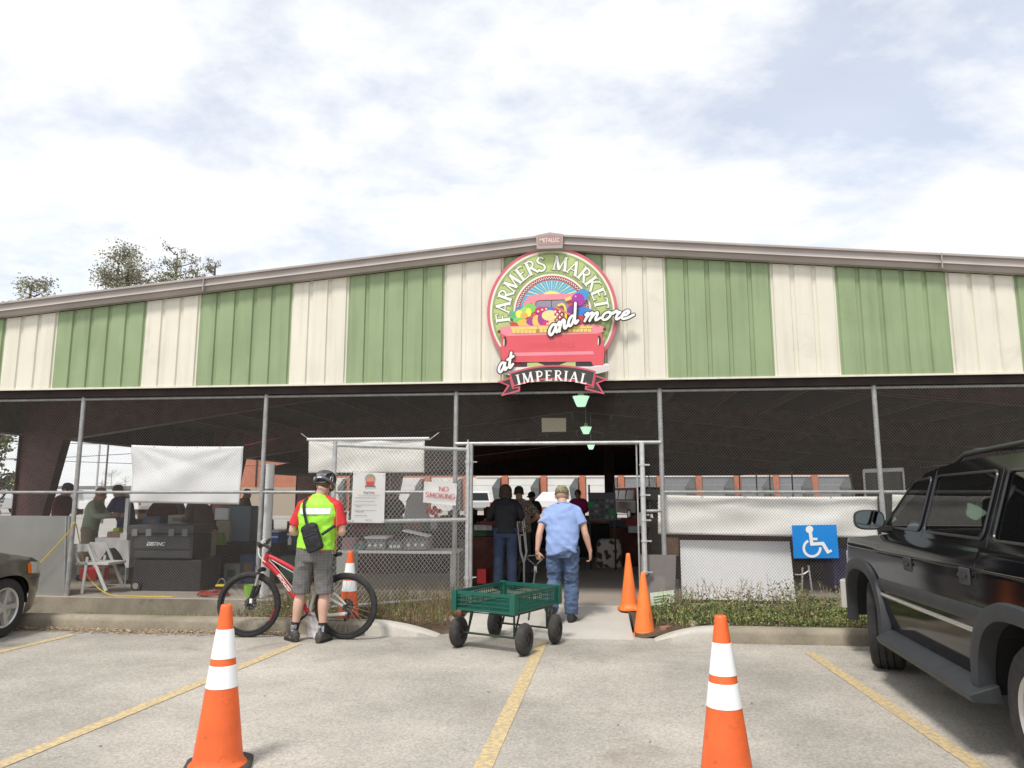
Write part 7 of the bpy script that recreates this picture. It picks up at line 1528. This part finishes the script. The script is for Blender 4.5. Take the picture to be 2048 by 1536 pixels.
t=thing('bucket','lime green bucket on the slab behind the front bicycle wheel','bucket',(atY(499,1186,10.35).x,10.35,0.12)); m=MB(); m.lathe([(0.001,0.0),(0.07,0),(0.085,0.16),(0.08,0.16),(0.066,0.01),(0.001,0.01)],22); obj('bucket',m,M('lime_plastic',(0.28,0.55,0.06),rough=0.4),t,world=False,smooth=True,ang=50)
t=thing('tool_bag','small black bag with a yellow strap on the floor left of the lime bucket','bag',(atY(443,1180,10.5).x,10.5,0.12)); m=MB(); m.box((0,0,0.07),(0.16,0.14,0.14),taper=0.75); obj('bag_body',m,m_black,t,world=False,bevel=0.02); m=MB(); m.box((0.005,-0.005,0.13),(0.15,0.12,0.025)); obj('yellow_flap',m,M('yellow',(0.75,0.6,0.03),rough=0.5),t,world=False,bevel=0.006); m=MB(); m.tube([V((0.06*math.cos(a),-0.01,0.14+0.085*math.sin(a))) for a in [i*PI/10 for i in range(11)]],0.007,6); obj('handle',m,m_grp,t,world=False)
t=thing('hose','heap of red hose on the slab edge between tool chest and lime bucket','hose',(atY(425,1188,10.3).x,10.3,0.12)); m=MB(); c=t.location; m.tube([V((c.x+0.24*math.cos(i*0.5)*(1-0.004*i)+0.02*math.sin(i),c.y+0.11*math.sin(i*0.5)*(1-0.003*i),0.135+0.0006*i+0.012*(i%3))) for i in range(60)],0.010,6); obj('hose',m,M('hose_red',(0.33,0.04,0.035),rough=0.6),t,smooth=True)
# yellow extension cord
t=thing('extension_cord','yellow extension cord hanging over the metal panel and trailing along the slab','cord',atY(150,1130,10.1)); Yc=10.04
P=[atY(40,1160,Yc),atY(70,1136,Yc),atY(105,1100,Yc),atY(139,1062,Yc),atY(150,1045,10.05),atY(157,1072,10.4),atY(164,1110,10.45),atY(172,1145,10.45),atY(192,1172,10.35),V((atY(222,1190,10.2).x,10.2,0.13)),V((atY(270,1191,10.13).x,10.12,0.13)),V((atY(345,1192,10.1).x,10.1,0.13))]; m=MB(); m.tube(crom3(P,6),0.0075,6); obj('cord',m,M('cord_yellow',(0.72,0.52,0.05),rough=0.5),t,smooth=True)
# behind the open gate: table with clear bins
vtable('long white topped table behind the open gate holding clear plastic bins',676,912,1101,10.95,0.7,m_toptop,None)
m_clear=M('clear_plastic',(0.50,0.52,0.52),rough=0.25,alpha=0.35); m_stf=M('stuff_dark',(0.16,0.10,0.10),rough=0.8,var=0.6,vs=30,col2=(0.45,0.40,0.36),detail=2)
for x0,x1,y0,lb in ((731,771,1077,'clear plastic bin with a white lid, leftmost on the table behind the gate'),(776,803,1082,'clear plastic bin without a lid between the two lidded ones'),(806,856,1075,'clear plastic bin with its lid tipped up, rightmost on the table')):
    t,w_,h=bx('plastic_bin',lb,'bin',x0,y0,x1,1100,11.05,0.35,m_clear,lid=m_whp if x0==731 else None); m=MB(); m.box((0,0,h*0.35),(w_*0.9,0.3,h*0.6)); obj('contents',m,m_stf,t,world=False)
    for i in range(3): m=MB(); m.lathe([(0.001,0),(0.022,0),(0.022,-0.004),(0.001,-0.004)],14,c=(w_*(-0.28+0.28*i),-0.180,h*0.4),axis='Y'); obj('label_disc',m,m_whp,t,world=False)
    if x0==806: m=MB(); m.bar((-w_*0.55,0,h+0.10),(w_*0.45,0,h+0.015),0.3,0.02,(0,0,1)); obj('lid',m,m_whp,t,world=False)
bx('bag','dusky pink paper bag at the left end of the table behind the gate','bag',684,1076,711,1100,11.05,0.2,M('dusky_pink',(0.30,0.17,0.18),rough=0.8),partname='bag_body')
t=thing('plush_heap','teal and cream tangle of yarn beside the pink bag','yarn',(atY(720,1100,11.1).x,11.1,atY(720,1100,11.1).z)); 
for i in range(9): m=MB(); m.sph((rng.uniform(-0.07,0.07),rng.uniform(-0.08,0.05),0.03+0.02*(i%4)),rng.uniform(0.03,0.05),10,8); obj('yarn_ball',m,M('teal',(0.10,0.22,0.22),rough=0.9,var=0.3) if i%3 else M('cream_yarn',(0.4,0.36,0.25),rough=0.9),t,world=False,smooth=True)
bx('bin','plain grey bin between the cyclist and the banded cone','bin',674,1103,698,1165,10.3,0.35,M('bin_grey',(0.33,0.34,0.31),rough=0.6),taper=1.05)
t=thing('grey_dress','plain grey garment hanging behind the NO SMOKING sign','garment',atY(835,1040,11.4)); m=MB(); m.poly([(822,985),(848,985),(856,1000),(860,1042),(808,1042),(814,1002)],lambda x,y,d:atY(x,y,11.4)+V((0,-d+0.02*math.sin(x*0.5),0)),th=0.03); obj('garment',m,M('garment_grey',(0.33,0.33,0.32),rough=0.9),t); m=MB(); m.tube([atY(835,985,11.4),atY(835,968,11.4)],0.006,5); obj('hanger',m,m_galv,t)
t=thing('flowers','small bunch of red and orange flowers below the NO SMOKING sign','flowers',atY(866,1042,11.3)); 
for i in range(10): m=MB(); p=atY(rng.uniform(854,882),rng.uniform(1016,1036),11.3); m.sph(p,0.035,8,6); obj('bloom',m,M('bloom_red',(0.55,0.03,0.06),rough=0.8) if i%2 else M('bloom_orange',(0.6,0.10,0.03),rough=0.8),t,smooth=True)
m=MB(); p=atY(868,1044,11.3); m.lathe([(0.05,0),(0.06,0.14)],16,c=(p.x,p.y,p.z-0.1)); obj('vase',m,m_grp,t,smooth=True)
# vendor stalls; the far dark tables are added to deepen the shade
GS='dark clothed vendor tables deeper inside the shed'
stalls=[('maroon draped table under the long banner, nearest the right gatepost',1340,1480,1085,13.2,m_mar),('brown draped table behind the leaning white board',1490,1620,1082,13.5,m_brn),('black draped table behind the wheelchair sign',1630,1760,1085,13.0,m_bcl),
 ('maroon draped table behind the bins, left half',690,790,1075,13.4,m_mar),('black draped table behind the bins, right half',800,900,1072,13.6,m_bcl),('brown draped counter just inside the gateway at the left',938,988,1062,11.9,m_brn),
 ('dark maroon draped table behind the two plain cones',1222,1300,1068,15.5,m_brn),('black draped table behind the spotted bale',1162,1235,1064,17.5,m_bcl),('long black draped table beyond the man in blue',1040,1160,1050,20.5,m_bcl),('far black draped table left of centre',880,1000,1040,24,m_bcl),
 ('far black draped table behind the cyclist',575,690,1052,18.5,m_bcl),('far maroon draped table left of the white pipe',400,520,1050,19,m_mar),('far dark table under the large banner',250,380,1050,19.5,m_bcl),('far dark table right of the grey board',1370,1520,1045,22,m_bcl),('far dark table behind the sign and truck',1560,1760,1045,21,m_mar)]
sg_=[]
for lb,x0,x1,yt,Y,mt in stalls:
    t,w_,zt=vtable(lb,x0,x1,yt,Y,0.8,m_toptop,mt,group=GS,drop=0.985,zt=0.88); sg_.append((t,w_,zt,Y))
m_cr=[M('crate_wood',(0.22,0.13,0.07),rough=0.8,var=0.2),M('tub_green',(0.05,0.14,0.06),rough=0.6),M('tub_dark',(0.04,0.04,0.05),rough=0.6),M('tub_red',(0.25,0.03,0.03),rough=0.6)]
cols=['brown wooden','green','dark grey','red']; GC='small crates and tubs of goods on the vendor tables'
posn=['left','centre','right']
for i,(t,w_,zt,Y) in enumerate(sg_):
    for j in range(3):
        k=(i+j)%4; q=thing('goods_crate','%s crate of goods at the %s of the %s'%(cols[k],posn[j],t['label'].replace(' draped','')),'crate',(t.location.x+w_*(-0.3+0.3*j),Y+0.35,zt+0.006),0,GC)
        q['label']=' '.join(q['label'].split()[:16])
        m=MB(); h=0.14+0.05*((i*3+j)%3); m.box((0,0,h/2),(0.34,0.26,h),taper=1.06); obj('crate_body',m,m_cr[k],q,world=False,bevel=0.006)
        if i%2: m=MB(); [m.sph((rng.uniform(-0.11,0.11),rng.uniform(-0.08,0.08),h+0.01),0.035,8,6) for _ in range(9)]; obj('produce',m,m_cr[(k+1)%4],q,world=False,smooth=True)['kind']='stuff'
# canopies added only to darken the far interior
GK='dark canopies added inside the shed to deepen its shade'
for lb,x0,x1,Y,zt in (('added dark canopy left of centre deep in the shed',560,760,26,2.75),('added dark canopy right of centre deep in the shed',1290,1500,27,2.75),('added dark canopy behind the wheelchair sign',1560,1740,25,2.75)):
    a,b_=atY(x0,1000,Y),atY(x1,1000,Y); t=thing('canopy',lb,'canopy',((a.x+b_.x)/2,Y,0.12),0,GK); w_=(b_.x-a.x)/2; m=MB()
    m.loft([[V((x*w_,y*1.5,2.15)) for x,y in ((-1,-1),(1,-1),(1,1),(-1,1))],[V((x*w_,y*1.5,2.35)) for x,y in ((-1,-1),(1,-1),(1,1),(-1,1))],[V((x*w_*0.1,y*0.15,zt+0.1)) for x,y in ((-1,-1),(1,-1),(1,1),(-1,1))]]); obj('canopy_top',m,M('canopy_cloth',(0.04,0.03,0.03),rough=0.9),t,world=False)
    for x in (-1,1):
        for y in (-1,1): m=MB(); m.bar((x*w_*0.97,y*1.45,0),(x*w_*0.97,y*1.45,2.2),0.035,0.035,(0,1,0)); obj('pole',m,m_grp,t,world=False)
# counter top, cooler box, red box
bx('red_box','red box on the floor by the left gatepost under the counter','box',954,1139,972,1168,11.6,0.3,M('box_red',(0.36,0.015,0.02),rough=0.5)); bx('papers','pale stack of papers and bags on the brown counter','papers',948,1050,984,1061,12.0,0.3,M('paper_grey',(0.40,0.40,0.40),rough=0.7,var=0.3,vs=20)); bx('bag','small dark bag on the floor between the crutches and the cart handle','bag',1040,1146,1064,1168,12.4,0.25,m_black)
bx('yellow_box','flat yellow carton carried low beside the woman in black','box',1031,1122,1053,1129,12.35,0.2,M('yellow_pale',(0.62,0.52,0.12),rough=0.6)); bx('tub','white tub on the floor right of the crutches','tub',1053,1143,1064,1156,12.6,0.12,m_whp)
# poster board
t,P,nn_,g_=board('poster_board','tall dark poster board with small pictures and two green cards','poster',lambda x,y:atY(x,y,14.6),[(1176,985),(1231,985),(1232,1041),(1178,1041)],M('board_grey',(0.10,0.09,0.10),rough=0.6),th=0.03)
mp1=M('photo_dark',(0.03,0.035,0.04),rough=0.5); mp2=M('photo_pale',(0.22,0.20,0.20),rough=0.5)
for i in range(5):
    for j in range(4):
        u,v=0.06+0.185*i+rng.uniform(-0.02,0.02),0.24+0.185*j+rng.uniform(-0.02,0.02); wu,wv=rng.uniform(0.09,0.16),rng.uniform(0.07,0.15); m=MB(); m.grid(lambda a,b_:g_(u+wu*a,v+wv*b_)+nn_*0.008,1,1); obj('picture',m,mp1 if rng.random()<0.6 else mp2,t)
for u,v in ((-0.02,0.32),(0.76,0.60)): m=MB(); m.grid(lambda a,b_:g_(u+0.22*a,v+0.22*b_)+nn_*0.014,1,1); obj('green_card',m,M('card_green',(0.02,0.24,0.07),rough=0.6),t)
for u in (0.04,0.96): m=MB(); p=g_(u,1.0)+V((0,0.05,0)); m.cyl((p.x,p.y,0.12),g_(u,0)+V((0,0.05,0.15)),0.018,n=8); obj('stand_pole',m,m_blk,t)
# straw bale under a spotted cloth
m_spot=M('spotted_cloth',(0.50,0.45,0.40),rough=0.9,var=0.2,vs=10,col2=(0.09,0.045,0.03),detail=0)
MATS['spotted_cloth'].node_tree.nodes['Color Ramp'].color_ramp.elements[0].position=0.40; MATS['spotted_cloth'].node_tree.nodes['Color Ramp'].color_ramp.elements[1].position=0.47
a,b_=atY(1193,1079,15.1),atY(1246,1130,15.1); t=thing('covered_bale','squat bale under a cream cloth with brown leaf spots','bale',((a.x+b_.x)/2,15.4,0.12)); m=MB(); hh=a.z-0.12
rg=[]
for z,k in ((0,1.0),(0.1,1.04),(hh*0.55,1.02),(hh*0.8,0.96),(hh*0.95,0.84),(hh,0.6)):
    rg.append([V(((b_.x-a.x)/2*k*math.copysign(abs(math.cos(x))**0.45,math.cos(x))*(1+0.03*math.sin(5*x)),0.25*k*math.copysign(abs(math.sin(x))**0.45,math.sin(x)),z)) for x in [2*PI*i/40 for i in range(40)]])
m.loft(rg); obj('cloth_cover',m,m_spot,t,world=False,smooth=True,ang=60)
bx('box','pale grey box on the maroon table right of the poster board','box',1257,1052,1284,1066,15.0,0.3,M('box_lgrey',(0.35,0.38,0.37),rough=0.6)); bx('bag','white bag hanging at the right gatepost','bag',1276,1025,1286,1052,12.5,0.1,m_whp)
# right bay: drape frame, purple tarp, folding frame
t=thing('clothes_rack','light metal display frame with a grey drape behind the right fence post','frame',(atY(1762,1000,11.6).x,11.6,0.12)); a,b_=atY(1727,942,11.6),atY(1806,942,11.6)
for x in (a.x,b_.x): m=MB(); m.cyl((x,11.6,0.12),(x,11.6,a.z),0.015,n=8); obj('upright',m,m_galvl,t,smooth=True)
m=MB(); m.cyl((a.x,11.6,a.z),(b_.x,11.6,a.z+0.02),0.03,n=10); obj('rolled_drape',m,m_wcl,t,smooth=True); m=MB(); m.grid(lambda u,v:V((a.x+(b_.x-a.x)*u,11.62+0.03*math.sin(u*20),a.z-0.75*v)),40,6); obj('drape',m,M('drape_grey',(0.10,0.10,0.09),rough=0.9),t,smooth=True)
bx('tarp_stack','dark purple covered stack near the fence behind the wheelchair sign','stack',1664,1096,1712,1178,11.6,0.6,M('tarp_purple',(0.025,0.02,0.085),rough=0.7,var=0.4)); 
t=thing('folding_stool','thin pale folding stool frame left of the purple stack','stool',(atY(1615,1180,11.0).x,11.0,0.12))
for x0,y0,x1,y1 in ((1617,1131,1624,1182),(1605,1135,1604,1180)): m=MB(); m.cyl(atY(x0,y0,11.0),atY(x1,y1,11.0),0.012,n=8); obj('leg',m,m_galvl,t,smooth=True)
m=MB(); m.tube(crom3([atY(1590,1149,11.0),atY(1605,1149,11.0),atY(1618,1141,11.0)],4),0.010,6); obj('crossbar',m,m_galvl,t,smooth=True)
bx('cardboard_box','tan cardboard carton seen between post and leaning board','box',1334,1076,1358,1112,11.8,0.3,M('cardboard',(0.33,0.19,0.12),rough=0.85,var=0.2)); 
# red strap and hanging garland lines
t=thing('cord','thin red cord stretched from the large banner up to the right','cord',atY(490,890,10.4)); m=MB(); m.tube([atY(489,891,10.4),atY(520,884,10.45),atY(556,876,10.5)],0.004,5); obj('cord',m,M('cord_red',(0.55,0.06,0.08),rough=0.6),t)

# more clutter and sellers at the left
GL='mixed cartons and tubs crowded around the left stalls'
m_ct=[M('carton_brown',(0.20,0.12,0.07),rough=0.85,var=0.2),M('carton_grey',(0.16,0.16,0.16),rough=0.8),M('tub_blue',(0.04,0.08,0.16),rough=0.5),M('carton_cream',(0.36,0.33,0.26),rough=0.8),M('tub_darkgreen',(0.04,0.08,0.05),rough=0.6)]
cn=['brown carton','grey carton','dark blue tub','cream carton','dark green tub']
where=[(402,1120,424,1150,12.0,'on the floor beside the stooping man'),(448,1128,478,1170,11.7,'under the front edge of the black clothed table'),(480,1110,512,1166,11.8,'under the middle of the black clothed table'),(515,1130,534,1170,11.6,'just left of the white pipe foot'),(560,1112,590,1160,11.7,'right of the white pipe under the table end'),(212,1128,236,1158,11.6,'under the white clothed table'),(238,1134,256,1160,11.5,'between the white clothed table and the chest'),(286,1034,318,1052,11.5,'behind the lid of the tool chest at its left'),(336,1030,372,1050,11.6,'behind the lid of the tool chest at its right'),(570,1060,600,1100,12.6,'on the table end left of the cyclist'),(466,998,486,1012,12.8,'on top of the blue-grey cabinet')]
for i,(a,b_,c,d,Y,wv) in enumerate(where):
    t,w_,h=bx('goods_box',cn[i%5]+' '+wv,'box',a,b_,c,d,Y,0.28,m_ct[i%5],group=GL)
    m=MB(); m.box((0,-0.142,h*0.55),(w_*0.5,0.004,h*0.35)); obj('box_label',m,m_ct[(i+3)%5],t,world=False)
dressed('seller in a grey jacket standing behind the lid of the black tool chest',P2(352,14.2),2.8,M('grey_jacket',(0.12,0.12,0.13),rough=0.9,var=0.2),m_black,m_skin3,m_hbr,lean=0.25,arm=1,scale=0.96,vox=0.014)
dressed('shopper in a dark green top far behind the blue-grey cabinet',P2(478,16.5),-0.6,M('green_top',(0.04,0.07,0.04),rough=0.9,var=0.2),m_black,m_skin,m_hbk,lean=0.15,arm=1,scale=0.98,vox=0.014)
dressed('shopper in a brown coat seen through the mesh behind the clear plastic bins',P2(790,15.5),0.9,M('brown_coat',(0.10,0.06,0.04),rough=0.9,var=0.2),m_black,m_skin3,m_hbr,lean=0.2,arm=1,scale=0.97,vox=0.014)
